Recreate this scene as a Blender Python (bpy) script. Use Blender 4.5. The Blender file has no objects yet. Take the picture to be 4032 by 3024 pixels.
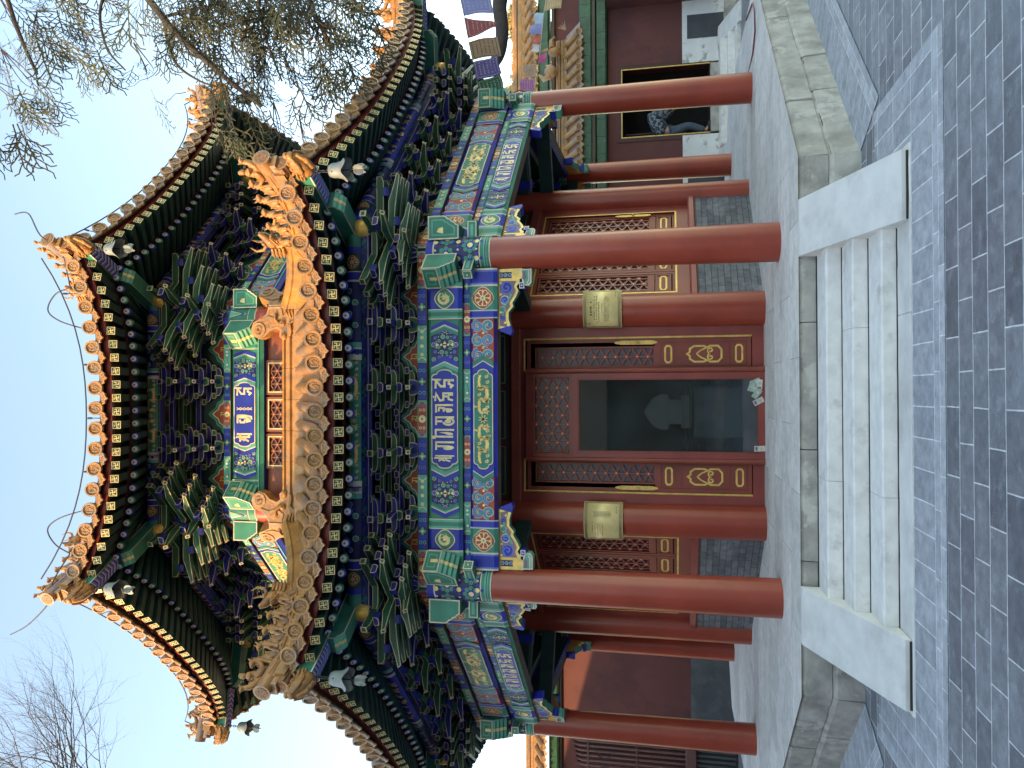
import bpy, bmesh, math, random
from math import sin, cos, pi, radians, tan, sqrt, atan2, hypot
from mathutils import Vector, Matrix

sc = bpy.context.scene
COL = sc.collection

# ------------------------------------------------------------------ camera
CAM_POS = Vector((0.302, -12.221, 1.544))
YAW, PITCH, ROLL = radians(-0.478), radians(11.670), radians(-0.322)
cam_d = bpy.data.cameras.new("camera")
cam_d.sensor_fit = 'HORIZONTAL'
cam_d.sensor_width = 36.0
cam_d.lens = 27.03
cam_d.clip_start = 0.1
cam_d.clip_end = 600.0
cam = bpy.data.objects.new("camera", cam_d)
COL.objects.link(cam)
_f = Vector((-sin(YAW) * cos(PITCH), cos(YAW) * cos(PITCH), sin(PITCH)))
_r = Vector((cos(YAW), sin(YAW), 0))
_u = _r.cross(_f)
_r2 = _r * cos(ROLL) + _u * sin(ROLL)
_u2 = -_r * sin(ROLL) + _u * cos(ROLL)
# the phone was turned on its side: picture-right is down, picture-up is right
M = Matrix.Identity(4)
for i in range(3):
    M[i][0] = -_u2[i]; M[i][1] = _r2[i]; M[i][2] = -_f[i]; M[i][3] = CAM_POS[i]
cam.matrix_world = M
sc.camera = cam

# ------------------------------------------------------------------ light
SUN_EL, SUN_AZ = 17.0, 58.0          # elevation; degrees to the left of the viewer's back
w = bpy.data.worlds.new("World"); sc.world = w; w.use_nodes = True
nt = w.node_tree; nt.nodes.clear()
sky = nt.nodes.new("ShaderNodeTexSky"); sky.sky_type = 'NISHITA'; sky.sun_disc = False
sky.sun_elevation = radians(SUN_EL)
# direction towards the sun in plan: (-sin az, -cos az); Nishita rotation is measured from +Y clockwise
sky.sun_rotation = radians(180.0 + SUN_AZ)
sky.air_density = 1.0; sky.dust_density = 0.5; sky.ozone_density = 0.8
bg = nt.nodes.new("ShaderNodeBackground"); bg.inputs['Strength'].default_value = 0.15
out = nt.nodes.new("ShaderNodeOutputWorld")
nt.links.new(sky.outputs[0], bg.inputs[0]); nt.links.new(bg.outputs[0], out.inputs[0])
sd = bpy.data.lights.new("sun", 'SUN'); sd.energy = 2.0; sd.angle = radians(0.5); sd.color = (0.92, 0.60, 0.32)
so = bpy.data.objects.new("sun", sd); COL.objects.link(so)
to_sun = Vector((-sin(radians(SUN_AZ)) * cos(radians(SUN_EL)), -cos(radians(SUN_AZ)) * cos(radians(SUN_EL)), sin(radians(SUN_EL))))
so.rotation_euler = to_sun.to_track_quat('Z', 'Y').to_euler()
so.location = (0, 0, 30)
sc.view_settings.view_transform = 'Standard'; sc.view_settings.look = 'None'
sc.view_settings.exposure = 2.2
sc.view_settings.use_white_balance = True; sc.view_settings.white_balance_temperature = 8000; sc.view_settings.white_balance_tint = 8; sc.view_settings.gamma = 1.0

# ------------------------------------------------------------------ materials
MATS = {}
def pmat(name, c, rough=0.6, vary=0.25, scale=6.0, bump=0.0, bscale=40.0, metal=0.0, c2=None, c2scale=3.0, c2lo=0.5, c2hi=0.62, spec=0.5, detail=6.0):
    m = bpy.data.materials.new(name); m.use_nodes = True
    n = m.node_tree; b = n.nodes['Principled BSDF']
    tc = n.nodes.new('ShaderNodeTexCoord')
    nz = n.nodes.new('ShaderNodeTexNoise'); nz.inputs['Scale'].default_value = scale; nz.inputs['Detail'].default_value = detail
    n.links.new(tc.outputs['Object'], nz.inputs['Vector'])
    cr = n.nodes.new('ShaderNodeValToRGB')
    lo = [max(0.0, x * (1 - vary)) for x in c]; hi = [min(1.0, x * (1 + vary)) for x in c]
    cr.color_ramp.elements[0].position = 0.3; cr.color_ramp.elements[0].color = (*lo, 1)
    cr.color_ramp.elements[1].position = 0.7; cr.color_ramp.elements[1].color = (*hi, 1)
    n.links.new(nz.outputs['Fac'], cr.inputs[0])
    last = cr.outputs[0]
    if c2 is not None:
        n2 = n.nodes.new('ShaderNodeTexNoise'); n2.inputs['Scale'].default_value = c2scale; n2.inputs['Detail'].default_value = 9.0
        n2.inputs['Roughness'].default_value = 0.65
        mp = n.nodes.new('ShaderNodeMapping'); mp.inputs['Location'].default_value = (3.7, 1.2, 9.1)
        n.links.new(tc.outputs['Object'], mp.inputs[0]); n.links.new(mp.outputs[0], n2.inputs['Vector'])
        r2 = n.nodes.new('ShaderNodeValToRGB')
        r2.color_ramp.elements[0].position = c2lo; r2.color_ramp.elements[0].color = (0, 0, 0, 1)
        r2.color_ramp.elements[1].position = c2hi; r2.color_ramp.elements[1].color = (1, 1, 1, 1)
        n.links.new(n2.outputs['Fac'], r2.inputs[0])
        mx = n.nodes.new('ShaderNodeMixRGB'); mx.inputs['Color2'].default_value = (*c2, 1)
        n.links.new(r2.outputs[0], mx.inputs['Fac']); n.links.new(last, mx.inputs['Color1'])
        last = mx.outputs[0]
    n.links.new(last, b.inputs['Base Color'])
    b.inputs['Roughness'].default_value = rough; b.inputs['Metallic'].default_value = metal
    b.inputs['Specular IOR Level'].default_value = spec
    if bump > 0:
        nb = n.nodes.new('ShaderNodeTexNoise'); nb.inputs['Scale'].default_value = bscale; nb.inputs['Detail'].default_value = 8
        n.links.new(tc.outputs['Object'], nb.inputs['Vector'])
        bp = n.nodes.new('ShaderNodeBump'); bp.inputs['Strength'].default_value = bump; bp.inputs['Distance'].default_value = 0.02
        n.links.new(nb.outputs['Fac'], bp.inputs['Height']); n.links.new(bp.outputs[0], b.inputs['Normal'])
    MATS[name] = m
    return m
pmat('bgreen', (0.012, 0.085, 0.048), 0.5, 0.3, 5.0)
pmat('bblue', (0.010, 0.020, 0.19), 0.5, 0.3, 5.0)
pmat('edge', (0.50, 0.42, 0.26), 0.5, 0.25, 9.0)
pmat('green', (0.026, 0.20, 0.135), 0.55, 0.22, 5.0)
pmat('teal', (0.09, 0.36, 0.27), 0.55, 0.2, 5.0)
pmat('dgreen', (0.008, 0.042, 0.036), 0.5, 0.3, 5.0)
pmat('wood_brown', (0.25, 0.075, 0.034), 0.5, 0.2, 4.0, bump=0.1, bscale=30)
pmat('blue', (0.007, 0.024, 0.32), 0.5, 0.25, 5.0)
pmat('lblue', (0.10, 0.15, 0.50), 0.55, 0.2, 5.0)
pmat('navy', (0.010, 0.014, 0.085), 0.5, 0.3, 5.0)
pmat('cream', (0.62, 0.56, 0.42), 0.6, 0.18, 9.0)
pmat('white', (0.78, 0.76, 0.68), 0.6, 0.12, 9.0)
pmat('gold', (0.78, 0.50, 0.13), 0.36, 0.2, 14.0, metal=0.2)
pmat('pgold', (0.72, 0.58, 0.26), 0.42, 0.2, 14.0, metal=0.2)
pmat('redp', (0.36, 0.055, 0.032), 0.5, 0.22, 5.0)
pmat('black', (0.010, 0.010, 0.012), 0.5, 0.2, 5.0)
pmat('brownp', (0.10, 0.075, 0.05), 0.6, 0.2, 5.0)
pmat('mauve', (0.22, 0.15, 0.17), 0.6, 0.2, 5.0)
pmat('column_red', (0.33, 0.056, 0.032), 0.32, 0.16, 2.2, bump=0.06, bscale=30, c2=(0.26, 0.043, 0.027), c2scale=1.6, c2lo=0.52, c2hi=0.72)
pmat('door_red', (0.25, 0.048, 0.028), 0.45, 0.18, 3.0, bump=0.05, bscale=30)
pmat('frame_red', (0.26, 0.046, 0.034), 0.4, 0.16, 3.0)
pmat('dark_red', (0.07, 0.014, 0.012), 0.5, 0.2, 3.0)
pmat('fascia_red', (0.16, 0.022, 0.02), 0.5, 0.3, 8.0)
pmat('wall_red', (0.14, 0.044, 0.038), 0.8, 0.14, 1.2, bump=0.1, bscale=12, c2=(0.10, 0.034, 0.034), c2scale=0.8)
pmat('wall_grey', (0.075, 0.085, 0.09), 0.8, 0.15, 2.0, c2=(0.11, 0.12, 0.125), c2scale=1.6)
pmat('whitewash', (0.72, 0.72, 0.69), 0.8, 0.08, 3.0, c2=(0.38, 0.37, 0.34), c2scale=4.0, c2lo=0.56, c2hi=0.64)
pmat('panel_grey', (0.055, 0.062, 0.068), 0.7, 0.15, 3.0)
pmat('tile', (0.36, 0.185, 0.075), 0.33, 0.3, 7.0, bump=0.3, bscale=22, c2=(0.21, 0.165, 0.15), c2scale=2.6, c2lo=0.46, c2hi=0.62)
pmat('tile_rim', (0.42, 0.225, 0.09), 0.4, 0.25, 9.0, bump=0.25, bscale=40, c2=(0.30, 0.24, 0.2), c2scale=5)
pmat('tile_carved', (0.30, 0.15, 0.06), 0.5, 0.35, 38.0, bump=0.9, bscale=55)
pmat('ridge_tile', (0.38, 0.195, 0.062), 0.36, 0.26, 6.0, bump=0.3, bscale=18, c2=(0.22, 0.145, 0.09), c2scale=4.0, c2lo=0.5, c2hi=0.66)
pmat('beast', (0.36, 0.175, 0.055), 0.42, 0.3, 16.0, bump=0.5, bscale=34, c2=(0.19, 0.12, 0.075), c2scale=7, c2lo=0.5, c2hi=0.66)
pmat('green_tile', (0.022, 0.10, 0.048), 0.3, 0.35, 5.0, bump=0.15, bscale=14)
pmat('bell_metal', (0.24, 0.27, 0.26), 0.55, 0.25, 12.0, metal=0.3, c2=(0.20, 0.25, 0.22), c2scale=9)
pmat('iron', (0.045, 0.045, 0.048), 0.5, 0.2, 12.0, metal=0.5)
pmat('wire', (0.06, 0.062, 0.07), 0.6, 0.1, 12.0)
pmat('brass', (0.90, 0.72, 0.32), 0.42, 0.10, 9.0, metal=0.2)
pmat('brass_dark', (0.30, 0.24, 0.12), 0.5, 0.15, 9.0, metal=0.4)
pmat('ink', (0.05, 0.035, 0.02), 0.6, 0.1, 9.0)
pmat('steps', (0.76, 0.735, 0.68), 0.75, 0.10, 9.0, bump=0.3, bscale=30, c2=(0.50, 0.465, 0.42), c2scale=4.5, c2lo=0.56, c2hi=0.74)
pmat('flank', (0.70, 0.68, 0.63), 0.72, 0.08, 6.0, bump=0.14, bscale=40, c2=(0.54, 0.52, 0.48), c2scale=1.8, c2lo=0.5, c2hi=0.7)
pmat('oldstone', (0.40, 0.375, 0.32), 0.85, 0.30, 4.5, bump=0.9, bscale=12, c2=(0.52, 0.49, 0.42), c2scale=3.4, c2lo=0.54, c2hi=0.60)
pmat('joint', (0.035, 0.032, 0.03), 0.9, 0.1, 5.0)
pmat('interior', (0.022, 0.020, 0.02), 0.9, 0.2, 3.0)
pmat('stele', (0.13, 0.125, 0.115), 0.6, 0.15, 5.0, bump=0.2, bscale=14)
pmat('dirtyglass', (0.075, 0.085, 0.095), 0.35, 0.15, 3.0)
pmat('skin', (0.42, 0.26, 0.19), 0.6, 0.08, 5.0)
pmat('jeans', (0.065, 0.085, 0.115), 0.8, 0.25, 20.0)
pmat('camo', (0.03, 0.045, 0.065), 0.8, 0.2, 12.0, c2=(0.26, 0.31, 0.33), c2scale=16.0, c2lo=0.49, c2hi=0.54)
pmat('hair', (0.012, 0.011, 0.012), 0.5, 0.1, 9.0)
pmat('box_lilac', (0.40, 0.38, 0.62), 0.6, 0.08, 5.0)
pmat('bark', (0.055, 0.045, 0.042), 0.9, 0.3, 14.0, bump=0.4, bscale=30)
pmat('twig', (0.060, 0.042, 0.038), 0.9, 0.25, 6.0)
pmat('cypress', (0.060, 0.066, 0.038), 0.85, 0.4, 3.0)
pmat('leafgold', (0.30, 0.22, 0.07), 0.8, 0.4, 2.0)
pmat('note_green', (0.36, 0.46, 0.36), 0.7, 0.2, 30.0)
pmat('note_pale', (0.58, 0.56, 0.50), 0.7, 0.2, 24.0)
pmat('pipe', (0.13, 0.055, 0.05), 0.5, 0.15, 5.0)
pmat('pipe_grey', (0.06, 0.068, 0.072), 0.6, 0.15, 5.0)
pmat('cable_red', (0.22, 0.05, 0.05), 0.6, 0.1, 5.0)
FLAGC = {'f_lilac': (0.28, 0.30, 0.58), 'f_red': (0.42, 0.12, 0.12), 'f_beige': (0.45, 0.29, 0.19), 'f_violet': (0.16, 0.13, 0.36),
         'f_green': (0.06, 0.16, 0.10), 'f_yellow': (0.70, 0.48, 0.20), 'f_sky': (0.45, 0.62, 0.75), 'f_pink': (0.62, 0.10, 0.26), 'f_magenta': (0.42, 0.16, 0.32), 'f_white': (0.70, 0.64, 0.62), 'f_orange': (0.75, 0.20, 0.06)}
for k_, c_ in FLAGC.items():
    m_ = pmat(k_, c_, 0.85, 0.15, 9.0); n_ = m_.node_tree
    t_ = n_.nodes.new('ShaderNodeBsdfTranslucent'); t_.inputs[0].default_value = (*[min(.9, x * 1.15) for x in c_], 1)
    x_ = n_.nodes.new('ShaderNodeMixShader'); x_.inputs[0].default_value = .5
    n_.links.new(n_.nodes['Principled BSDF'].outputs[0], x_.inputs[1]); n_.links.new(t_.outputs[0], x_.inputs[2]); n_.links.new(x_.outputs[0], n_.nodes['Material Output'].inputs[0])
def lattice_glass():
    m = MATS['dirtyglass']
lattice_glass()

def brick_mat(name, c1, c2, mortar, bw, bh, ms, rough=0.75, rot=0.0, spots=None, offset=0.5, vert=False, dirt=0.35, bumpd=0.01, mscale=1.0):
    m = bpy.data.materials.new(name); m.use_nodes = True
    n = m.node_tree; b = n.nodes['Principled BSDF']; L = n.links.new
    tc = n.nodes.new('ShaderNodeTexCoord'); mp = n.nodes.new('ShaderNodeMapping')
    L(tc.outputs['Object'], mp.inputs[0])
    if vert: mp.inputs['Rotation'].default_value = (radians(90), 0, rot)
    else: mp.inputs['Rotation'].default_value = (0, 0, rot)
    nzw = n.nodes.new('ShaderNodeTexNoise'); nzw.inputs['Scale'].default_value = 3.0; nzw.inputs['Detail'].default_value = 5
    L(mp.outputs[0], nzw.inputs['Vector'])
    va = n.nodes.new('ShaderNodeVectorMath'); va.operation = 'MULTIPLY_ADD'
    va.inputs[1].default_value = (0.012, 0.012, 0.012); L(nzw.outputs['Color'], va.inputs[0]); L(mp.outputs[0], va.inputs[2])
    br = n.nodes.new('ShaderNodeTexBrick')
    br.offset = offset
    br.inputs['Scale'].default_value = 1.0; br.inputs['Brick Width'].default_value = bw; br.inputs['Row Height'].default_value = bh
    br.inputs['Mortar Size'].default_value = ms; br.inputs['Mortar Smooth'].default_value = 0.25; br.inputs['Bias'].default_value = 0.0
    br.inputs['Color1'].default_value = (*c1, 1); br.inputs['Color2'].default_value = (*c2, 1); br.inputs['Mortar'].default_value = (*mortar, 1)
    L(va.outputs[0], br.inputs['Vector'])
    # fine and coarse weathering
    nz = n.nodes.new('ShaderNodeTexNoise'); nz.inputs['Scale'].default_value = 9.0; nz.inputs['Detail'].default_value = 12; nz.inputs['Roughness'].default_value = 0.7
    L(mp.outputs[0], nz.inputs['Vector'])
    r1 = n.nodes.new('ShaderNodeMapRange'); r1.inputs[1].default_value = 0.3; r1.inputs[2].default_value = 0.7
    r1.inputs[3].default_value = 1.0 - dirt; r1.inputs[4].default_value = 1.0 + dirt
    L(nz.outputs['Fac'], r1.inputs[0])
    mu = n.nodes.new('ShaderNodeMixRGB'); mu.blend_type = 'MULTIPLY'; mu.inputs['Fac'].default_value = 1.0
    L(br.outputs['Color'], mu.inputs['Color1']); L(r1.outputs[0], mu.inputs['Color2'])
    last = mu.outputs[0]
    if spots:
        n3 = n.nodes.new('ShaderNodeTexNoise'); n3.inputs['Scale'].default_value = spots[1]; n3.inputs['Detail'].default_value = 10; n3.inputs['Roughness'].default_value = 0.75
        L(mp.outputs[0], n3.inputs['Vector'])
        r3 = n.nodes.new('ShaderNodeMapRange'); r3.inputs[1].default_value = spots[2]; r3.inputs[2].default_value = spots[3]; r3.inputs[3].default_value = 0; r3.inputs[4].default_value = spots[4]
        L(n3.outputs['Fac'], r3.inputs[0])
        m3 = n.nodes.new('ShaderNodeMixRGB'); m3.inputs['Color2'].default_value = (*spots[0], 1)
        L(r3.outputs[0], m3.inputs['Fac']); L(last, m3.inputs['Color1']); last = m3.outputs[0]
    L(last, b.inputs['Base Color']); b.inputs['Roughness'].default_value = rough
    bp = n.nodes.new('ShaderNodeBump'); bp.inputs['Strength'].default_value = 0.4; bp.inputs['Distance'].default_value = bumpd
    ad = n.nodes.new('ShaderNodeMath'); ad.operation = 'MULTIPLY_ADD'; ad.inputs[1].default_value = -0.6
    L(br.outputs['Fac'], ad.inputs[0]); L(nz.outputs['Fac'], ad.inputs[2])
    L(ad.outputs[0], bp.inputs['Height']); L(bp.outputs[0], b.inputs['Normal'])
    MATS[name] = m
    return m
SPOT = ((0.50, 0.515, 0.54), 7.0, 0.54, 0.72, 0.6)
brick_mat('paving', (0.125, 0.138, 0.158), (0.225, 0.238, 0.26), (0.66, 0.66, 0.66), 0.388, 0.198, 0.0045, spots=SPOT, rough=0.38)
brick_mat('paving_walk', (0.28, 0.297, 0.318), (0.39, 0.403, 0.42), (0.70, 0.70, 0.70), 0.197, 0.41, 0.0045, spots=SPOT, offset=0.0)
brick_mat('paving_edge', (0.35, 0.365, 0.385), (0.45, 0.46, 0.475), (0.68, 0.68, 0.68), 0.41, 0.10, 0.004, spots=SPOT)
brick_mat('platform_floor', (0.58, 0.56, 0.515), (0.74, 0.71, 0.655), (0.26, 0.25, 0.235), 1.15, 0.55, 0.003, spots=((0.40, 0.385, 0.365), 2.6, 0.5, 0.72, 0.75), dirt=0.2)
brick_mat('greybrick', (0.085, 0.09, 0.10), (0.16, 0.165, 0.17), (0.045, 0.045, 0.05), 0.30, 0.075, 0.005, vert=True, spots=((0.27, 0.27, 0.27), 3.0, 0.52, 0.72, 0.7))

# ------------------------------------------------------------------ mesh helpers
class MB:
    def __init__(s):
        s.v = []; s.f = []; s.m = []; s.sm = []; s.mats = []; s.X = None
    def mi(s, mat):
        if mat not in s.mats: s.mats.append(mat)
        return s.mats.index(mat)
    def add(s, verts, faces, mat, smooth=False):
        o = len(s.v)
        if s.X is None: s.v.extend([tuple(p) for p in verts])
        else: s.v.extend([tuple(s.X @ Vector(p)) for p in verts])
        k = s.mi(mat)
        for f in faces:
            s.f.append([o + i for i in f]); s.m.append(k); s.sm.append(smooth)
    def box(s, x0, x1, y0, y1, z0, z1, mat):
        v = [(x, y, z) for z in (z0, z1) for y in (y0, y1) for x in (x0, x1)]
        s.add(v, [(0, 2, 3, 1), (4, 5, 7, 6), (0, 1, 5, 4), (2, 6, 7, 3), (0, 4, 6, 2), (1, 3, 7, 5)], mat)
    def bbox(s, x0, x1, y0, y1, z0, z1, mat, b=0.01):
        # box with chamfered long edges (chamfer seen in the y-z section)
        sec = [(y0 + b, z0), (y1 - b, z0), (y1, z0 + b), (y1, z1 - b), (y1 - b, z1), (y0 + b, z1), (y0, z1 - b), (y0, z0 + b)]
        v = [(x0, y, z) for y, z in sec] + [(x1, y, z) for y, z in sec]
        n = 8
        s.add(v, [[i, i + n, (i + 1) % n + n, (i + 1) % n] for i in range(n)] + [list(range(n)), list(range(2 * n - 1, n - 1, -1))], mat)
    def poly(s, pts, mat): s.add(pts, [list(range(len(pts)))], mat)
    def extr(s, pts, d, mat, mside=None):
        n = len(pts); d = Vector(d)
        p = [Vector(q) for q in pts]; q = [a + d for a in p]
        s.add(p, [list(range(n))[::-1]], mat); s.add(q, [list(range(n))], mat)
        s.add(p + q, [[i, (i + 1) % n, (i + 1) % n + n, i + n] for i in range(n)], mside or mat)
    def tube(s, pts, r, mat, n=8, caps=True, smooth=True):
        pts = [Vector(p) for p in pts]
        rs = r if isinstance(r, (list, tuple)) else [r] * len(pts)
        V = []; F = []
        prev = None
        for i, p in enumerate(pts):
            t = (pts[min(i + 1, len(pts) - 1)] - pts[max(i - 1, 0)])
            if t.length < 1e-9: t = Vector((0, 0, 1))
            t.normalize()
            if prev is None:
                a = Vector((0, 0, 1)) if abs(t.z) < 0.9 else Vector((1, 0, 0))
                e1 = t.cross(a).normalized()
            else:
                e1 = (prev - t * prev.dot(t))
                e1 = e1.normalized() if e1.length > 1e-6 else t.orthogonal().normalized()
            prev = e1; e2 = t.cross(e1)
            for k in range(n):
                a = 2 * pi * k / n
                V.append(p + (e1 * cos(a) + e2 * sin(a)) * rs[i])
        for i in range(len(pts) - 1):
            for k in range(n):
                F.append((i * n + k, i * n + (k + 1) % n, (i + 1) * n + (k + 1) % n, (i + 1) * n + k))
        s.add(V, F, mat, smooth)
        if caps:
            o = len(V) - n
            s.add(V[:n], [list(range(n))[::-1]], mat); s.add(V[o:], [list(range(n))], mat)
    def lathe(s, prof, mat, n=16, c=(0, 0, 0), smooth=True, mod=None):
        V = []; F = []
        for (r, z) in prof:
            for k in range(n):
                a = 2 * pi * k / n
                V.append((c[0] + r * cos(a), c[1] + r * sin(a), c[2] + z))
        for i in range(len(prof) - 1):
            for k in range(n):
                F.append((i * n + k, i * n + (k + 1) % n, (i + 1) * n + (k + 1) % n, (i + 1) * n + k))
        s.add(V, F, mat, smooth)
    def disc(s, c, r, axis, mat, n=14):
        a = Vector(axis).normalized(); e1 = a.orthogonal().normalized(); e2 = a.cross(e1); c = Vector(c)
        s.add([c + (e1 * cos(2 * pi * k / n) + e2 * sin(2 * pi * k / n)) * r for k in range(n)], [list(range(n))], mat)
    def ball(s, c, rad, mat, n=10, m=7, rot=None):
        if not isinstance(rad, (tuple, list)): rad = (rad,) * 3
        V = []; F = []
        for i in range(m + 1):
            t = pi * i / m
            for k in range(n):
                a = 2 * pi * k / n
                q = Vector((rad[0] * sin(t) * cos(a), rad[1] * sin(t) * sin(a), rad[2] * cos(t)))
                if rot is not None: q = rot @ q
                V.append(q + Vector(c))
        for i in range(m):
            for k in range(n):
                F.append((i * n + k, (i + 1) * n + k, (i + 1) * n + (k + 1) % n, i * n + (k + 1) % n))
        s.add(V, F, mat, True)
    def mesh(s, name):
        me = bpy.data.meshes.new(name)
        me.from_pydata([tuple(p) for p in s.v], [], s.f)
        for k in s.mats: me.materials.append(MATS[k])
        me.polygons.foreach_set('material_index', s.m)
        me.polygons.foreach_set('use_smooth', s.sm)
        me.update()
        return me
    def build(s, name, parent=None, rotz=0.0, loc=(0, 0, 0), label=None):
        return link(name, s.mesh(name), parent, rotz, loc, label)

def link(name, me, parent=None, rotz=0.0, loc=(0, 0, 0), label=None):
    o = bpy.data.objects.new(name, me); COL.objects.link(o)
    if parent is not None: o.parent = parent
    o.location = loc; o.rotation_euler = (0, 0, rotz)
    if label: o['label'] = label
    return o
def dup(o, parent, rotz=0.0, loc=(0, 0, 0), label=None):
    c = o.copy(); COL.objects.link(c); c.parent = parent
    c.location = loc; c.rotation_euler = (0, 0, rotz)
    if label: c['label'] = label
    elif 'label' in c: del c['label']
    return c
def tag(o, label, cat, group=None):
    o['label'] = label; o['category'] = cat
    if group: o['group'] = group
    return o
def thing(name, label, cat, loc=(0, 0, 0), rotz=0.0, group=None):
    o = bpy.data.objects.new(name, None); o.empty_display_size = 0.2; COL.objects.link(o)
    o.location = loc; o.rotation_euler = (0, 0, rotz)
    return tag(o, label, cat, group)
def struct(o, kind='structure'):
    o['kind'] = kind; return o

def area2(p):
    return sum(p[i][0] * p[(i + 1) % len(p)][1] - p[(i + 1) % len(p)][0] * p[i][1] for i in range(len(p)))
def ccw(p):
    p = list(p)
    return p if area2(p) > 0 else p[::-1]
def inset(p, d):
    n = len(p); out_ = []
    for i in range(n):
        a = Vector(p[i - 1]); b = Vector(p[i]); c = Vector(p[(i + 1) % n])
        e1 = (b - a); e2 = (c - b)
        if e1.length < 1e-9 or e2.length < 1e-9: out_.append(tuple(b)); continue
        e1.normalize(); e2.normalize()
        n1 = Vector((-e1.y, e1.x)); n2 = Vector((-e2.y, e2.x))
        k = n1 + n2
        if k.length < 1e-6: out_.append(tuple(b + n1 * d)); continue
        k.normalize(); q = d / max(0.45, k.dot(n1))
        out_.append(tuple(b + k * q))
    return out_

class Deco:
    """painted / relief decoration on a surface given by fn(u, v, h) -> xyz"""
    def __init__(s, mb, fn, step=0.0016): s.mb = mb; s.fn = fn; s.step = step
    def fill(s, pts, mat, lay=1):
        s.mb.add([s.fn(u, v, lay * s.step) for u, v in ccw(pts)], [list(range(len(pts)))], mat)
    def rect(s, u0, u1, v0, v1, mat, lay=1): s.fill([(u0, v0), (u1, v0), (u1, v1), (u0, v1)], mat, lay)
    def circ(s, u, v, r, mat, lay=1, n=12, rv=None, ph=0.0):
        rv = rv or r
        s.fill([(u + r * cos(2 * pi * k / n + ph), v + rv * sin(2 * pi * k / n + ph)) for k in range(n)], mat, lay)
    def stroke(s, pts, w, mat, lay=1, closed=False):
        n = len(pts); L = []; R = []
        for i in range(n):
            if closed: a = Vector(pts[i - 1]); b = Vector(pts[i]); c = Vector(pts[(i + 1) % n])
            else: a = Vector(pts[max(i - 1, 0)]); b = Vector(pts[i]); c = Vector(pts[min(i + 1, n - 1)])
            e1 = b - a; e2 = c - b
            if e1.length < 1e-9: e1 = e2
            if e2.length < 1e-9: e2 = e1
            if e1.length < 1e-9: continue
            e1 = e1.normalized(); e2 = e2.normalized()
            n1 = Vector((-e1.y, e1.x)); n2 = Vector((-e2.y, e2.x)); k = n1 + n2
            k = k.normalized() if k.length > 1e-6 else n1
            ww = w[i] if isinstance(w, (list, tuple)) else w
            q = ww / 2 / max(0.5, k.dot(n1))
            L.append(b + k * q); R.append(b - k * q)
        V = [s.fn(p.x, p.y, lay * s.step) for p in R] + [s.fn(p.x, p.y, lay * s.step) for p in L]
        m = len(L)
        F = [(i, i + 1, m + i + 1, m + i) for i in range(m - 1)]
        if closed: F.append((m - 1, 0, m, 2 * m - 1))
        s.mb.add(V, F, mat)
    def ring(s, u, v, r, w, mat, lay=1, n=14, rv=None):
        rv = rv or r
        s.stroke([(u + r * cos(2 * pi * k / n), v + rv * sin(2 * pi * k / n)) for k in range(n)], w, mat, lay, True)
    def curl(s, u, v, r, c1, c2, lay=1, a0=0.0, sgn=1, rim='cream'):
        s.circ(u, v, r, rim, lay, 10); s.circ(u, v, r * 0.82, c1, lay + 1, 10)
        pts = [(u + r * 0.8 * (1 - t) * cos(a0 + sgn * t * 7.5), v + r * 0.8 * (1 - t) * sin(a0 + sgn * t * 7.5)) for t in [k / 9 for k in range(9)]]
        s.stroke(pts, r * 0.2, c2, lay + 2)
def arcp(u, v, r, a0, a1, n=8, rv=None):
    rv = rv or r
    return [(u + r * cos(radians(a0 + (a1 - a0) * k / n)), v + rv * sin(radians(a0 + (a1 - a0) * k / n))) for k in range(n + 1)]

def rprism(mb, fn, pts, d0, d1, mat, rim='cream', t=0.008, side=None, back=False):
    """plate with outline pts between depths d0 (back) and d1 (front); the front face carries a painted rim"""
    p = ccw(pts); n = len(p); q = inset(p, t)
    A = [fn(u, v, d0) for u, v in p]; B = [fn(u, v, d1) for u, v in p]; Cc = [fn(u, v, d1) for u, v in q]
    mb.add(A + B, [[i, (i + 1) % n, (i + 1) % n + n, i + n] for i in range(n)], side or mat)
    mb.add(B + Cc, [[i, (i + 1) % n, (i + 1) % n + n, i + n] for i in range(n)], rim)
    mb.add(Cc, [list(range(n))], mat)
    if back: mb.add(A, [list(range(n))[::-1]], mat)

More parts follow.
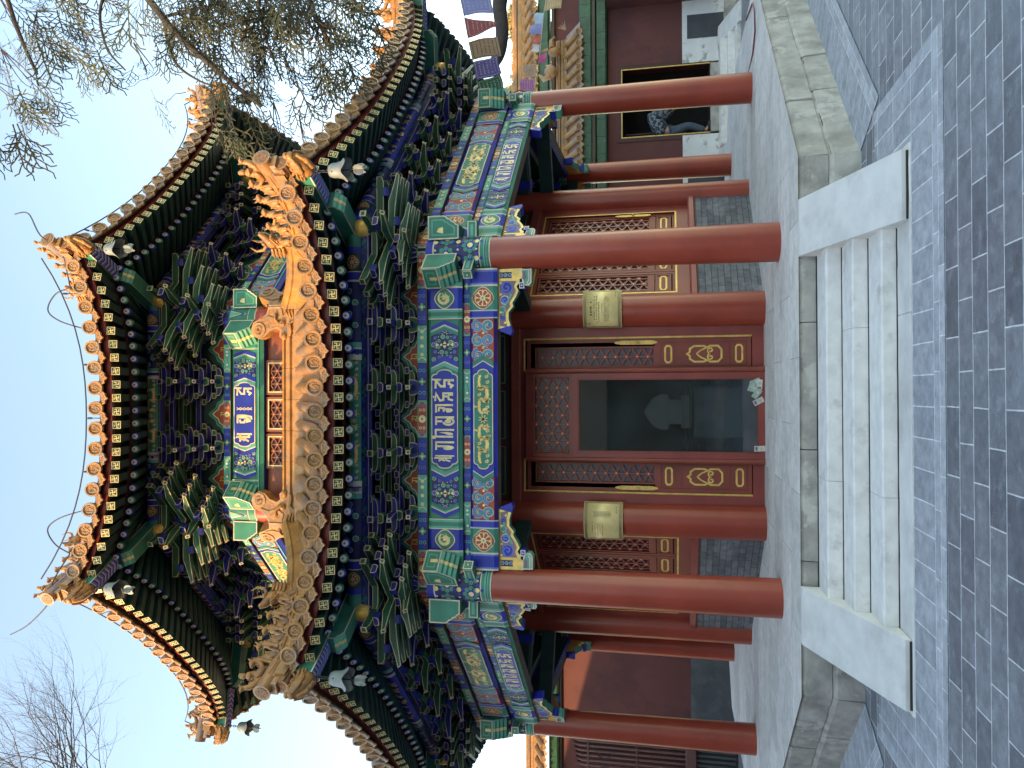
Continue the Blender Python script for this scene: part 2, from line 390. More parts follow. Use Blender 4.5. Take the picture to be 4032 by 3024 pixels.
# ---- motifs ---------------------------------------------------------------
GLYPH = {
 'a': dict(s=[[(0.0, .78), (1.0, .78)], [(.93, 1.0), (.93, 0)], [(.58, 1.05), (.58, .12)], [(.58, .45), (.25, .42), (.05, .2)], [(.30, .78), (.28, .55), (.08, .5)], [(.58, .2), (.93, .2)]], d=[(.45, 1.16)]),
 'ma': dict(s=[[(0, .95), (1, .95)], [(.93, 1), (.93, 0)], [(.45, .95), (.45, .55)]], b=[[(0, .42), (.1, .55), (.56, .58), (.56, .3), (.46, .06), (.25, 0), (.05, .14)]]),
 'mi': dict(s=[[(0.05, .97), (1, .97)], [(.95, 1), (.95, 0)], [(.13, 1.0), (.13, .05)], [(.13, 1.0), (.1, 1.13), (-.02, 1.1), (-.03, .98)]], b=[[(.62, .8), (.68, .35), (.56, .08), (.36, .05), (.33, .3), (.5, .5)]]),
 'da': dict(s=[[(0, .95), (1, .95)], [(.93, 1), (.93, 0)], [(.45, .95), (.45, .62)], arcp(.42, .30, .40, 100, 380, 10, .28)], b=[arcp(.45, .32, .24, 0, 330, 9, .18)]),
 'ha': dict(s=[[(0, .95), (1, .95)], [(.95, 1), (.95, .05)], [(.15, .82), (.62, .78), (.56, .52), (.1, .55)], [(.4, .6), (.4, .4)]], b=[[(0, .35), (.1, .42), (.58, .42), (.5, .12), (.25, .06), (.06, .16)]]),
 'ne': dict(s=[[(0, 1), (.92, .95), (.05, .74), (.13, .56), (.92, .56), (.92, 0.05)], [(.55, .56), (.55, .30), (.22, .28), (.08, .05)], [(.75, .3), (.75, .05)]], d=[(.5, 1.08)]),
 'om': dict(s=[[(.9, 1.05), (.9, .72)], [(0, .98), (.82, .95), (.22, .70), (.22, .5), (.86, .5), (.86, .0)], [(.86, .25), (.5, .28), (.3, .08), (.05, .2)], [(.9, .72), (1, .72)]], d=[(.95, 1.12)]),
 'vis': dict(s=[[(.2, 1), (.8, .75), (.2, .5), (.8, .25), (.2, 0)], [(.8, 1), (.2, .75), (.8, .5), (.2, .25), (.8, 0)]]),
 'ah': dict(s=[[(0, .95), (1, .95)], [(.95, .95), (.95, .45), (.8, .05), (.45, .02)], [(.72, .95), (.72, .5), (.5, .15)], [(.45, .8), (.1, .75), (.1, .5), (.45, .45)]], b=[[(.05, .4), (.5, .4), (.45, .1), (.2, .05)]]),
}
def glyph(d, name, u0, v0, wu, hv, mat='pgold', lay=5, sw=0.13, out_='white'):
    g = GLYPH[name]; T = lambda q: (u0 + q[0] * wu, v0 + q[1] * hv)
    k = sw * min(wu * 1.25, hv)
    for st in g.get('s', []): d.stroke([T(q) for q in st], k * 1.25, out_, lay); d.stroke([T(q) for q in st], k * 0.92, mat, lay + 1)
    for b in g.get('b', []): d.fill([T(q) for q in b], out_, lay); d.fill(inset(ccw([T(q) for q in b]), k * 0.22), mat, lay + 1)
    for q in g.get('d', []): d.circ(*T(q), k * 0.6, out_, lay, 8)

def cartouche(u0, u1, v0, v1, tip, n=5):
    """long panel with lobed pointed ends"""
    vc = (v0 + v1) / 2; h = (v1 - v0) / 2
    def end(sg, ue):
        pts = []
        # rounded shoulder then a central lobe
        for k in range(n + 1):
            a = radians(90 * k / n); pts.append((ue - sg * tip + sg * tip * 0.45 * sin(a) * 1.0, vc + h * (0.62 + 0.38 * cos(a))))
        for k in range(1, n + 1):
            a = radians(90 * k / n); pts.append((ue - sg * tip * 0.42 + sg * tip * 0.42 * sin(a), vc + h * 0.55 * cos(a)))
        return pts
    r = end(1, u1); r2 = [(u, 2 * vc - v) for u, v in r[:-1]][::-1]
    l = end(-1, u0); l2 = [(u, 2 * vc - v) for u, v in l[:-1]]
    return r + r2 + l2 + l[::-1]
def chev(d, u, v0, v1, dep, w, mat, lay, sg=1):
    vc = (v0 + v1) / 2
    d.fill([(u, v0), (u + sg * dep, vc), (u, v1), (u - sg * w, v1), (u - sg * w + sg * dep, vc), (u - sg * w, v0)], mat, lay)

def dragon(d, u0, u1, v0, v1, mat='gold', lay=3, flip=1):
    """one sinuous dragon, head at u1"""
    vc = (v0 + v1) / 2; h = (v1 - v0) / 2; N = 44; L = u1 - u0
    pts = []; ws = []
    for k in range(N + 1):
        t = k / N
        th = t * 2 * pi * 1.5 + 0.5; pts.append((u0 + L * t - (1 if L > 0 else -1) * h * .42 * sin(2 * th), vc + flip * h * 0.52 * sin(th)))
        ws.append(h * (0.15 + 0.27 * sin(pi * min(1, 0.12 + t * 0.8))))
    d.stroke(pts, ws, mat, lay)
    d.stroke(pts, [q * 0.22 for q in ws], 'pgold', lay + 1)
    for k in range(1, N, 1):
        p = pts[k]; o = 1 if k % 2 else -1
        d.stroke([(p[0], p[1] + o * ws[k] * .4), (p[0] - L * .018, p[1] + o * (ws[k] * .5 + h * .12))], h * .05, mat, lay)
    hx, hy = pts[-1]; s = 1 if L > 0 else -1
    d.circ(hx, hy, h * 0.34, mat, lay + 1, 9); d.circ(hx + s * h * 0.12, hy + h * .05, h * 0.14, 'cream', lay + 2, 7)
    for a in (40, 75, -40, -80): d.stroke([(hx, hy), (hx + s * h * 0.62 * cos(radians(a)), hy + h * 0.62 * sin(radians(a)))], h * 0.1, mat, lay + 1)
    for t, a in ((0.25, 60), (0.3, 100), (0.55, -70), (0.6, -110), (0.8, 80)):
        i = int(t * N); p = pts[i]
        q = (p[0] + h * .5 * cos(radians(a)), p[1] + flip * h * .5 * sin(radians(a)))
        d.stroke([p, q], h * 0.16, mat, lay)
        for da in (-40, 0, 40): d.stroke([q, (q[0] + h * .22 * cos(radians(a + da)), q[1] + flip * h * .22 * sin(radians(a + da)))], h * 0.07, mat, lay)
    for i in range(2, N, 3):
        p = pts[i]; y_ = 2 * vc - p[1]
        if abs(y_ - p[1]) > h * .35:
            d.ring(p[0], y_, h * 0.15, h * 0.08, 'pgold' if i % 4 else mat, lay, 7); d.stroke([(p[0] - h * .1, y_ - h * .2), (p[0] + h * .12, y_ - h * .26), (p[0] + h * .3, y_ - h * .12)], h * .07, mat, lay)
def dragons(d, u0, u1, v0, v1, lay=3):
    um = (u0 + u1) / 2; vc = (v0 + v1) / 2; h = (v1 - v0) / 2
    dragon(d, u0 + h * .5, um - h * .7, v0, v1, lay=lay); dragon(d, u1 - h * .5, um + h * .7, v0, v1, lay=lay)
    d.circ(um, vc, h * 0.28, 'gold', lay, 8)
    for k in range(8):
        a = 2 * pi * k / 8 + .3; d.stroke([(um, vc), (um + h * .55 * cos(a), vc + h * .6 * sin(a))], h * 0.09, 'pgold', lay)
def scrolls_dark(d, u0, u1, v0, v1, lay=2):
    """round blue and green scroll flowers on a near-black field with gilt fillets"""
    d.rect(u0, u1, v0, v1, 'navy', lay)
    H = v1 - v0; W = u1 - u0; uc, vc = (u0 + u1) / 2, (v0 + v1) / 2; r = min(H, W) * .088
    for (rx, ry, n, ph, c1, c2, rm, k) in ((.40, .405, 12, 0, 'lblue', 'blue', 'black', 1.0), (.235, .23, 8, .3, 'teal', 'green', 'black', .92)):
        for i in range(n):
            a_ = 2 * pi * i / n + ph
            d.curl(uc + W * rx * cos(a_), vc + H * ry * sin(a_), r * k, c1, c2, lay + 1, a_ * 2, 1 if i % 2 else -1, rim='cream' if i % 3 == 0 else 'navy')
    for sx in (-1, 1):
        for sy in (-1, 1): d.curl(uc + sx * W * .41, vc + sy * H * .40, r * .9, 'teal', 'green', lay + 1, 1, sx, 'cream')
        d.fill([(uc + sx * W * .02, vc - H * .07), (uc + sx * W * .11, vc), (uc + sx * W * .02, vc + H * .07)], 'pgold', lay + 2)
        d.circ(uc, vc + sx * H * .13, r * .5, 'pgold', lay + 2, 7); d.fill([(uc - r * .8, vc + sx * H * .31), (uc + r * .8, vc + sx * H * .31), (uc, vc + sx * H * .20)], 'pgold', lay + 2)
    for i in range(12):
        a_ = 2 * pi * (i + .5) / 12; d.circ(uc + W * .32 * cos(a_), vc + H * .32 * sin(a_), r * .26, 'pgold' if i % 2 else 'cream', lay + 3, 5)
def ribbons(d, u0, u1, v0, v1, lay=2):
    """broad blue / green ribbon scrolls outlined in cream on red"""
    d.rect(u0, u1, v0, v1, 'redp', lay)
    H = v1 - v0; vc = (v0 + v1) / 2; n = max(1, round((u1 - u0) / (H * .62)))
    for i in range(n):
        u = u0 + (i + .5) * (u1 - u0) / n; rr = min(H * .27, (u1 - u0) / n * .52)
        for sg in (1, -1):
            A, B = ('lblue', 'teal') if (i + (sg > 0)) % 2 else ('teal', 'lblue')
            p = [(u + sg * rr * 1.0 * cos(t) * (1 - t / 9), vc + sg * H * .25 + rr * sin(t) * (1 - t / 9)) for t in [k * .62 for k in range(11)]]
            d.stroke(p, rr * .74, 'cream', lay + 1); d.stroke(p, rr * .56, A, lay + 2); d.stroke(p, rr * .16, B, lay + 3)
            d.circ(u + rr * .1, vc + sg * H * .25, rr * .3, 'cream', lay + 2, 7); d.circ(u + rr * .1, vc + sg * H * .25, rr * .18, B, lay + 3, 7)
        if i < n - 1: d.circ(u + (u1 - u0) / n / 2, vc, rr * .24, 'pgold', lay + 2, 6)
def roundel(d, u, v, r, bgc, fig, rim='pgold', lay=2, kind='dragon'):
    pts = []
    for k in range(32):
        a = 2 * pi * k / 32; q = r * (1 + .05 * cos(4 * a))
        pts.append((u + q * cos(a), v + q * sin(a)))
    d.fill(pts, rim, lay); d.fill([(u + (x - u) * .92, v + (y - v) * .92) for x, y in pts], bgc, lay + 1)
    if kind == 'dragon':
        sp = [(u + r * (.68 - .045 * k) * cos(.6 + k * .55), v + r * (.68 - .045 * k) * sin(.6 + k * .55)) for k in range(13)]
        d.stroke(sp, [r * .16 + r * .03 * min(k, 8) for k in range(13)], fig, lay + 2)
        d.circ(u, v + r * .05, r * .16, fig, lay + 2, 7)
        for k in range(7):
            a = k * .95; d.stroke([(u + r * .3 * cos(a), v + r * .3 * sin(a)), (u + r * .62 * cos(a + .4), v + r * .62 * sin(a + .4))], r * .07, fig, lay + 2)
    else:
        d.circ(u, v, r * .26, fig, lay + 2, 9); d.circ(u, v, r * .1, 'lblue', lay + 3, 7)
        for k in range(8):
            a = k * pi / 4
            d.stroke([(u + r * .24 * cos(a), v + r * .24 * sin(a)), (u + r * .78 * cos(a), v + r * .78 * sin(a))], r * .08, fig, lay + 2)
            d.stroke(arcp(u + r * .6 * cos(a + .39), v + r * .6 * sin(a + .39), r * .17, k * 45 - 60, k * 45 + 160, 5), r * .07, fig, lay + 2)
def band_strip(d, u0, u1, v0, v1, lay=2, order=0):
    """narrow board painted in three kinds of field: gilt flower on red, blue flower, teal cloud"""
    H = v1 - v0; vc = (v0 + v1) / 2; n = max(3, round((u1 - u0) / (H * 3.9))); W = (u1 - u0) / n
    for i in range(n):
        a = u0 + i * W; k = (i + order) % 4; c = a + W / 2
        if k == 0:
            d.rect(a, a + W, v0, v1, 'teal', lay); d.fill(cartouche(a + W * .04, a + W * .96, v0 + H * .06, v1 - H * .06, H * .4), 'redp', lay + 1)
            d.circ(c, vc, H * .40, 'pgold', lay + 2, 12, ); d.circ(c, vc, H * .2, 'cream', lay + 3, 8); d.circ(c, vc, H * .1, 'blue', lay + 4, 7)
            for q in (-1, 1):
                for r_ in (-1, 1):
                    d.ring(c + q * W * .24, vc + r_ * H * .2, H * .13, H * .06, 'pgold', lay + 2, 8); d.ring(c + q * W * .36, vc + r_ * H * .18, H * .13, H * .05, 'lblue', lay + 2, 8)
        elif k in (1, 3):
            d.rect(a, a + W, v0, v1, 'navy', lay); d.rect(a + W * .03, a + W * .4, v0 + H * .08, v1 - H * .08, 'blue', lay + 1); d.rect(a + W * .6, a + W * .97, v0 + H * .08, v1 - H * .08, 'blue', lay + 1)
            for q in range(4):
                t = q * pi / 2; d.circ(c + H * .24 * cos(t), vc + H * .24 * sin(t), H * .17, 'teal', lay + 2, 7)
            d.circ(c, vc, H * .14, 'pgold', lay + 3, 8)
            for q in (-1, 1):
                for r_ in (-1, 1): d.ring(c + q * W * .30, vc + r_ * H * .22, H * .16, H * .07, 'teal' if k == 1 else 'lblue', lay + 2, 8)
        else:
            d.rect(a, a + W, v0, v1, 'teal', lay); d.stroke(arcp(a + H * .1, vc, H * .45, -70, 70, 6), H * .1, 'cream', lay + 1); d.stroke(arcp(a + W - H * .1, vc, H * .45, 110, 250, 6), H * .1, 'cream', lay + 1)
            if order % 2:
                for q in (-.22, .12, .24): d.circ(c + q * W, vc + H * .1 * q, H * .16, 'white', lay + 2, 8)
                d.stroke([(c - W * .28, vc - H * .2), (c, vc - H * .1), (c + W * .1, vc + H * .15), (c + W * .3, vc - H * .1)], H * .05, 'black', lay + 1)
            else:
                for q in (-.28, -.05, .18, .34): d.circ(c + q * W, vc, H * .2, 'pgold', lay + 2, 6)
                for q in (-.16, .06, .27): d.ring(c + q * W, vc + H * .15, H * .14, H * .06, 'lblue', lay + 1, 7)

# ------------------------------------------------------------------ the pavilion: dimensions (metres)
S8 = tan(pi / 8)
A_O, A_I = 4.247, 2.989            # apothem of the outer and inner column rings
R_O, R_I = A_O / cos(pi / 8), A_I / cos(pi / 8)
ZP = 0.4925                         # top of the platform
PLAT = 5.45
def ang_face(k): return k * pi / 4              # face k: front (k=0) rotated about the axis
def ang_corner(k): return pi / 8 + k * pi / 4   # corner k: between face k and k+1 (counter-clockwise)
def rot2(x, y, a): return (x * cos(a) - y * sin(a), x * sin(a) + y * cos(a))

pav = thing('pavilion', 'octagonal double-eaved temple pavilion with painted beams and yellow tiled roofs', 'pavilion')

# ---- platform ---------------------------------------------------------------
mb = MB()
hw = PLAT * S8
oct_ = [rot2(-hw, -PLAT, ang_face(k)) for k in range(8)]
mb.add([(x, y, 0.30) for x, y in oct_] + [(x, y, ZP) for x, y in oct_] , [list(range(8, 16))], 'platform_floor')
platform = mb.build('platform', pav)
def stone_course(name, z0, z1, rr, seed, sag):
    rnd = random.Random(seed); mb = MB()
    for k in range(8):
        L = 2 * rr * S8; x = -L / 2
        while x < L / 2 - .05:
            w_ = rnd.uniform(.75, 1.35); x1 = min(L / 2, x + w_)
            if L / 2 - x1 < .3: x1 = L / 2
            o = rnd.uniform(-sag, sag); 
            b = .02
            sec = [(-rr + o, z0), (-rr + o, z1 - .03), (-rr + o + .02, z1), (-rr + .5, z1), (-rr + .5, z0)]
            X = Matrix.Rotation(ang_face(k), 4, 'Z'); mb.X = X
            g = 0.004
            cut = lambda xx, yy: max(-(-yy) * S8, min(-yy * S8, xx))
            ns = max(3, int((x1 - x) / .09)); V = []; n = 5
            for i in range(ns + 1):
                xx = x + g + (x1 - x - 2 * g) * i / ns; chip = rnd.uniform(0, .014) if rnd.random() > .25 else rnd.uniform(.008, .02)
                for j, (y, z) in enumerate(sec):
                    yy = y + (rnd.uniform(-.006, .010) if j == 0 else (chip * .8 if j == 1 else (chip if j == 2 else 0)))
                    V.append((cut(xx, yy), yy, z - (chip * .8 if j == 1 else 0)))
            F = [(i * n + j, (i + 1) * n + j, (i + 1) * n + (j + 1) % n, i * n + (j + 1) % n) for i in range(ns) for j in range(n)]
            mb.add(V, F + [list(range(n)), [ns * n + n - 1 - i for i in range(n)]], 'oldstone')
            x = x1
    mb.X = None
    mb.add([(x, y, z) for z in (z0, z1 - .02) for x, y in [rot2(-(rr - .03) * S8, -(rr - .03), ang_face(k)) for k in range(8)]], [[i, (i + 1) % 8, (i + 1) % 8 + 8, i + 8] for i in range(8)], 'joint')
    return mb.build(name, pav)
stone_course('stone_course', 0.0, 0.245, PLAT + .012, 3, .018)
stone_course('stone_course', 0.25, ZP - .004, PLAT + .0, 5, .006)
# ---- steps ------------------------------------------------------------------
def slab(name, x0, x1, y0, y1, z0, z1, mat, parent, b=.012, seed=0):
    mb = MB(); rnd = random.Random(seed); n = 16
    V = []; sec = [(y0, z0), (y0, z1 - b), (y0 + b, z1), (y1, z1), (y1, z0)]
    for i in range(n + 1):
        x = x0 + (x1 - x0) * i / n
        for j, (y, z) in enumerate(sec):
            V.append((x, y + (rnd.uniform(-.003, .003) if j < 3 else 0), z + (rnd.uniform(-.002, .002) if j in (1, 2) else 0)))
    F = []
    for i in range(n):
        for j in range(5): F.append((i * 5 + j, (i + 1) * 5 + j, (i + 1) * 5 + (j + 1) % 5, i * 5 + (j + 1) % 5))
    F += [[0, 1, 2, 3, 4], [n * 5 + 4 - i for i in range(5)]]
    mb.add(V, F, mat)
    return mb.build(name, parent)
SX0, SX1 = -1.345, 1.415
for y_, z_ in ((-5.45, .350), (-5.83, .232), (-6.17, .119), (-6.515, .016)):
    mb = MB(); mb.box(SX0 + .01, SX1 - .01, y_ - .009, y_ + .05, z_ - .02, z_ + .006, 'joint'); mb.build('step_joint', pav)
for i, (y0, y1, z0, z1, cuts) in enumerate([(-5.83, -5.47, .10, .350, [-.42]), (-6.17, -5.80, .05, .232, [.75]), (-6.515, -6.14, -.05, .119, [-.45])]):
    xs = [SX0] + cuts + [SX1]
    for j in range(len(xs) - 1): slab('step', xs[j] + (.003 if j else 0), xs[j + 1], y0, y1, z0, z1, 'steps', pav, seed=i * 7 + j)
slab('step_base', -1.83, 0.80, -6.80, -6.12, -.05, .016, 'flank', pav, .006, 31)
slab('step_base', 0.804, 1.91, -6.80, -6.12, -.05, .016, 'flank', pav, .006, 32)
for (x0, x1) in ((1.405, 1.872), (-1.80, -1.335)):
    mb = MB(); y_t, y_b = -5.47, -6.78
    sec = [(y_t, .02), (y_t, ZP + .004), (y_t - .06, ZP + .004), (y_b, .055), (y_b, .02)]
    n = 5; V = [(x0, y, z) for y, z in sec] + [(x1, y, z) for y, z in sec]
    mb.add(V, [[i, i + n, (i + 1) % n + n, (i + 1) % n] for i in range(n)] + [list(range(n)), list(range(2 * n - 1, n - 1, -1))], 'flank')
    mb.box(x0 + .01, x1 - .01, y_b - .012, y_b + .002, .017, .03, 'joint')
    mb.build('step_flank', pav)

# ---- outer columns ----------------------------------------------------------
ZC0, ZC1 = 3.387, 4.086
mb = MB()
mb.lathe([(.195, ZP), (.190, ZP + .6), (.182, 2.4), (.176, ZC0 + .02)], 'column_red', 24)
col_me = mb.mesh('column')
mb = MB()
mb.lathe([(.188, ZP - .002), (.232, ZP), (.225, ZP + .018), (.195, ZP + .026)], 'steps', 24); colbase_me = mb.mesh('column_base')
mb = MB()
mb.lathe([(.180, ZC0), (.180, ZC1 + .0)], 'navy', 24)
dc = Deco(mb, lambda u, v, h: ((.181 + h) * sin(u / .181), -(.181 + h) * cos(u / .181), v))
TW = 2 * pi * .181
def ringb(v0, v1, mat, lay):
    N = 24
    for k in range(N): dc.fill([(TW * k / N, v0), (TW * (k + 1) / N, v0), (TW * (k + 1) / N, v1), (TW * k / N, v1)], mat, lay)
for v0, v1, m_, l_ in ((ZC0, ZC0 + .118, 'cream', 1), (ZC0 + .012, ZC0 + .106, 'green', 2), (ZC0 + .035, ZC0 + .07, 'teal', 3), (ZC0 + .045, ZC0 + .055, 'dgreen', 4), (ZC1 - .075, ZC1, 'blue', 2), (ZC1 - .092, ZC1 - .075, 'cream', 2)): ringb(v0, v1, m_, l_)
for i in range(6):
    for j, vv in enumerate((3.60, 3.86)):
        uc = TW * (i + .5 * j) / 6
        dc.circ(uc, vv, .070, 'black', 1, 12)
        for k in range(8): dc.curl(uc + .066 * cos(k * pi / 4), vv + .066 * sin(k * pi / 4), .024, 'green', 'teal', 2, k, 1, 'teal')
        for k in range(8): dc.circ(uc + .038 * cos(k * pi / 4 + .4), vv + .038 * sin(k * pi / 4 + .4), .015, 'blue', 2, 6)
        dc.circ(uc, vv, .030, 'pgold', 3, 10)
    for vv in (3.73, 3.98, 3.53):
        u_ = TW * (i + .25) / 6
        dc.circ(u_, vv, .026, 'pgold', 4, 9)
        for k in range(4): dc.circ(u_ + .05 * cos(k * pi / 2), vv + .05 * sin(k * pi / 2), .02, 'blue', 3, 6)
        dc.circ(TW * (i + .75) / 6, vv, .014, 'cream', 4, 5)
cap_me = mb.mesh('painted_cap')
for k in range(8):
    x, y = rot2(0, -R_O, ang_corner(k))
    c = link('column', col_me, pav, ang_corner(k), (x, y, 0)); link('painted_cap', cap_me, c)

# ---- outer beams ------------------------------------------------------------
ZB = [3.33, 3.626, 3.713, 4.086, 4.197]
YF = A_O + .10                      # outer beam face
BL = A_O * S8 - .17                 # half length between columns
def beam_body(mb, z0, z1, th, y0, mat, L=BL, under='brownp', b=.035):
    sec = [(-y0, z0 + b), (-y0 + b * .6, z0), (-y0 + th - b * .6, z0), (-y0 + th, z0 + b), (-y0 + th, z1 - b), (-y0 + th - b * .6, z1), (-y0 + b * .6, z1), (-y0, z1 - b)]
    V = [(-L, y, z) for y, z in sec] + [(L, y, z) for y, z in sec]; n = 8
    mats = [mat, under, mat, 'dgreen', mat, mat, mat, mat]
    for i in range(n): mb.add([V[i], V[i + n], V[(i + 1) % n + n], V[(i + 1) % n]], [(0, 1, 2, 3)], mats[i])
    mb.add(V[:n], [list(range(n))], mat); mb.add(V[n:], [list(range(n))[::-1]], mat)
def beam_fn(y0, z0, z1, b=.035):
    """maps v onto the flat face and wraps it round the chamfers"""
    def fn(u, v, h):
        if v < z0 + b: t = (z0 + b - v) / b; return (u, -y0 - h + .6 * b * t, v - h * .5 * t)
        if v > z1 - b: t = (v - z1 + b) / b; return (u, -y0 - h + .6 * b * t, v)
        return (u, -y0 - h, v)
    return fn
GL = [('a', .445), ('ma', .335), ('mi', .225), ('da', .085), ('ha', -.045), ('ne', -.185), ('om', -.315)]
def split(d, u0, u1, z0, z1, mat, lay, b=.035):
    # the field over the chamfer, flat face, chamfer (so that it follows the rounded edges)
    for a_, c_ in ((z0, z0 + b), (z0 + b, z1 - b), (z1 - b, z1)): d.rect(u0, u1, a_, c_, mat, lay)
def stripes(d, u0, u1, z0, z1, cols, lay, b=.035):
    n = sum(c[1] for c in cols); u = u0
    for m_, w_ in cols:
        du = (u1 - u0) * w_ / n; split(d, u, u + du, z0, z1, m_, lay, b); u += du
def endband(d, s, a, b_, z0, z1, main, lite, lay):
    u0, u1 = sorted((s * a, s * b_))
    stripes(d, u0, u1, z0, z1, [('cream', 1), (lite, 2), (main, 4), (lite, 2), ('cream', 1)], lay)
def paint_sanskrit(mb, y0, z0, z1, L, letters, k=1.0, tight=1.0):
    d = Deco(mb, beam_fn(y0, z0, z1)); H = z1 - z0; f0, f1 = z0 + .035, z1 - .035; vc = (z0 + z1) / 2
    split(d, -L, L, z0, z1, 'green', 1)
    q = k
    for s in (-1, 1):
        d.fill([(s * .62 * q, z0), (s * 1.06 * q, z0), (s * 1.06 * q, z1), (s * .62 * q, z1)], 'navy', 1)
        u0, u1 = sorted((s * .60 * q, s * .98 * q)); scrolls_dark(d, u0, u1, f0, f1, 2)
        # chevrons that bound the middle panel
        for du, m_ in ((0.0, 'blue'), (.055, 'cream'), (.068, 'teal'), (.11, 'green')):
            chev(d, s * (.60 * q - du), f0, f1, .07 * q, .055 if m_ == 'blue' else (.013 if m_ == 'cream' else .045), m_, 8, s)
        for du, m_, w_ in ((0.0, 'blue', .045), (.045, 'cream', .012), (.057, 'teal', .014), (.071, 'green', .034)):
            chev(d, s * (.985 * q - du), f0, f1, .065 * q, w_, m_, 8, s)
        endband(d, s, 1.06 * q, 1.17 * q, z0, z1, 'green', 'teal', 9)
        u0, u1 = sorted((s * 1.17 * q, s * 1.39 * q)); split(d, u0, u1, z0, z1, 'blue', 9)
        roundel(d, s * 1.28 * q, vc, min(.105 * q, H * .42), 'green', 'pgold', 'pgold', 10)
        if L > 1.42 * q: endband(d, s, 1.39 * q, L, z0, z1, 'green', 'teal', 9)
    P0, P1 = -.53 * q, .53 * q
    d.fill(cartouche(P0, P1, f0 + H * .01, f1 - H * .01, .085 * q), 'cream', 10); d.fill(cartouche(P0 + .014, P1 - .014, f0 + H * .04, f1 - H * .04, .08 * q), 'blue', 11)
    hv = H * .56; n = len(letters)
    for nm, uc, w_ in letters: glyph(d, nm, uc - w_ * .44, vc - hv / 2, w_ * .88, hv, lay=12, sw=.15)
def paint_dragon(mb, y0, z0, z1, L, k=1.0):
    d = Deco(mb, beam_fn(y0, z0, z1)); H = z1 - z0; f0, f1 = z0 + .035, z1 - .035; vc = (z0 + z1) / 2; q = k
    split(d, -L, L, z0, z1, 'blue', 1)
    for s in (-1, 1):
        u0, u1 = sorted((s * .60 * q, s * 1.06 * q)); split(d, u0, u1, z0, z1, 'redp', 1); ribbons(d, u0, u1, f0, f1, 2)
        for du, m_, w_ in ((0.0, 'green', .05), (.05, 'cream', .012), (.062, 'blue', .06)):
            chev(d, s * (.60 * q - du), f0, f1, .07 * q, w_, m_, 9, s)
        u0, u1 = sorted((s * 1.06 * q, s * 1.15 * q)); stripes(d, u0, u1, z0, z1, [('cream', 1), ('lblue', 1), ('blue', 6), ('lblue', 1), ('cream', 1)], 9)
        u0, u1 = sorted((s * 1.15 * q, s * 1.40 * q)); split(d, u0, u1, z0, z1, 'green', 9)
        roundel(d, s * 1.275 * q, vc, min(.115 * q, H * .42), 'redp', 'pgold', 'cream', 10, 'flower')
        if L > 1.42 * q: u0, u1 = sorted((s * 1.40 * q, s * L)); stripes(d, u0, u1, z0, z1, [('cream', 1), ('lblue', 1), ('blue', 6), ('lblue', 1), ('cream', 1)], 9)
    P0, P1 = -.53 * q, .53 * q
    d.fill(cartouche(P0, P1, f0 + H * .02, f1 - H * .02, .085 * q), 'cream', 10); d.fill(cartouche(P0 + .013, P1 - .013, f0 + H * .06, f1 - H * .06, .08 * q), 'green', 11)
    dragons(d, P0 + .06, P1 - .06, f0 + H * .1, f1 - H * .1, 12)
LET7 = [('a', -.42, .075), ('ma', -.285, .10), ('mi', -.155, .10), ('da', -.02, .10), ('ha', .11, .095), ('ne', .235, .10), ('om', .375, .115)]
def mesh_beam(kind, z0, z1, name):
    mb = MB(); beam_body(mb, z0, z1, .2, YF, 'green' if kind == 'S' else 'blue')
    if kind == 'S': paint_sanskrit(mb, YF, z0, z1, BL, LET7)
    else: paint_dragon(mb, YF, z0, z1, BL)
    return mb.mesh(name)
bigA, bigB = mesh_beam('S', ZB[2], ZB[3], 'large_beam'), mesh_beam('D', ZB[2], ZB[3], 'large_beam')
smA, smB = mesh_beam('D', ZB[0], ZB[1], 'small_beam'), mesh_beam('S', ZB[0], ZB[1], 'small_beam')
def pad_board(order):
    mb = MB(); y = YF - .055; mb.box(-BL, BL, -y, -y + .09, ZB[1] - .002, ZB[2] + .002, 'blue')
    d = Deco(mb, lambda u, v, h: (u, -y - h, v)); band_strip(d, -BL, BL, ZB[1], ZB[2], 1, order); return mb.mesh('beam_board')
padA, padB = pad_board(1), pad_board(3)
def plate_board(order):
    mb = MB(); L = (YF + .03) * S8 + .0
    mb.box(-L + .02, L - .02, -YF - .03, -A_O + .15, ZB[3] + .003, ZB[4], 'brownp')
    d = Deco(mb, lambda u, v, h: (u, -YF - .03 - h, v)); band_strip(d, -L + .02, L - .02, ZB[3] + .006, ZB[4] - .003, 1, order); return mb.mesh('plate_beam')
plA, plB = plate_board(0), plate_board(0)
LABELF = {0: 'front', }
for k in range(8):
    A = k % 2 == 0; r = ang_face(k)
    link('large_beam', bigA if A else bigB, pav, r, label='large beam with gold script on a blue panel' if A else 'large beam with gold dragons on a green panel')
    link('small_beam', smA if A else smB, pav, r, label='small beam with gold dragons on a green panel' if A else 'small beam with gold script on a blue panel')
    link('beam_board', padA if A else padB, pav, r); link('plate_beam', plA if A else plB, pav, r)

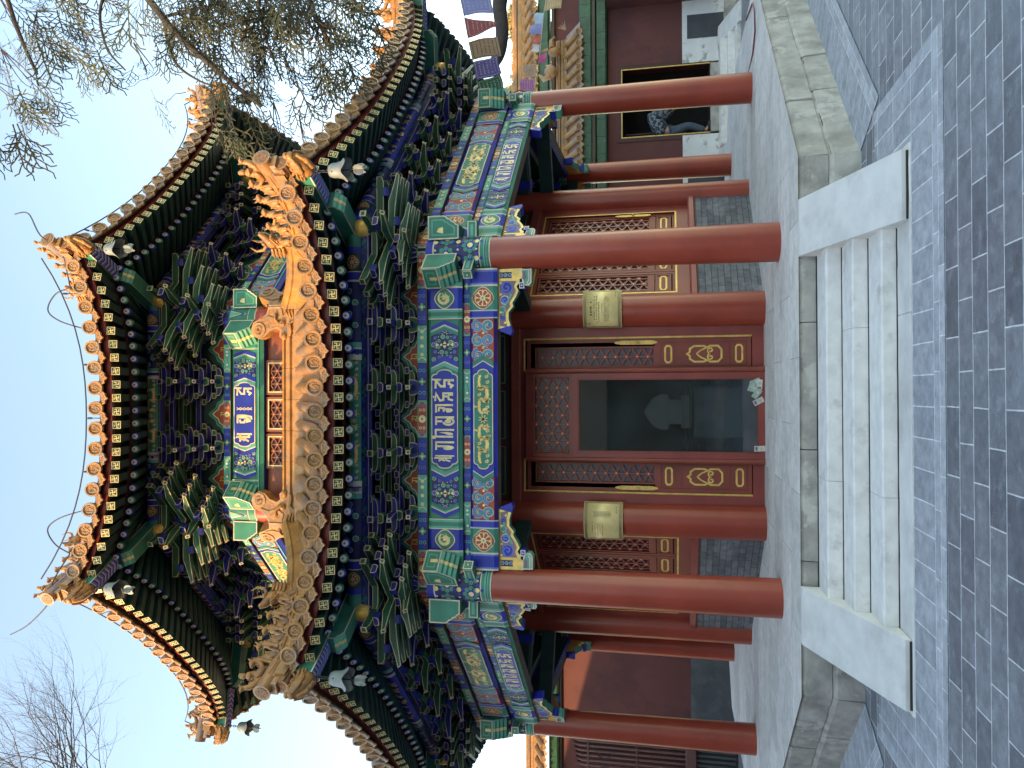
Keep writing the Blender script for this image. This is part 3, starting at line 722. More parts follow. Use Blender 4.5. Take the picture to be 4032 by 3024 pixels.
# ---- beam heads that pass through the columns ------------------------------
def beam_head():
    """fist-shaped end of a large beam; built pointing along +X, base of the head at x=0"""
    mb = MB(); z0, z1 = 3.735, 4.075; H = z1 - z0
    prof = [(0, 0), (.17, 0), (.185, .08 * H / .34), (.20, .10), (.215, .12), (.23, .145), (.235, .17), (.25, .20), (.255, H), (0, H)]
    prof = [(0, .0), (.15, .0), (.165, .03), (.185, .045), (.195, .075), (.215, .09), (.225, .12), (.245, .135), (.255, .165), (.255, H), (0, H)]
    w_ = .13
    for sg in (1, -1):
        rprism(mb, lambda u, v, h: (u, sg * h, z0 + v), prof, 0, w_ , 'green', 'cream', .014)
    d = Deco(mb, lambda u, v, h: (u, -w_ - h, z0 + v)); d.fill(inset(ccw(prof), .04), 'teal', 1); d.fill(inset(ccw(prof), .055), 'green', 2)
    d.fill([(0.06, .17), (.13, .17), (.12, .22), (.08, .24)], 'pgold', 3)
    # end faces with gilt stripe
    d2 = Deco(mb, lambda u, v, h: (.256 + h, u, z0 + v)); d2.rect(-w_, w_, .17, H, 'cream', 1); d2.rect(-w_ + .014, w_ - .014, .182, H - .012, 'green', 2); d2.rect(-w_ + .05, w_ - .05, .21, H - .04, 'teal', 3); d2.rect(-w_ + .062, w_ - .062, .22, H - .05, 'green', 4); d2.rect(-.02, .02, .19, .27, 'pgold', 5)
    for (xa, za, xb, zb) in ((.165, .03, .185, .045), (.195, .075, .215, .09), (.225, .12, .245, .135)):
        mb.add([(xa + .002, -.02, z0 + za - .002), (xb + .002, -.02, z0 + zb - .002), (xb + .002, .02, z0 + zb - .002), (xa + .002, .02, z0 + za - .002)], [(0, 1, 2, 3)], 'pgold')
    for (xa, za, xb, zb) in ((.185, .045, .195, .075), (.215, .09, .225, .12), (.245, .135, .255, .165), (.15, 0, .165, .03)):
        mb.add([(xa + .003, -w_, z0 + za), (xb + .003, -w_, z0 + zb), (xb + .003, w_, z0 + zb), (xa + .003, w_, z0 + za)], [(0, 1, 2, 3)], 'teal')
        mb.add([(xa + .005, -.02, z0 + za), (xb + .005, -.02, z0 + zb), (xb + .005, .02, z0 + zb), (xa + .005, .02, z0 + za)], [(0, 1, 2, 3)], 'pgold')
    return mb.mesh('beam_head')
bh_me = beam_head()
mb = MB(); rprism(mb, lambda u, v, h: (h, u, 3.56 + v), [(-.05, 0), (.05, 0), (.05, .10), (-.05, .10)], 0, .21, 'green', 'cream', .012)
d = Deco(mb, lambda u, v, h: (.211 + h, u, 3.56 + v)); d.rect(-.03, .03, .02, .08, 'teal', 1); d.rect(-.022, .022, .028, .072, 'green', 2); d.rect(-.012, .012, .04, .06, 'cream', 3)
for sg in (-1, 1):
    d = Deco(mb, lambda u, v, h: (u, sg * (.0505 + h), 3.56 + v)); d.rect(.0, .20, .0, .10, 'cream', 1); d.rect(.02, .19, .012, .088, 'green', 2); d.rect(.04, .165, .035, .065, 'teal', 3)
peg_me = mb.mesh('tenon_head')
for k in range(8):
    cx, cy = rot2(0, -R_O, ang_corner(k))
    for sg in (1, -1):
        # beam of face k runs towards +X local; beyond corner k it emerges; beam of face k+1 emerges backwards
        a = ang_face(k) if sg == 1 else ang_face(k + 1) + pi
        ux, uy = cos(a), sin(a)
        link('beam_head', bh_me, pav, a, (cx + ux * .15, cy + uy * .15, 0)); link('tenon_head', peg_me, pav, a, (cx + ux * .15, cy + uy * .15, 0))

# ---- carved brackets under the small beams (que ti) -------------------------
def queti():
    """built against the right-hand end of a beam: spans from x=BL back to the left, hanging from z=3.33"""
    mb = MB(); zt = ZB[0]; x1 = BL - .005; L = .64; D = .05
    out_l = [(0, 0), (0, -.265), (-.10, -.265), (-.115, -.235), (-.15, -.235), (-.19, -.20), (-.235, -.225), (-.29, -.20), (-.33, -.175), (-.36, -.155), (-.40, -.165), (-.46, -.115), (-.53, -.115), (-.60, -.135), (-.66, -.155), (-.70, -.135), (-.645, 0)]
    F = lambda u, v, h: (x1 + u, -(A_O + h), zt + v)
    rprism(mb, F, out_l, -.05, D, 'gold', 'pgold', .01, side='green', back=True)
    d = Deco(mb, lambda u, v, h: (x1 + u, -(A_O + D + h), zt + v), .0018)
    d.fill([(-.035, -.02), (-.035, -.15), (-.10, -.15), (-.10, -.02)], 'navy', 1); 
    for q in range(3): d.curl(-.068, -.04 - q * .045, .02, 'teal' if q % 2 else 'lblue', 'green', 2)
    inner = [(-.13, -.02), (-.13, -.20), (-.19, -.175), (-.235, -.195), (-.30, -.165), (-.36, -.125), (-.40, -.135), (-.46, -.085), (-.54, -.085), (-.62, -.105), (-.60, -.02)]
    d.fill(inner, 'mauve', 1)
    d.curl(-.20, -.095, .068, 'blue', 'lblue', 2, .5, 1, 'lblue'); d.curl(-.33, -.075, .05, 'lblue', 'blue', 2, 2, -1, 'cream'); d.curl(-.43, -.05, .035, 'green', 'teal', 2, 1, 1, 'cream'); d.curl(-.52, -.05, .03, 'blue', 'lblue', 2, 1, 1, 'lblue')
    d.stroke([(-.27, -.15), (-.36, -.1), (-.42, -.07), (-.50, -.06)], .018, 'teal', 4)
    for p in ((-.15, -.03), (-.27, -.03), (-.46, -.03), (-.57, -.08)): d.circ(*p, .014, 'pgold', 4, 6)
    # small green corbel head at the column and blue boss
    rprism(mb, F, [(-.01, -.245), (-.01, -.365), (-.15, -.365), (-.185, -.34), (-.185, -.30), (-.17, -.27)], -.055, D + .012, 'teal', 'cream', .014, back=True)
    d = Deco(mb, lambda u, v, h: (x1 + u, -(A_O + D + .013 + h), zt + v)); d.fill([(-.03, -.27), (-.03, -.30), (-.10, -.31), (-.13, -.29), (-.11, -.265)], 'mauve', 1); d.stroke([(-.02, -.335), (-.13, -.335), (-.165, -.315)], .012, 'cream', 1)
    rprism(mb, F, [(-.15, -.235), (-.15, -.29), (-.215, -.29), (-.215, -.235)], -.05, D + .022, 'blue', 'cream', .01, back=True)
    d = Deco(mb, lambda u, v, h: (x1 + u, -(A_O + D + .023 + h), zt + v)); d.circ(-.182, -.262, .01, 'cream', 1, 6)
    # coloured underside tip
    mb.extr([F(-.60, -.137, -.052), F(-.66, -.157, -.052), F(-.702, -.137, -.052), F(-.648, -.0, -.052), F(-.636, -.0, -.052)], (0, -.104, 0), 'blue')
    return mb
q_me = queti().mesh('carved_corbel')
qm = q_me.copy()
for v_ in qm.vertices: v_.co.x = -v_.co.x
qm.flip_normals()
for k in range(8):
    link('carved_corbel', q_me, pav, ang_face(k)); link('carved_corbel', qm, pav, ang_face(k))

# ---- bracket sets (dou gong) ------------------------------------------------
def arm_poly(L, h):
    return [(-L, h), (-L, .50 * h), (-.88 * L, .22 * h), (-.70 * L, .05 * h), (-.5 * L, 0), (.5 * L, 0), (.70 * L, .05 * h), (.88 * L, .22 * h), (L, .50 * h), (L, h)]
def bracket(mb, H, proj, n, ca, cb, arms=True, ox=0.0, stretch=1.0, w=.066, angs=True, base=True):
    """n levels stepping out to proj; ca = colour of the arms, cb = colour of the blocks; front looks along -Y"""
    h = H / (n + 1.0)
    step = proj / n
    # base block
    mb_f = lambda y: (lambda u, v, d: (ox + u, -y - d, v))
    bw = .085
    if base: rprism(mb, mb_f(-.085), [(-bw * .75, 0), (bw * .75, 0), (bw, h * .35), (bw, h * .8), (-bw, h * .8), (-bw, h * .35)], 0, .19, cb, 'edge', .009)
    for j in range(n + 1):
        z = h * (.45 + j * .95)
        if arms:
            for i in range(0, j + 1):
                if j - i > 1: continue
                L = (.185, .27)[j - i]
                if i == n: L = .20
                y = i * step
                if z + h * .8 > H + .02: continue
                rprism(mb, mb_f(y - .033), [(u, z + v) for u, v in arm_poly(L, h * .50)], 0, w, ca, 'edge', .0085)
                for sg in (-1, 1):
                    rprism(mb, mb_f(y - .04), [(sg * L + u, z + h * .46 + v) for u, v in [(-.026, 0), (.026, 0), (.038, h * .14), (.038, h * .42), (-.038, h * .42), (-.038, h * .14)]], 0, .085, cb, 'edge', .008)
        if not angs: continue
        # protruding member
        side = lambda sg, u0=99.0: (lambda u, v, d: (ox + sg * d * (1 - .42 * max(0.0, min(1.0, (u - u0) / (y1 + .14 - u0)))), -u, v))
        y1 = (j + 1) * step * stretch
        if j < n:
            # drooping beak (ang)
            zt = z + h * .55
            tz = z - h * .38
            poly = [(-.05, z), (y1 * .55, z - h * .02), (y1 * .80, z - h * .10), (y1 + .13 * stretch, tz - .004), (y1 + .15 * stretch, tz + .030), (y1 + .06, z + h * .15), (y1 * .86, z + h * .52), (-.05, z + h * .60)]
            for sg in (1, -1): rprism(mb, side(sg, y1 * .62), poly, 0, .034, ca, 'edge', .008)
            a, b = poly[3], poly[4]
            
            fn = lambda u, v, d: (ox + u, -a[0] - (b[0] - a[0]) * v - d, a[1] + (b[1] - a[1]) * v)
            dd = Deco(mb, fn); dd.rect(-.022, .022, -.1, 1.15, 'edge', 1); dd.rect(-.010, .010, .2, .86, ca, 2)
            c0, c1 = poly[4], poly[5]
            mb.add([(ox - .019, -c0[0], c0[1] + .001), (ox + .019, -c0[0], c0[1] + .001), (ox + .025, -c1[0], c1[1] + .001), (ox - .025, -c1[0], c1[1] + .001)], [(0, 1, 2, 3)], 'brownp')
            # block riding on the beak
            rprism(mb, mb_f(y1 - .04), [(u, z + h * .45 + v) for u, v in [(-.036, 0), (.036, 0), (.052, h * .2), (.052, h * .48), (-.052, h * .48), (-.052, h * .2)]], 0, .09, cb, 'edge', .008)
        else:
            y1 = (n + .55) * step * stretch
            poly = [(-.05, z), (y1 - .05, z), (y1, z + h * .18), (y1, z + h * .62), (-.05, z + h * .62)]
            for sg in (1, -1): rprism(mb, side(sg), poly, 0, .034, ca, 'edge', .008)
            dd = Deco(mb, lambda u, v, q: (ox + u, -y1 - .001 - q, v)); dd.rect(-.034, .034, z + h * .1, z + h * .62, 'edge', 1); dd.rect(-.023, .023, z + h * .22, z + h * .52, ca, 2)
def bracket_mesh(H, proj, n, ca, cb, name='bracket_set'):
    mb = MB(); bracket(mb, H, proj, n, ca, cb); return mb.mesh(name)
def corner_bracket_mesh(H, proj, n, ca, cb, RR):
    """built with the corner diagonal pointing to -Y, origin at the corner"""
    mb = MB()
    mb.X = None
    bracket(mb, H, proj * 1.08, n, ca, cb, arms=False, stretch=1.30, w=.08)
    for sg in (-1, 1):
        mb.X = Matrix.Rotation(sg * pi / 8, 4, 'Z')
        bracket(mb, H, proj, n, ca, cb, arms=True, angs=False)
        # members in line with the neighbouring face run on past the corner and end in beaks
        mb.X = Matrix.Rotation(-sg * 3 * pi / 8, 4, 'Z')
        for i in range(3): bracket(mb, H, proj, n, ca, cb, arms=False, ox=sg * (i * .155 - .02), stretch=1.38, base=False)
    mb.X = None
    return mb.mesh('corner_bracket_set')
def board(name, rr, L, z0, z1, xs, gl, n_):
    """red infill board between the sets, with green wave borders round each set and a small gilt letter between"""
    mb = MB(); mb.box(-L, L, -rr + .0, -rr + .03, z0, z1, 'dgreen')
    d = Deco(mb, lambda u, v, h: (u, -rr - h, v), .002)
    H = z1 - z0
    sp = xs[1] - xs[0]; q = sp / .675
    for i in range(len(xs) + 1):
        xm = xs[0] - sp / 2 + i * sp
        half = [(.172, 0), (.160, .05), (.105, .075), (.088, .112), (.045, .13), (.022, .17)]
        tri = [(u, v) for u, v in half] + [(0, .195)] + [(-u, v) for u, v in half[::-1]]
        for m_, k_, l_ in (('teal', 1.36, 1), ('green', 1.30, 2), ('cream', 1.09, 3), ('redp', 1.0, 4)):
            pts = [(max(-L, min(L, xm + u * q * k_)), z0 + min(H, max(0, v * k_ * (1.0 if n_ == 2 else 1.15)))) for u, v in tri]
            if max(p[0] for p in pts) - min(p[0] for p in pts) > .1: d.fill(pts, m_, l_)
        if abs(xm) < L - .05: glyph(d, gl[i % len(gl)], xm - .028, z0 + .03, .056, .085, 'gold', 6, .16, 'brownp')
    return mb.mesh(name)
def tie(mb, rr, z0, z1, mat, L=None, th=.05, deco=None):
    L = L or rr * S8
    mb.box(-L, L, -rr, -rr + th, z0, z1, mat)
    d = Deco(mb, lambda u, v, h: (u, -rr - h, v)); d.rect(-L, L, z0, z0 + .007, 'edge', 1); d.rect(-L, L, z1 - .007, z1, 'edge', 1)
    if deco:
        n = int(2 * L / .30)
        for i in range(n):
            c = -L + (i + .5) * 2 * L / n; h = z1 - z0; vc = (z0 + z1) / 2
            d.stroke([(c - .12, vc), (c - .08, vc + h * .2), (c - .05, vc - h * .2), (c - .02, vc + h * .25), (c + .02, vc - h * .2), (c + .05, vc + h * .2), (c + .12, vc)], .008, deco, 2)
            d.ring(c, vc, h * .2, .007, deco, 2, 8)
def purlin_mesh(rr, z0, z1, kind):
    mb = MB(); r = (z1 - z0) / 2; zc = (z0 + z1) / 2; L = (rr + r) * S8
    N = 16
    V = [(sx * L, -rr + r * sin(2 * pi * i / N), zc + r * cos(2 * pi * i / N)) for sx in (-1, 1) for i in range(N)]
    mb.add(V, [(i, (i + 1) % N, (i + 1) % N + N, i + N) for i in range(N)], 'blue' if kind else 'green', True)
    C = pi * r
    d = Deco(mb, lambda u, v, h: (u, -rr - (r + h) * cos((v) / r), zc + (r + h) * sin(v / r)), .003)
    v0, v1 = -C * .44, C * .36
    def rc(u0, u1, m_, l_):
        for i in range(8): d.rect(u0, u1, v0 + (v1 - v0) * i / 8, v0 + (v1 - v0) * (i + 1) / 8, m_, l_)
    for s in (-1, 1):
        def q(a, b, m_, l_): u0, u1 = sorted((s * a * L, s * b * L)); rc(u0, u1, m_, l_)
        q(.86, .89, 'blue', 1); q(.76, .86, 'dgreen', 1)
        roundel(d, s * .81 * L, 0, r * .8, 'redp', 'pgold', 'pgold', 2, 'flower')
        q(.72, .76, 'blue', 2); q(.71, .72, 'cream', 2); q(.76, .765, 'cream', 2)
        u0, u1 = sorted((s * .40 * L, s * .71 * L)); q(.40, .71, 'navy', 1)
        for j in range(5):
            uu = s * (.43 + .058 * j) * L; d.curl(uu, (-1) ** j * r * .35, r * .38, 'teal' if j % 2 else 'lblue', 'green', 2, j)
        for a, m_ in ((.40, 'teal'), (.375, 'cream'), (.365, 'blue'), (.34, 'cream')): q(a - .03, a, m_, 3)
    rc(-.32 * L, .32 * L, 'blue' if kind else 'green', 1)
    if kind:
        n = 7
        for i in range(n): glyph(d, GL[i][0], (-.26 + .52 * i / n) * L, -r * .62, .05 * L, r * 1.1, 'gold', 2, .16, 'gold')
    else: dragons(d, -.31 * L, .31 * L, -r * .85, r * .75, 2)
    return mb.mesh('eave_purlin')

def storey(a, z_base, H, proj, n, xs, r_pl, z_pl, labels):
    """brackets, boards, tie beams and purlins of one storey on the octagon with apothem a"""
    RR = a / cos(pi / 8)
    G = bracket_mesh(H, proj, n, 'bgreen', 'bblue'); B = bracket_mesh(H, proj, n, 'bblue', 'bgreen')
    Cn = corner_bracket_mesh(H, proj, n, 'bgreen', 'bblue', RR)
    bd = [board('bracket_board', a - .03, a * S8, z_base, z_base + H, xs, g, n) for g in (['mi', 'ma', 'da'], ['ha', 'ne', 'ma'])]
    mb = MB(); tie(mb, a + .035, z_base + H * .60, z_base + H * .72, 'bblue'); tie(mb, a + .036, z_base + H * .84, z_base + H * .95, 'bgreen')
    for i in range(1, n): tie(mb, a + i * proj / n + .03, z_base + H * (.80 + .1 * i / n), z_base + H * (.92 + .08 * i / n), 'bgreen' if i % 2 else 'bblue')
    tie_me = mb.mesh('tie_beam')
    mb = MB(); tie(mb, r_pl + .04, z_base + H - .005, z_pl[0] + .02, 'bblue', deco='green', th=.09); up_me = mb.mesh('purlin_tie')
    pm = [purlin_mesh(r_pl, z_pl[0], z_pl[1], 0), purlin_mesh(r_pl, z_pl[0], z_pl[1], 1)]
    for k in range(8):
        r = ang_face(k)
        link('bracket_board', bd[k % 2], pav, r); link('tie_beam', tie_me, pav, r); link('purlin_tie', up_me, pav, r); link('eave_purlin', pm[k % 2], pav, r)
        for i, x in enumerate(xs):
            px, py = rot2(x, -a, r); green = (min(i, len(xs) - 1 - i) % 2 == 1) if len(xs) > 2 else False
            link('bracket_set', G if green else B, pav, r, (px, py, z_base))
        px, py = rot2(0, -RR, ang_corner(k)); link('corner_bracket_set', Cn, pav, ang_corner(k), (px, py, z_base))
storey(A_O, ZB[4], .39, .46, 2, [-1.01, -.337, .337, 1.01], 4.75, (4.655, 4.825), 0)

# ---- upper storey -----------------------------------------------------------
mb = MB(); mb.lathe([(.178, 5.6), (.176, 6.96)], 'column_red', 22); mb.lathe([(.178, 6.80), (.185, 6.81), (.185, 6.905), (.178, 6.915)], 'cream', 22); mb.lathe([(.187, 6.815), (.187, 6.90)], 'green', 22)
mb.lathe([(.180, 6.915), (.180, 7.18)], 'green', 22)
dc = Deco(mb, lambda u, v, h: ((.181 + h) * sin(u / .181), -(.181 + h) * cos(u / .181), v))
for i in range(6):
    u = TW * i / 6
    for m_, k_ in (('cream', 1.0), ('blue', .86), ('cream', .5), ('teal', .38)):
        dc.fill([(u - TW / 12 * k_, 7.16), (u, 6.93 + .1 * (1 - k_)), (u + TW / 12 * k_, 7.16)], m_, 1 + (1 - k_) * 6)
uc_me = mb.mesh('upper_column')
for k in range(8):
    x, y = rot2(0, -R_I, ang_corner(k)); link('upper_column', uc_me, pav, ang_corner(k), (x, y, 0))
YU = 3.095; BLU = A_I * S8 - .165
def upper_beam(kind):
    mb = MB(); z0, z1 = 6.735, 7.18; y0_ = YU
    global YF
    sv = YF; 
    sec_b = .05
    beam_body(mb, z0, z1, .2, YU, 'green' if kind == 'S' else 'blue', L=BLU, under='blue', b=.05)
    fn0 = beam_fn(YU, z0, z1, .05)
    if kind == 'S': paint_sanskrit(mb, YU, z0 + .06, z1, BLU, [('a', -.30, .12), ('ah', -.06, .12), ('vis', .075, .055), ('om', .30, .12)], k=.80)
    else: paint_dragon(mb, YU, z0 + .06, z1, BLU, k=.80)
    d = Deco(mb, lambda u, v, h: (u, -YU - h, v)); d.rect(-BLU, BLU, z0 + .05, z0 + .065, 'teal', 6)
    return mb.mesh('upper_beam')
ubA, ubB = upper_beam('S'), upper_beam('D')
def upper_plate():
    mb = MB(); L = (YU + .02) * S8; mb.box(-L + .01, L - .01, -YU - .02, -A_I + .1, 7.183, 7.283, 'brownp')
    d = Deco(mb, lambda u, v, h: (u, -YU - .02 - h, v)); band_strip(d, -L + .01, L - .01, 7.186, 7.28, 1, 1); return mb.mesh('plate_beam')
up = upper_plate()
# latticed windows under the upper beam
def lattice(mb, u0, u1, v0, v1, y, pitch=.115, barw=.016, th=.02, mat='frame_red', back='dirtyglass', dots='pgold'):
    mb.add([(u0, -y + .03, v0), (u1, -y + .03, v0), (u1, -y + .03, v1), (u0, -y + .03, v1)], [(0, 1, 2, 3)], back)
    d = Deco(mb, lambda u, v, h: (u, -y - h, v), .004)
    def clip(p, q):
        # Liang-Barsky
        x0, y0 = p; dx, dy = q[0] - p[0], q[1] - p[1]; t0, t1 = 0.0, 1.0
        for a, b in ((-dx, x0 - u0), (dx, u1 - x0), (-dy, y0 - v0), (dy, v1 - y0)):
            if abs(a) < 1e-12:
                if b < 0: return None
            else:
                t = b / a
                if a < 0: t0 = max(t0, t)
                else: t1 = min(t1, t)
        if t1 - t0 < 1e-3: return None
        return (x0 + t0 * dx, y0 + t0 * dy), (x0 + t1 * dx, y0 + t1 * dy)
    def bar(p, q):
        c = clip(p, q)
        if not c: return
        a, b = Vector(c[0]), Vector(c[1]); t = (b - a).normalized(); nn = Vector((-t.y, t.x)) * barw / 2
        P = [a + nn, a - nn, b - nn, b + nn]
        mb.add([(p_.x, -y, p_.y) for p_ in P] + [(p_.x, -y + th, p_.y) for p_ in P], [(0, 1, 2, 3), (0, 1, 5, 4), (2, 3, 7, 6), (1, 2, 6, 5), (3, 0, 4, 7)], mat)
    h = pitch * sqrt(3) / 2
    W, Hh = u1 - u0, v1 - v0; uc, vc = (u0 + u1) / 2, (v0 + v1) / 2
    R = int((W + Hh) / h) + 3
    for a in (90, 30, 150):
        t = Vector((cos(radians(a)), sin(radians(a)))); nn = Vector((-t.y, t.x))
        for i in range(-R, R + 1):
            c = Vector((uc, vc)) + nn * (i * h); bar(tuple(c - t * 5), tuple(c + t * 5))
    # nodes: petals and gilt studs on the triangular grid
    for i in range(-R * 2, R * 2 + 1):
        for j in range(-R, R + 1):
            u = uc + j * h; v = vc + (i + .5 * (j % 2)) * pitch
            if u0 + .004 < u < u1 - .004 and v0 + .004 < v < v1 - .004:
                d.circ(u, v, pitch * .26, mat, 1, 8, ph=0); d.circ(u, v, pitch * .07, dots, 2, 6)
def frame(mb, u0, u1, v0, v1, w, y0, y1, mat, gilt=None, gw=.014):
    for a in ((u0, u1, v0, v0 + w), (u0, u1, v1 - w, v1), (u0, u0 + w, v0 + w, v1 - w), (u1 - w, u1, v0 + w, v1 - w)): mb.box(a[0], a[1], -y1, -y0, a[2], a[3], mat)
    if gilt:
        d = Deco(mb, lambda u, v, h: (u, -y1 - h, v), .003)
        d.stroke([(u0 + w * .8, v0 + w * .8), (u1 - w * .8, v0 + w * .8), (u1 - w * .8, v1 - w * .8), (u0 + w * .8, v1 - w * .8)], gw, gilt, 1, True)
mb = MB(); mb.box(-BLU - .02, BLU + .02, -A_I + .02, -A_I + .08, 5.4, 6.735, 'wood_brown')
uw_back = mb.mesh('upper_wall')
def up_window():
    mb = MB(); frame(mb, -.225, .225, 5.95, 6.73, .045, 2.99, 3.02, 'wood_brown', 'pgold', .015); lattice(mb, -.175, .175, 6.0, 6.67, 3.0, .098, .015, mat='wood_brown'); return mb.mesh('lattice_window')
uw = up_window()
for k in range(8):
    r = ang_face(k)
    link('upper_beam', ubA if k % 2 == 0 else ubB, pav, r, label='upper beam with gold script on a blue panel' if k % 2 == 0 else 'upper beam with gold dragons on a green panel')
    link('plate_beam', up, pav, r); link('upper_wall', uw_back, pav, r)
    if k in (0, 1, 2, 6, 7):
        for x in (-.48, 0, .48):
            px, py = rot2(x, 0, r); link('lattice_window', uw, pav, r, (px, py, 0))
    cx, cy = rot2(0, -R_I, ang_corner(k))
    for sg in (1, -1):
        a = ang_face(k) if sg == 1 else ang_face(k + 1) + pi
        link('beam_head', bh_me, pav, a, (cx + cos(a) * .15, cy + sin(a) * .15, 3.07))
storey(A_I + .03, 7.283, .62, .52, 3, [-.43, .43], 3.52, (7.915, 8.085), 0)

# ------------------------------------------------------------------ eaves and roofs
LOW = dict(r0=5.50, z0=4.590, dz=.30, dr=.09, N=28, NT=20, rp=4.75, zp=4.825, rr=.40, rt=3.32, zt=6.07, name='lower')
UPP = dict(r0=4.50, z0=7.770, dz=.31, dr=.09, N=24, NT=16, rp=3.52, zp=8.085, rr=.40, rt=0.25, zt=11.2, name='upper')
def er(E, t): return E['r0'] + E['dr'] * abs(t) ** 2.6
def ez(E, t): return E['z0'] + E['dz'] * abs(t) ** 2.6
mb = MB()
def flying_mesh():
    mb = MB(); w_ = .044; L = .85
    mb.box(-w_, w_, 0, L, -w_, w_, 'dgreen')
    d = Deco(mb, lambda u, v, h: (u, -.001 - h, v), .0014)
    w2 = w_ * 1.0
    d.rect(-w2, w2, -w2, w2, 'pgold', 1); d.rect(-w2 + .008, w2 - .008, -w2 + .008, w2 - .008, 'dgreen', 2)
    a = .024; q = .0085
    d.stroke([(-a, a), (0, a), (0, -a), (a, -a)], q, 'pgold', 3); d.stroke([(-a, -a), (-a, 0), (a, 0), (a, a)], q, 'pgold', 4)
    return mb.mesh('flying_rafter')
def round_mesh(c1, c2):
    mb = MB(); r = .046; n = 12
    V = [(r * cos(2 * pi * k / n), y, r * sin(2 * pi * k / n)) for y in (0, 1.15) for k in range(n)]
    mb.add(V, [(k, (k + 1) % n, (k + 1) % n + n, k + n) for k in range(n)], 'dgreen', True)
    d = Deco(mb, lambda u, v, h: (u, -.001 - h, v), .0014)
    d.circ(0, 0, r, c1, 1, 14); d.circ(0, .008, r * .70, 'white', 2, 12); d.circ(0, .015, r * .36, 'pgold', 3, 9); d.circ(0, .017, r * .2, c1, 4, 7)
    return mb.mesh('round_rafter')
fl_me = flying_mesh(); rd_me = [round_mesh('blue', 'lblue'), round_mesh('green', 'teal')]
def frame_mat(Epos, Bpos, rz):
    E_, B_ = Vector(Epos), Vector(Bpos); y = (B_ - E_).normalized(); x = y.cross(Vector((0, 0, 1))).normalized(); z = x.cross(y)
    Mx = Matrix.Identity(4)
    for i in range(3): Mx[i][0] = x[i]; Mx[i][1] = y[i]; Mx[i][2] = z[i]; Mx[i][3] = E_[i]
    return Matrix.Rotation(rz, 4, 'Z') @ Mx
fl_list, rd_list = [], []
for E in (LOW, UPP):
    wE = (E['r0'] + E['dr']) * S8
    for k in range(8):
        for i in range(E['N']):
            xe = (i + .5 - E['N'] / 2) * (2 * wE * .975 / E['N'])
            t = xe / (er(E, xe / wE) * S8); t = max(-1, min(1, t))
            r, z = er(E, t), ez(E, t); lift = z - E['z0']
            sg = 1 if xe > 0 else -1
            fan = sg * radians(19) * max(0, (abs(t) - .45) / .55) ** 1.3
            L = .6
            fl_list.append((frame_mat((xe, -r, z), (xe - sin(fan) * L, -r + cos(fan) * L, z + .265 - lift * .35), ang_face(k)), k, i))
            # round rafter set back under the flying rafter
            s_ = (E['zp'] + .05 - (E['z0'] + .063)) / (E['r0'] - E['rr'] - E['rp'])
            xr = xe - sin(fan) * E['rr']; rr_ = r - cos(fan) * E['rr']
            zz = E['z0'] + .058 + lift * .72
            rd_list.append((frame_mat((xr, -rr_, zz), (xr - sin(fan) * L, -rr_ + cos(fan) * L, zz + s_ * L - lift * .25), ang_face(k)), k, i))
def scatter(items, meshes, name):
    def near(it): return (it[0].to_translation() - CAM_POS).length * (1.0 if it[1] in (0, 1, 7) else 3.0)
    order = sorted(items, key=near)
    for mtx, k, i in order[:100]:
        o = bpy.data.objects.new(name, meshes[i % len(meshes)]); COL.objects.link(o); o.parent = pav; o.matrix_basis = mtx
    bm = bmesh.new(); 
    base = meshes[0].copy(); 
    V = []; F = []; MI = []; mats = []
    for mtx, k, i in order[100:]:
        me = meshes[i % len(meshes)]; o = len(V)
        V.extend([tuple(mtx @ v.co) for v in me.vertices])
        for p in me.polygons:
            mt = me.materials[p.material_index]
            if mt not in mats: mats.append(mt)
            F.append([o + q for q in p.vertices]); MI.append(mats.index(mt))
    bm.free(); bpy.data.meshes.remove(base)
    me = bpy.data.meshes.new(name); me.from_pydata(V, [], F)
    for mt in mats: me.materials.append(mt)
    me.polygons.foreach_set('material_index', MI); me.update()
    o = link(name, me, pav); o['kind'] = 'stuff'
scatter(fl_list, [fl_me], 'flying_rafter'); scatter(rd_list, rd_me, 'round_rafter')

def soffit(E):
    mb = MB(); N = 24; g = []
    s_ = (E['zp'] + .05 - (E['z0'] + .063)) / (E['r0'] - E['rr'] - E['rp'])
    for j in range(N + 1):
        t = -1 + 2 * j / N; r, z = er(E, t), ez(E, t); lift = z - E['z0']; row = []
        for (rr_, zz) in ((r - .01, z + .046), (r - E['rr'] - .03, z + .046 + .185 - lift * .2), (r - E['rr'] + .005, E['z0'] + .058 + lift * .72 + .05), (E['rp'] - .3, E['z0'] + .108 + s_ * (E['r0'] - E['rr'] - E['rp'] + .3) + lift * .4)):
            row.append((t * rr_ * S8, -rr_, zz))
        g.append(row)
    for j in range(N):
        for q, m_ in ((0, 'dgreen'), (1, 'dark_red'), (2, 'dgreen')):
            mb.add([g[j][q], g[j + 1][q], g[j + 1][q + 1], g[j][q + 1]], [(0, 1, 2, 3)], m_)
    return mb.mesh('eave_soffit')
def fascia(E):
    mb = MB(); N = 28
    for (dr_, za, zb, th, m_) in ((.015, .047, .125, .04, 'fascia_red'),):
        P = []
        for j in range(N + 1):
            t = -1 + 2 * j / N; r, z = er(E, t) + dr_, ez(E, t)
            P.append([(t * r * S8, -r, z + za), (t * r * S8, -r, z + zb), (t * (r - th) * S8, -r + th, z + zb), (t * (r - th) * S8, -r + th, z + za)])
        for j in range(N):
            for q in range(4): mb.add([P[j][q], P[j + 1][q], P[j + 1][(q + 1) % 4], P[j][(q + 1) % 4]], [(0, 1, 2, 3)], m_)
    return mb.mesh('eave_fascia')
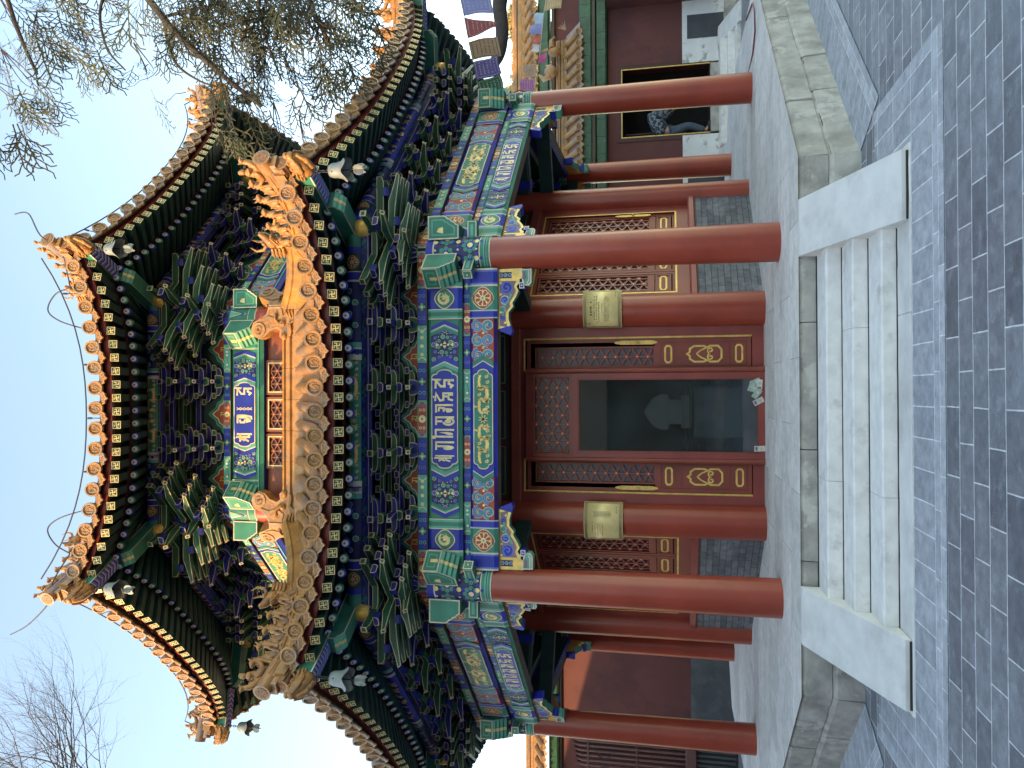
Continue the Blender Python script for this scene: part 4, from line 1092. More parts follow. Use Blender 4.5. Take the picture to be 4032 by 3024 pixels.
def rafter_fillet(E):
    mb = MB(); N = 28
    # inner fillet over the round rafters
    P = []
    for j in range(N + 1):
        t = -1 + 2 * j / N; r, z = er(E, t) - E['rr'] + .012, E['z0'] + .058 + (ez(E, t) - E['z0']) * .72
        P.append([(t * r * S8, -r, z + .046), (t * r * S8, -r, z + .085)])
    for j in range(N): mb.add([P[j][0], P[j + 1][0], P[j + 1][1], P[j][1]], [(0, 1, 2, 3)], 'fascia_red')
    return mb.mesh('rafter_fillet')
def roof_pt(E, x, r):
    """surface of the tiled slope of the front face"""
    re_ = E['r0'] + .04
    q = max(0.0, min(1.0, (re_ - r) / (re_ - E['rt'])))
    t = max(-1, min(1, x / (max(r, .05) * S8)))
    ze = E['z0'] + .15
    sag = .62 if E is UPP else .80
    z = ze + (E['zt'] - ze) * (sag * q + (1 - sag) * q * q)
    return z + E['dz'] * abs(t) ** 2.6 * (1 - q) ** 2.2
def tiles(E, detail=True):
    mb = MB(); NT = E['NT']; re_ = E['r0'] + E['dr'] * .4
    # bed
    NJ, NQ = 24, 10; G = []
    for i in range(NQ + 1):
        q = i / NQ; row = []
        for j in range(NJ + 1):
            t = -1 + 2 * j / NJ; r = (er(E, t) + .06) * (1 - q) + E['rt'] * q
            x = t * r * S8; row.append((x, -r, roof_pt(E, x, r)))
        G.append(row)
    for i in range(NQ):
        for j in range(NJ): mb.add([G[i][j], G[i][j + 1], G[i + 1][j + 1], G[i + 1][j]], [(0, 1, 2, 3)], 'tile', True)
    wE = (E['r0'] + E['dr']) * S8; sp = 2 * wE * .97 / NT; rad = .062
    for i in range(NT):
        x = (i + .5 - NT / 2) * sp
        r_s = er(E, x / wE) + .115; r_e = max(E['rt'], abs(x) / S8 + .06)
        if r_s - r_e < .1: r_e = r_s - .1
        n = max(3, int((r_s - r_e) / .28)); pts = []
        for k in range(n + 1):
            r = r_s + (r_e - r_s) * k / n; pts.append((x, -r, roof_pt(E, x, r) + .028))
        V = []; F = []; m = 8
        for k, p in enumerate(pts):
            a_ = pts[max(k - 1, 0)]; b_ = pts[min(k + 1, n)]
            tv = Vector(b_) - Vector(a_); tv.normalize(); up = Vector((1, 0, 0)).cross(tv); up = up if up.z > 0 else -up
            for h in range(m + 1):
                an = pi * h / m; V.append(Vector(p) + Vector((1, 0, 0)) * rad * cos(an) + up * rad * sin(an))
        for k in range(n):
            for h in range(m): F.append((k * (m + 1) + h, k * (m + 1) + h + 1, (k + 1) * (m + 1) + h + 1, (k + 1) * (m + 1) + h))
        mb.add(V, F, 'tile', True)
        # round end cap with raised rim and carved centre; whole cylinder for the first tile
        p = Vector(pts[0]); tv = (Vector(pts[1]) - p).normalized(); X = Vector((1, 0, 0)); up = X.cross(tv); up = up if up.z > 0 else -up
        R = .082; c = p + up * .006
        prof = [(R, .035), (R, 0), (R * .97, -.010), (R * .78, -.010), (R * .72, .002), (R * .0001, .004)]
        N = 18; V = []
        for (rr_, yy) in prof:
            for h in range(N):
                an = 2 * pi * h / N; V.append(c + (X * cos(an) + up * sin(an)) * rr_ + tv * yy)
        for a in range(5):
            mb.add(V, [(a * N + h, a * N + (h + 1) % N, (a + 1) * N + (h + 1) % N, (a + 1) * N + h) for h in range(N)], 'tile_rim' if a < 4 else 'tile_carved', a < 1)
        # relief squiggle
        d = Deco(mb, lambda u, v, h: c + X * u + up * v - tv * (h - .003), .004)
        for s0 in (0, 2.2, 4.3): d.stroke([(R * .5 * cos(s0 + .3 * q) * (1 - q * .08), R * .5 * sin(s0 + .5 * q) * (1 - q * .1)) for q in range(6)], .012, 'tile_rim', 1)
        # nail cap on the ridge of the tube
        pk = roof_pt(E, x, r_s - .30) + .028 + rad
        mb.lathe([(.024, -.01), (.024, .02), (.017, .045), (.008, .055), (.0005, .058)], 'ridge_tile', 8, (x, -(r_s - .30), pk))
    for i in range(NT + 1):
        x = (i - NT / 2) * sp
        t = max(-1, min(1, x / wE)); r = er(E, t) + .085; z = roof_pt(E, x, r - .045)
        if i in (0, NT): x *= .985
        # drip tile: curved pan end with scalloped, carved tongue
        top = []
        for h in range(7):
            u = -1 + 2 * h / 6; top.append((x + u * .098, z + .052 * u * u - .004))
        tongue = [(-.118, .062), (-.116, .01), (-.100, -.028), (-.074, -.040), (-.054, -.072), (-.022, -.080), (0, -.106), (.022, -.080), (.054, -.072), (.074, -.040), (.100, -.028), (.116, .01), (.118, .062), (.07, .012), (.0, -.012), (-.07, .012)]
        lean = .30
        fn = lambda u, v, h: (x + u, -(r + h * .95 - v * lean * .5), z + v + h * .15)
        P = [(u, v) for u, v in tongue]
        mb.add([fn(u, v, 0) for u, v in P], [list(range(len(P)))], 'tile'); mb.add([fn(u, v, -.016) for u, v in P] + [fn(u, v, 0) for u, v in P], [[q, (q + 1) % len(P), (q + 1) % len(P) + len(P), q + len(P)] for q in range(len(P))], 'tile_rim')
        inn = [(u * .84, -.012 + (v + .012) * .78) for u, v in P[1:12]] + [(.066, .006), (0, -.016), (-.066, .006)]
        d = Deco(mb, fn, .002); d.fill(inn, 'tile_carved', 1)
        for q in (-.04, 0, .04): d.stroke([(q - .02, -.015), (q, -.032), (q + .012, -.02), (q + .02, -.034)], .008, 'tile_rim', 2)
        d.stroke([(u * .95, v * .95 + .0) for u, v in P[0:13]], .011, 'tile_rim', 3)
        # pan tile behind
        V = []
        for (dr_, dz_) in ((0.0, 0), (-.16, .085)):
            for h in range(7):
                u = -1 + 2 * h / 6; V.append((x + u * .105, -(r + dr_), z + dz_ + .055 * u * u - .004))
        mb.add(V, [(h, h + 1, h + 8, h + 7) for h in range(6)], 'tile', True)
    return mb.mesh('roof_tiles')
for E in (LOW, UPP):
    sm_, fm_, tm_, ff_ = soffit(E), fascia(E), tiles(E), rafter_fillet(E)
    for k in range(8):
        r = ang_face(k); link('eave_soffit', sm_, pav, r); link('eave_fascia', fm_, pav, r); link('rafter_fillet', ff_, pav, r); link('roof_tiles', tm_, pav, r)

# ---- corner beams, ridges and ornaments (built with the diagonal towards -Y) ---
def corner_geo(E):
    Rt = (E['r0'] + E['dr'] + .04) / cos(pi / 8)     # plan radius of the eave at the corner
    zt = E['z0'] + E['dz']
    return Rt, zt
def corner_beam(E):
    mb = MB(); Rt, zt = corner_geo(E); w_ = .075
    Rp = E['rp'] / cos(pi / 8)
    zpur = E['zp'] + .06
    # upper, out-reaching beam with chevron underside
    R1 = Rt + .02; zb1 = zt - .115; Rm = Rp + (Rt - Rp) * .52
    zb0 = zpur + .03
    top = lambda R: zb0 + .16 + (zt + .05 - zb0 - .16) * ((R - Rp) / (R1 - Rp))
    bot = lambda R: zb0 + (zb1 - zb0) * ((R - Rp) / (R1 - Rp)) - .03 * sin(pi * (R - Rp) / (R1 - Rp))
    n = 14; prev = None
    for i in range(n + 1):
        R = Rp - .5 + (R1 - Rp + .5) * i / n
        q = [(-w_, -R, bot(R)), (w_, -R, bot(R)), (w_, -R, top(R)), (-w_, -R, top(R))]
        if prev:
            for a in range(4):
                m_ = 'green'
                if a == 0: m_ = 'navy'
                mb.add([prev[a], prev[(a + 1) % 4], q[(a + 1) % 4], q[a]], [(0, 1, 2, 3)], m_)
        prev = q
    mb.add(prev, [(0, 1, 2, 3)], 'green')
    d = Deco(mb, lambda u, v, h: (u, -v, bot(v) - h), .0018)
    nn = 9
    for i in range(nn):
        v = Rm + (R1 - Rm) * (i + .3) / nn; dv = (R1 - Rm) / nn
        m_ = ('blue', 'lblue', 'white')[0]
        for k_, (mm, o0, o1) in enumerate((('lblue', 0, .42), ('cream', .42, .62), ('blue', .62, 1.0))):
            a = v + dv * o0; b = v + dv * o1; c_ = dv * .7
            d.fill([(-w_, a), (0, a - c_), (w_, a), (w_, b), (0, b - c_), (-w_, b)], mm, 1 + k_ * .0)
    for sg in (-1, 1):
        d = Deco(mb, lambda u, v, h: (sg * (w_ + h), -u, v), .0018)
        d.stroke([(Rp + (R1 - Rp) * q / 8, bot(Rp + (R1 - Rp) * q / 8) + .012) for q in range(9)], .012, 'cream', 1)
    # lower beam with a stepped fist head
    R2 = Rp + (Rt - Rp) * .56; h0 = .17
    prof = [(Rp - .5, zb0 - .16), (R2 - .10, bot(R2 - .1) - .150), (R2 - .085, bot(R2) - .125), (R2 - .06, bot(R2) - .118), (R2 - .045, bot(R2) - .09), (R2 - .02, bot(R2) - .082), (R2, bot(R2) - .055), (R2, bot(R2) + .01), (Rp - .5, zb0 + .02)]
    w2 = .085
    for sg in (1, -1): rprism(mb, lambda u, v, h: (sg * h, -u, v), prof, 0, w2, 'green', 'cream', .012)
    for a, b in zip(prof[1:6], prof[2:7]):
        mb.add([(-w2, -a[0] - .002, a[1] - .002), (w2, -a[0] - .002, a[1] - .002), (w2, -b[0] - .002, b[1] - .002), (-w2, -b[0] - .002, b[1] - .002)], [(0, 1, 2, 3)], 'teal')
        mb.add([(-.018, -a[0] - .005, a[1] - .004), (.018, -a[0] - .005, a[1] - .004), (.018, -b[0] - .005, b[1] - .004), (-.018, -b[0] - .005, b[1] - .004)], [(0, 1, 2, 3)], 'pgold')
    # gilt vase that carries the lower beam
    mb.lathe([(.06, -.19), (.085, -.17), (.095, -.10), (.085, -.02), (.06, .0), (.07, .02)], 'gold', 14, (0, -Rp - .02, zb0 - .15))
    return mb.mesh('corner_beam'), (R1, zb1, zt)
def dragon_cap(s=1.0):
    """hollow glazed dragon head that caps the corner beam; muzzle towards -Y"""
    mb = MB(); m_ = 'beast'
    st = [(0.02, .085, .10, .0), (-.06, .092, .105, .0), (-.13, .088, .10, .006), (-.19, .075, .082, .016), (-.235, .062, .062, .032), (-.265, .045, .042, .052)]
    V = []; n = 14
    for y, rx, rz, zc in st:
        for k in range(n):
            a = 2 * pi * k / n; cx = abs(cos(a)) ** .7 * (1 if cos(a) > 0 else -1); cz = abs(sin(a)) ** .7 * (1 if sin(a) > 0 else -1)
            V.append((rx * cx, y, zc + rz * cz))
    mb.add(V, [(i * n + k, i * n + (k + 1) % n, (i + 1) * n + (k + 1) % n, (i + 1) * n + k) for i in range(len(st) - 1) for k in range(n)], m_, True)
    mb.ball((0, -.262, .055), (.05, .03, .042), m_)
    mb.ball((0, -.26, .10), (.035, .04, .03), m_)                      # curled nose
    for sg in (-1, 1):
        mb.ball((sg * .06, -.12, .075), (.032, .04, .035), m_); mb.ball((sg * .082, -.135, .075), .014, 'tile_carved')
        mb.tube([(sg * .05, -.27, .02), (sg * .085, -.20, -.02), (sg * .095, -.10, -.03), (sg * .09, -.02, .0)], [.012, .02, .022, .015], m_, 6)
        for q in range(3): mb.tube([(sg * .085, -.08 + q * .035, .05 - q * .03), (sg * .105, -.02 + q * .02, .05 - q * .03), (sg * .10, .04, .06 - q * .035)], [.01, .016, .006], m_, 6)
        mb.tube([(sg * .03, -.23, .085), (sg * .05, -.19, .105), (sg * .045, -.15, .10)], [.008, .014, .01], m_, 6)
        mb.tube([(sg * .045, -.05, .09), (sg * .06, .0, .14), (sg * .055, .05, .16)], [.02, .015, .005], m_, 6)
    mb.tube([(0, -.27, -.02), (0, -.20, -.09), (0, -.06, -.11)], [.02, .035, .03], m_, 7)
    return mb.mesh('dragon_cap')
def beast_mesh(v):
    """seated ridge animal about 0.2 m tall, facing -Y"""
    mb = MB(); m_ = 'beast'
    mb.box(-.035, .035, -.055, .06, -.015, .012, m_)
    rot = Matrix.Rotation(radians(-28), 3, 'X')
    mb.ball((0, .018, .075), (.036, .05, .068), m_, rot=rot)
    mb.ball((0, -.022, .115), (.030, .034, .045), m_)
    mb.tube([(0, -.018, .13), (0, -.032, .17)], [.028, .024], m_, 8)
    hz = .185
    mb.ball((0, -.044, hz), (.028, .036, .028), m_)
    mb.ball((0, -.076, hz - .008), (.017, .022, .015), m_)
    for sg in (-1, 1):
        mb.tube([(sg * .022, -.03, .11), (sg * .025, -.046, .05), (sg * .025, -.052, .008)], [.016, .012, .014], m_, 6)
        mb.ball((sg * .032, .03, .04), (.014, .034, .034), m_)
        mb.tube([(sg * .016, -.036, hz + .018), (sg * .024, -.028, hz + .045)], [.011, .003], m_, 5)
        mb.ball((sg * .017, -.062, hz + .010), .006, 'tile_carved', 5, 4)
    for q in range(4): mb.ball((0, -.005 + .014 * q, hz + .005 - .026 * q), (.016, .014, .017), m_, 6, 4)
    if v == 1: mb.tube([(0, -.05, hz + .02), (0, -.04, hz + .06)], [.008, .002], m_, 5)
    if v == 2:
        for sg in (-1, 1): mb.tube([(sg * .03, .0, .11), (sg * .05, .04, .13), (sg * .035, .07, .17)], [.012, .016, .003], m_, 5)
    mb.tube([(0, .055, .03), (0, .085, .07), (0, .075, .13), (0, .09, .15)], [.012, .014, .012, .004], m_, 6)
    return mb.mesh('ridge_beast')
def immortal_mesh():
    mb = MB(); m_ = 'beast'
    mb.ball((0, .0, .05), (.035, .085, .035), m_); mb.tube([(0, -.06, .055), (0, -.10, .085), (0, -.105, .12)], [.028, .02, .015], m_, 7); mb.ball((0, -.115, .13), (.018, .026, .018), m_)
    mb.tube([(0, -.13, .128), (0, -.16, .118)], [.008, .002], m_, 5); mb.tube([(0, -.10, .145), (0, -.085, .17)], [.01, .003], m_, 5)
    for sg in (-1, 1):
        mb.ball((sg * .035, .02, .055), (.014, .06, .03), m_)
        mb.tube([(sg * .014, .06, .06), (sg * .02, .12, .10), (sg * .02, .13, .15)], [.016, .014, .004], m_, 5)
        mb.tube([(sg * .028, -.0, .13), (sg * .035, -.03, .105), (sg * .012, -.05, .11)], [.012, .012, .01], m_, 6)
    mb.tube([(0, .01, .06), (0, .012, .11), (0, .008, .155)], [.036, .034, .024], m_, 9); mb.ball((0, .0, .182), (.020, .022, .026), m_); mb.ball((0, .004, .205), (.017, .018, .012), m_)
    return mb.mesh('ridge_rider')
def ridge_dragon_head():
    """large horned head that closes the high part of a hip ridge, facing -Y"""
    mb = MB(); m_ = 'beast'
    mb.box(-.055, .055, -.02, .16, -.02, .06, m_)
    mb.ball((0, .06, .13), (.062, .10, .10), m_); mb.ball((0, -.03, .20), (.055, .075, .06), m_)
    mb.tube([(0, -.06, .215), (0, -.13, .225), (0, -.165, .255)], [.048, .036, .020], m_, 8); mb.tube([(0, -.04, .165), (0, -.10, .150), (0, -.135, .16)], [.038, .026, .012], m_, 8)
    for sg in (-1, 1):
        mb.ball((sg * .04, -.06, .25), (.02, .026, .022), m_, 7, 5)
        mb.tube([(sg * .03, -.02, .25), (sg * .045, .03, .30), (sg * .05, .035, .37), (sg * .04, -.01, .41)], [.016, .014, .011, .003], m_, 6)
        for q in range(4): mb.tube([(sg * .05, .0, .20 - .035 * q), (sg * .075, .06, .21 - .035 * q), (sg * .07, .13, .23 - .03 * q)], [.012, .018, .004], m_, 6)
        mb.tube([(sg * .03, -.13, .16), (sg * .05, -.09, .13), (sg * .05, -.04, .12)], [.006, .012, .01], m_, 5)
    for q in range(5): mb.ball((0, .04 + .03 * q, .24 - .035 * q), (.014, .02, .022), m_, 6, 4)
    return mb.mesh('ridge_dragon_head')
cap_d = dragon_cap(); bst = [beast_mesh(0), beast_mesh(1), beast_mesh(2)]; imm = immortal_mesh(); rdh = ridge_dragon_head()
def hip_surface(E, R):
    r = R * cos(pi / 8); return roof_pt(E, r * S8, r)
def hip_ridge(E, Rd, Rtop):
    """low ridge with the animals outside Rd, high moulded ridge inside"""
    mb = MB(); Rt, zt = corner_geo(E); Rend = Rt + .09
    def sect(R, hgt): 
        z = hip_surface(E, min(R, Rt)) + .02
        w1, w2 = .095, .06
        return [(-w1, -R, z - .05), (-w1, -R, z + .045), (-w2, -R, z + .06), (-w2, -R, z + hgt * .62), (-w2 - .018, -R, z + hgt * .70), (-.05, -R, z + hgt * .86), (0, -R, z + hgt), (.05, -R, z + hgt * .86), (w2 + .018, -R, z + hgt * .70), (w2, -R, z + hgt * .62), (w2, -R, z + .06), (w1, -R, z + .045), (w1, -R, z - .05)]
    def sweep(Ra, Rb, ha, n):
        rows = [sect(Ra + (Rb - Ra) * i / n, ha) for i in range(n + 1)]; m = len(rows[0])
        for i in range(n):
            for k in range(m - 1): mb.add([rows[i][k], rows[i][k + 1], rows[i + 1][k + 1], rows[i + 1][k]], [(0, 1, 2, 3)], 'ridge_tile', k in (5, 6))
        mb.add(rows[0], [list(range(m))], 'ridge_tile'); mb.add(rows[-1], [list(range(m))[::-1]], 'ridge_tile')
    sweep(Rend, Rd, .17, 8); sweep(Rd, Rtop, .27, 8)
    z = hip_surface(E, Rt)
    # stacked end pieces of the ridge at the eave corner
    mb.box(-.06, .06, -Rend - .10, -Rend + .05, z + .02, z + .075, 'tile_rim'); mb.box(-.075, .075, -Rend - .06, -Rend + .05, z - .04, z + .018, 'tile_carved')
    mb.tube([(0, -Rend - .15, z + .14), (0, -Rend + .2, z + .155)], .075, 'tile', 14)
    for q in range(16):
        pass
    mb.lathe([(.085, 0), (.085, .02)], 'tile_rim', 4)if False else None
    d = Deco(mb, lambda u, v, h: (u, -Rend - .151 - h, z + .14 + v), .004); d.circ(0, 0, .085, 'tile_rim', 1, 16); d.circ(0, 0, .062, 'tile_carved', 2, 14)
    mb.tube([(0, -Rend - .06, z - .0), (0, -Rend + .3, z + .02)], .07, 'tile', 12)
    d = Deco(mb, lambda u, v, h: (u, -Rend - .061 - h, z - .0 + v), .004); d.circ(0, 0, .078, 'tile_rim', 1, 16); d.circ(0, 0, .056, 'tile_carved', 2, 14)
    return mb.mesh('hip_ridge')
CORNER_TIP = {}
for E, nb, Rd, Rtop, sz in ((LOW, 5, 4.95, 3.62, 1.15), (UPP, 5, 4.05, .4, 1.0)):
    cb, tip = corner_beam(E); CORNER_TIP[E['name']] = tip; hm_ = hip_ridge(E, Rd, Rtop); Rt, zt = corner_geo(E)
    for k in range(8):
        a = ang_corner(k)
        link('corner_beam', cb, pav, a); link('hip_ridge', hm_, pav, a)
        x, y = rot2(0, -tip[0], a); o = link('dragon_cap', cap_d, pav, a, (x, y, tip[1] + .075)); o.scale = (.86,) * 3
        if k in (1, 2, 3, 4, 5): 
            if k in (3, 4): continue
        R = Rt + .06
        def put(me, R, s_, dz=0):
            x, y = rot2(0, -R, a); z = hip_surface(E, min(R, Rt)) + .02 + .165 + dz
            o = link(me.name.split('.')[0], me, pav, a, (x, y, z)); o.scale = (s_,) * 3
            sl = (hip_surface(E, min(R, Rt) - .1) - hip_surface(E, min(R, Rt))) / .1
        put(imm, R, 1.15 * sz)
        for q in range(nb): put(bst[(q) % 3], R - .20 * sz * (q + 1), 1.05 * sz)
        put(rdh, Rd + .02, 1.05 * sz, .0)

# ridge round the foot of the upper storey, with dragons at its corners
def skirt_ridge():
    mb = MB(); r0 = 3.25
    prof = [(.16, 5.95), (.16, 6.08), (.12, 6.09), (.12, 6.15), (.06, 6.16), (.045, 6.18), (.045, 6.215), (.075, 6.235), (.075, 6.265), (.045, 6.28), (.045, 6.305), (.07, 6.315), (.055, 6.345), (-.02, 6.365), (-.2, 6.37)]
    for (a, b) in zip(prof[:-1], prof[1:]):
        ra, rb = r0 + a[0], r0 + b[0]
        n = 7
        for i in range(n):
            u0, u1 = -1 + 2 * i / n, -1 + 2 * (i + 1) / n
            e = .0015
            mb.add([((u0 + e) * ra * S8, -ra, a[1]), ((u1 - e) * ra * S8, -ra, a[1]), ((u1 - e) * rb * S8, -rb, b[1]), ((u0 + e) * rb * S8, -rb, b[1])], [(0, 1, 2, 3)], 'ridge_tile')
    mb.add([(-3.3 * S8, -3.28, 5.95), (3.3 * S8, -3.28, 5.95), (3.2 * S8, -3.19, 6.36), (-3.2 * S8, -3.19, 6.36)], [(0, 1, 2, 3)], 'joint')
    return mb.mesh('skirt_ridge')
def ridge_swallower():
    """dragon that bites the ridge, left of a corner of the front face (tail curl up, jaw towards the middle)"""
    mb = MB(); y0 = 3.22; xc = y0 * S8 + .06
    out_ = [(0, 0), (-.30, 0), (-.42, .03), (-.47, .09), (-.43, .13), (-.35, .12), (-.33, .17), (-.42, .20), (-.45, .27), (-.40, .32), (-.33, .31), (-.30, .36), (-.33, .45), (-.40, .52), (-.43, .60), (-.39, .68), (-.31, .71), (-.22, .68), (-.18, .60), (-.12, .50), (0, .46)]
    fn = lambda u, v, h: (xc + u, -y0 - h, 6.06 + v)
    rprism(mb, fn, out_, -.06, .10, 'beast', 'tile_rim', .02, side='beast')
    d = Deco(mb, lambda u, v, h: (xc + u, -y0 - .10 - h, 6.06 + v), .012)
    d.stroke(arcp(-.315, .60, .075, 200, -160, 12), .035, 'tile_rim', 1); d.stroke(arcp(-.315, .60, .035, 200, -100, 8), .03, 'ridge_tile', 2)
    d.stroke([(-.20, .58), (-.16, .46), (-.2, .36), (-.14, .28), (-.05, .3)], .035, 'ridge_tile', 1)
    mb.ball(fn(-.24, .27, .11), (.045, .03, .04), 'beast'); mb.ball(fn(-.245, .27, .135), .016, 'tile_carved')
    mb.ball(fn(-.40, .25, .10), (.05, .035, .04), 'beast'); mb.ball(fn(-.35, .05, .10), (.08, .03, .035), 'beast')
    for q in range(4): mb.tube([fn(-.15 - .02 * q, .20 - .04 * q, .10), fn(-.08, .22 - .045 * q, .13), fn(-.02, .20 - .05 * q, .11)], [.012, .02, .006], 'beast', 6)
    mb.tube([fn(-.26, .30, .10), fn(-.19, .36, .13), fn(-.10, .36, .12)], [.022, .018, .006], 'beast', 6)
    mb.tube([fn(-.40, .17, .10), fn(-.33, .15, .12), fn(-.25, .17, .12), fn(-.2, .1, .12)], [.01, .018, .02, .01], 'beast', 6)
    return mb.mesh('ridge_dragon')
sk = skirt_ridge(); sw = ridge_swallower(); sw2 = sw.copy()
for v_ in sw2.vertices: v_.co.x = -v_.co.x
sw2.flip_normals()
for k in range(8):
    link('skirt_ridge', sk, pav, ang_face(k)); link('ridge_dragon', sw, pav, ang_face(k)); link('ridge_dragon', sw2, pav, ang_face(k))


# ------------------------------------------------------------------ inner octagon: walls, doors, windows
mb = MB(); mb.lathe([(.196, ZP), (.19, 2.0), (.184, 4.7)], 'column_red', 24); ic_me = mb.mesh('inner_column')
for k in range(8):
    x, y = rot2(0, -R_I, ang_corner(k)); c = link('inner_column', ic_me, pav, ang_corner(k), (x, y, 0))
m = bpy.data.materials.new('pane'); m.use_nodes = True
n_ = m.node_tree; n_.nodes.clear(); L_ = n_.links.new
tr_ = n_.nodes.new('ShaderNodeBsdfTransparent'); tr_.inputs[0].default_value = (.86, .90, .90, 1)
gl_ = n_.nodes.new('ShaderNodeBsdfGlossy'); gl_.inputs['Roughness'].default_value = .02; gl_.inputs[0].default_value = (.9, .95, 1, 1)
df_ = n_.nodes.new('ShaderNodeBsdfDiffuse'); df_.inputs[0].default_value = (.10, .135, .125, 1)
fr_ = n_.nodes.new('ShaderNodeFresnel'); fr_.inputs[0].default_value = 1.45
m1_ = n_.nodes.new('ShaderNodeMixShader'); m2_ = n_.nodes.new('ShaderNodeMixShader')
tx_ = n_.nodes.new('ShaderNodeTexCoord'); nz_ = n_.nodes.new('ShaderNodeTexNoise'); nz_.inputs['Scale'].default_value = 2.2; nz_.inputs['Detail'].default_value = 7
mr_ = n_.nodes.new('ShaderNodeMapRange'); mr_.inputs[1].default_value = .3; mr_.inputs[2].default_value = .75; mr_.inputs[3].default_value = .03; mr_.inputs[4].default_value = .22
L_(tx_.outputs['Object'], nz_.inputs['Vector']); L_(nz_.outputs['Fac'], mr_.inputs[0])
L_(fr_.outputs[0], m1_.inputs[0]); L_(tr_.outputs[0], m1_.inputs[1]); L_(gl_.outputs[0], m1_.inputs[2])
L_(mr_.outputs[0], m2_.inputs[0]); L_(m1_.outputs[0], m2_.inputs[1]); L_(df_.outputs[0], m2_.inputs[2])
o_ = n_.nodes.new('ShaderNodeOutputMaterial'); L_(m2_.outputs[0], o_.inputs[0]); MATS['pane'] = m
WL = A_I * S8 - .15
# wall above the openings with dark coffered transom panels
def upper_wall_inner():
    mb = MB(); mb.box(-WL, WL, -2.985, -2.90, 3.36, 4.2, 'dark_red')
    mb.bbox(-WL, WL, -3.03, -2.92, 3.34, 3.46, 'door_red')
    d = Deco(mb, lambda u, v, h: (u, -2.986 - h, v), .002)
    for q in (-1, 0, 1):
        c = q * .68; d.rect(c - .31, c + .31, 3.52, 4.0, 'dgreen', 1); d.stroke([(c - .29, 3.54), (c + .29, 3.54), (c + .29, 3.98), (c - .29, 3.98)], .012, 'brass_dark', 2, True)
        for i in range(3): d.circ(c - .15 + .15 * i, 3.66, .012, 'cream', 2, 6)
    return mb.mesh('transom_wall')
tw = upper_wall_inner()
def tie_between():
    # beam from an outer column to the inner one, diagonal towards -Y
    mb = MB(); mb.X = None
    z0, z1 = 3.50, 3.86
    sec = [(-.09, z0 + .03), (-.06, z0), (.06, z0), (.09, z0 + .03), (.09, z1), (-.09, z1)]
    V = [(x, -R_O + .17, z) for x, z in sec] + [(x, -R_I - .17, z) for x, z in sec]; n = 6
    mb.add(V, [[i, (i + 1) % n, (i + 1) % n + n, i + n] for i in range(n)], 'dgreen')
    for y in (-R_O + .30, -R_I - .30):
        mb.box(-.093, .093, y - .06, y + .06, z0 - .004, z1, 'blue')
    mb.box(-.06, .06, -R_O + .17, -R_I - .17, 2.98 + .2, 3.36, 'dgreen')
    return mb.mesh('porch_tie_beam')
ptb = tie_between()
mb = MB(); p8 = [rot2(-4.2 * S8, -4.2, ang_face(k)) for k in range(8)]
mb.add([(x, y, 4.16) for x, y in p8], [list(range(8))], 'dgreen'); mb.build('porch_ceiling', pav)
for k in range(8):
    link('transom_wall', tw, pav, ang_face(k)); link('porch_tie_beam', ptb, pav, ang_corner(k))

def raised_panel(mb, u0, u1, v0, v1, y, motif):
    frame(mb, u0, u1, v0, v1, .022, y - .004, y + .012, 'door_red')
    mb.box(u0 + .022, u1 - .022, -y - .003, -y + .012, v0 + .022, v1 - .022, 'door_red')
    d = Deco(mb, lambda u, v, h: (u, -y - .003 - h, v), .0025)
    uc, vc = (u0 + u1) / 2, (v0 + v1) / 2; W, H = (u1 - u0) / 2 - .035, (v1 - v0) / 2 - .02
    if motif == 'oval':
        H = min(H, .036)
        d.stroke([(uc + W * x, vc + H * y_) for x, y_ in ((-.75, 1), (-1, .5), (-1, -.5), (-.75, -1), (.75, -1), (1, -.5), (1, .5), (.75, 1))], .022, 'gold', 1, True)
    else:
        H = min(H, .20)
        pts = [(0, -1), (.5, -1), (.95, -.8), (.95, -.35), (.75, -.2), (.95, .0), (.95, .55), (.6, .8), (.25, .8), (0, .95)]
        for s in (1, -1): d.stroke([(uc + s * W * x, vc + H * y_) for x, y_ in pts], .022, 'gold', 1)
        for s in (1, -1):
            cu, cv = uc + s * W * .40, vc - H * .38; rr = W * .42
            d.stroke([(cu - s * rr * (1 - .075 * q) * cos(q * .7), cv + rr * (1 - .075 * q) * sin(q * .7)) for q in range(12)], .017, 'gold', 2)
            d.stroke([(uc, vc + H * .42), (uc + s * W * .42, vc + H * .18), (uc + s * W * .80, vc - H * .22)], .017, 'gold', 2)
        d.fill([(uc - W * .14, vc + H * .95), (uc, vc + H * .84), (uc + W * .14, vc + H * .95), (uc, vc + H * 1.06)], 'gold', 2)

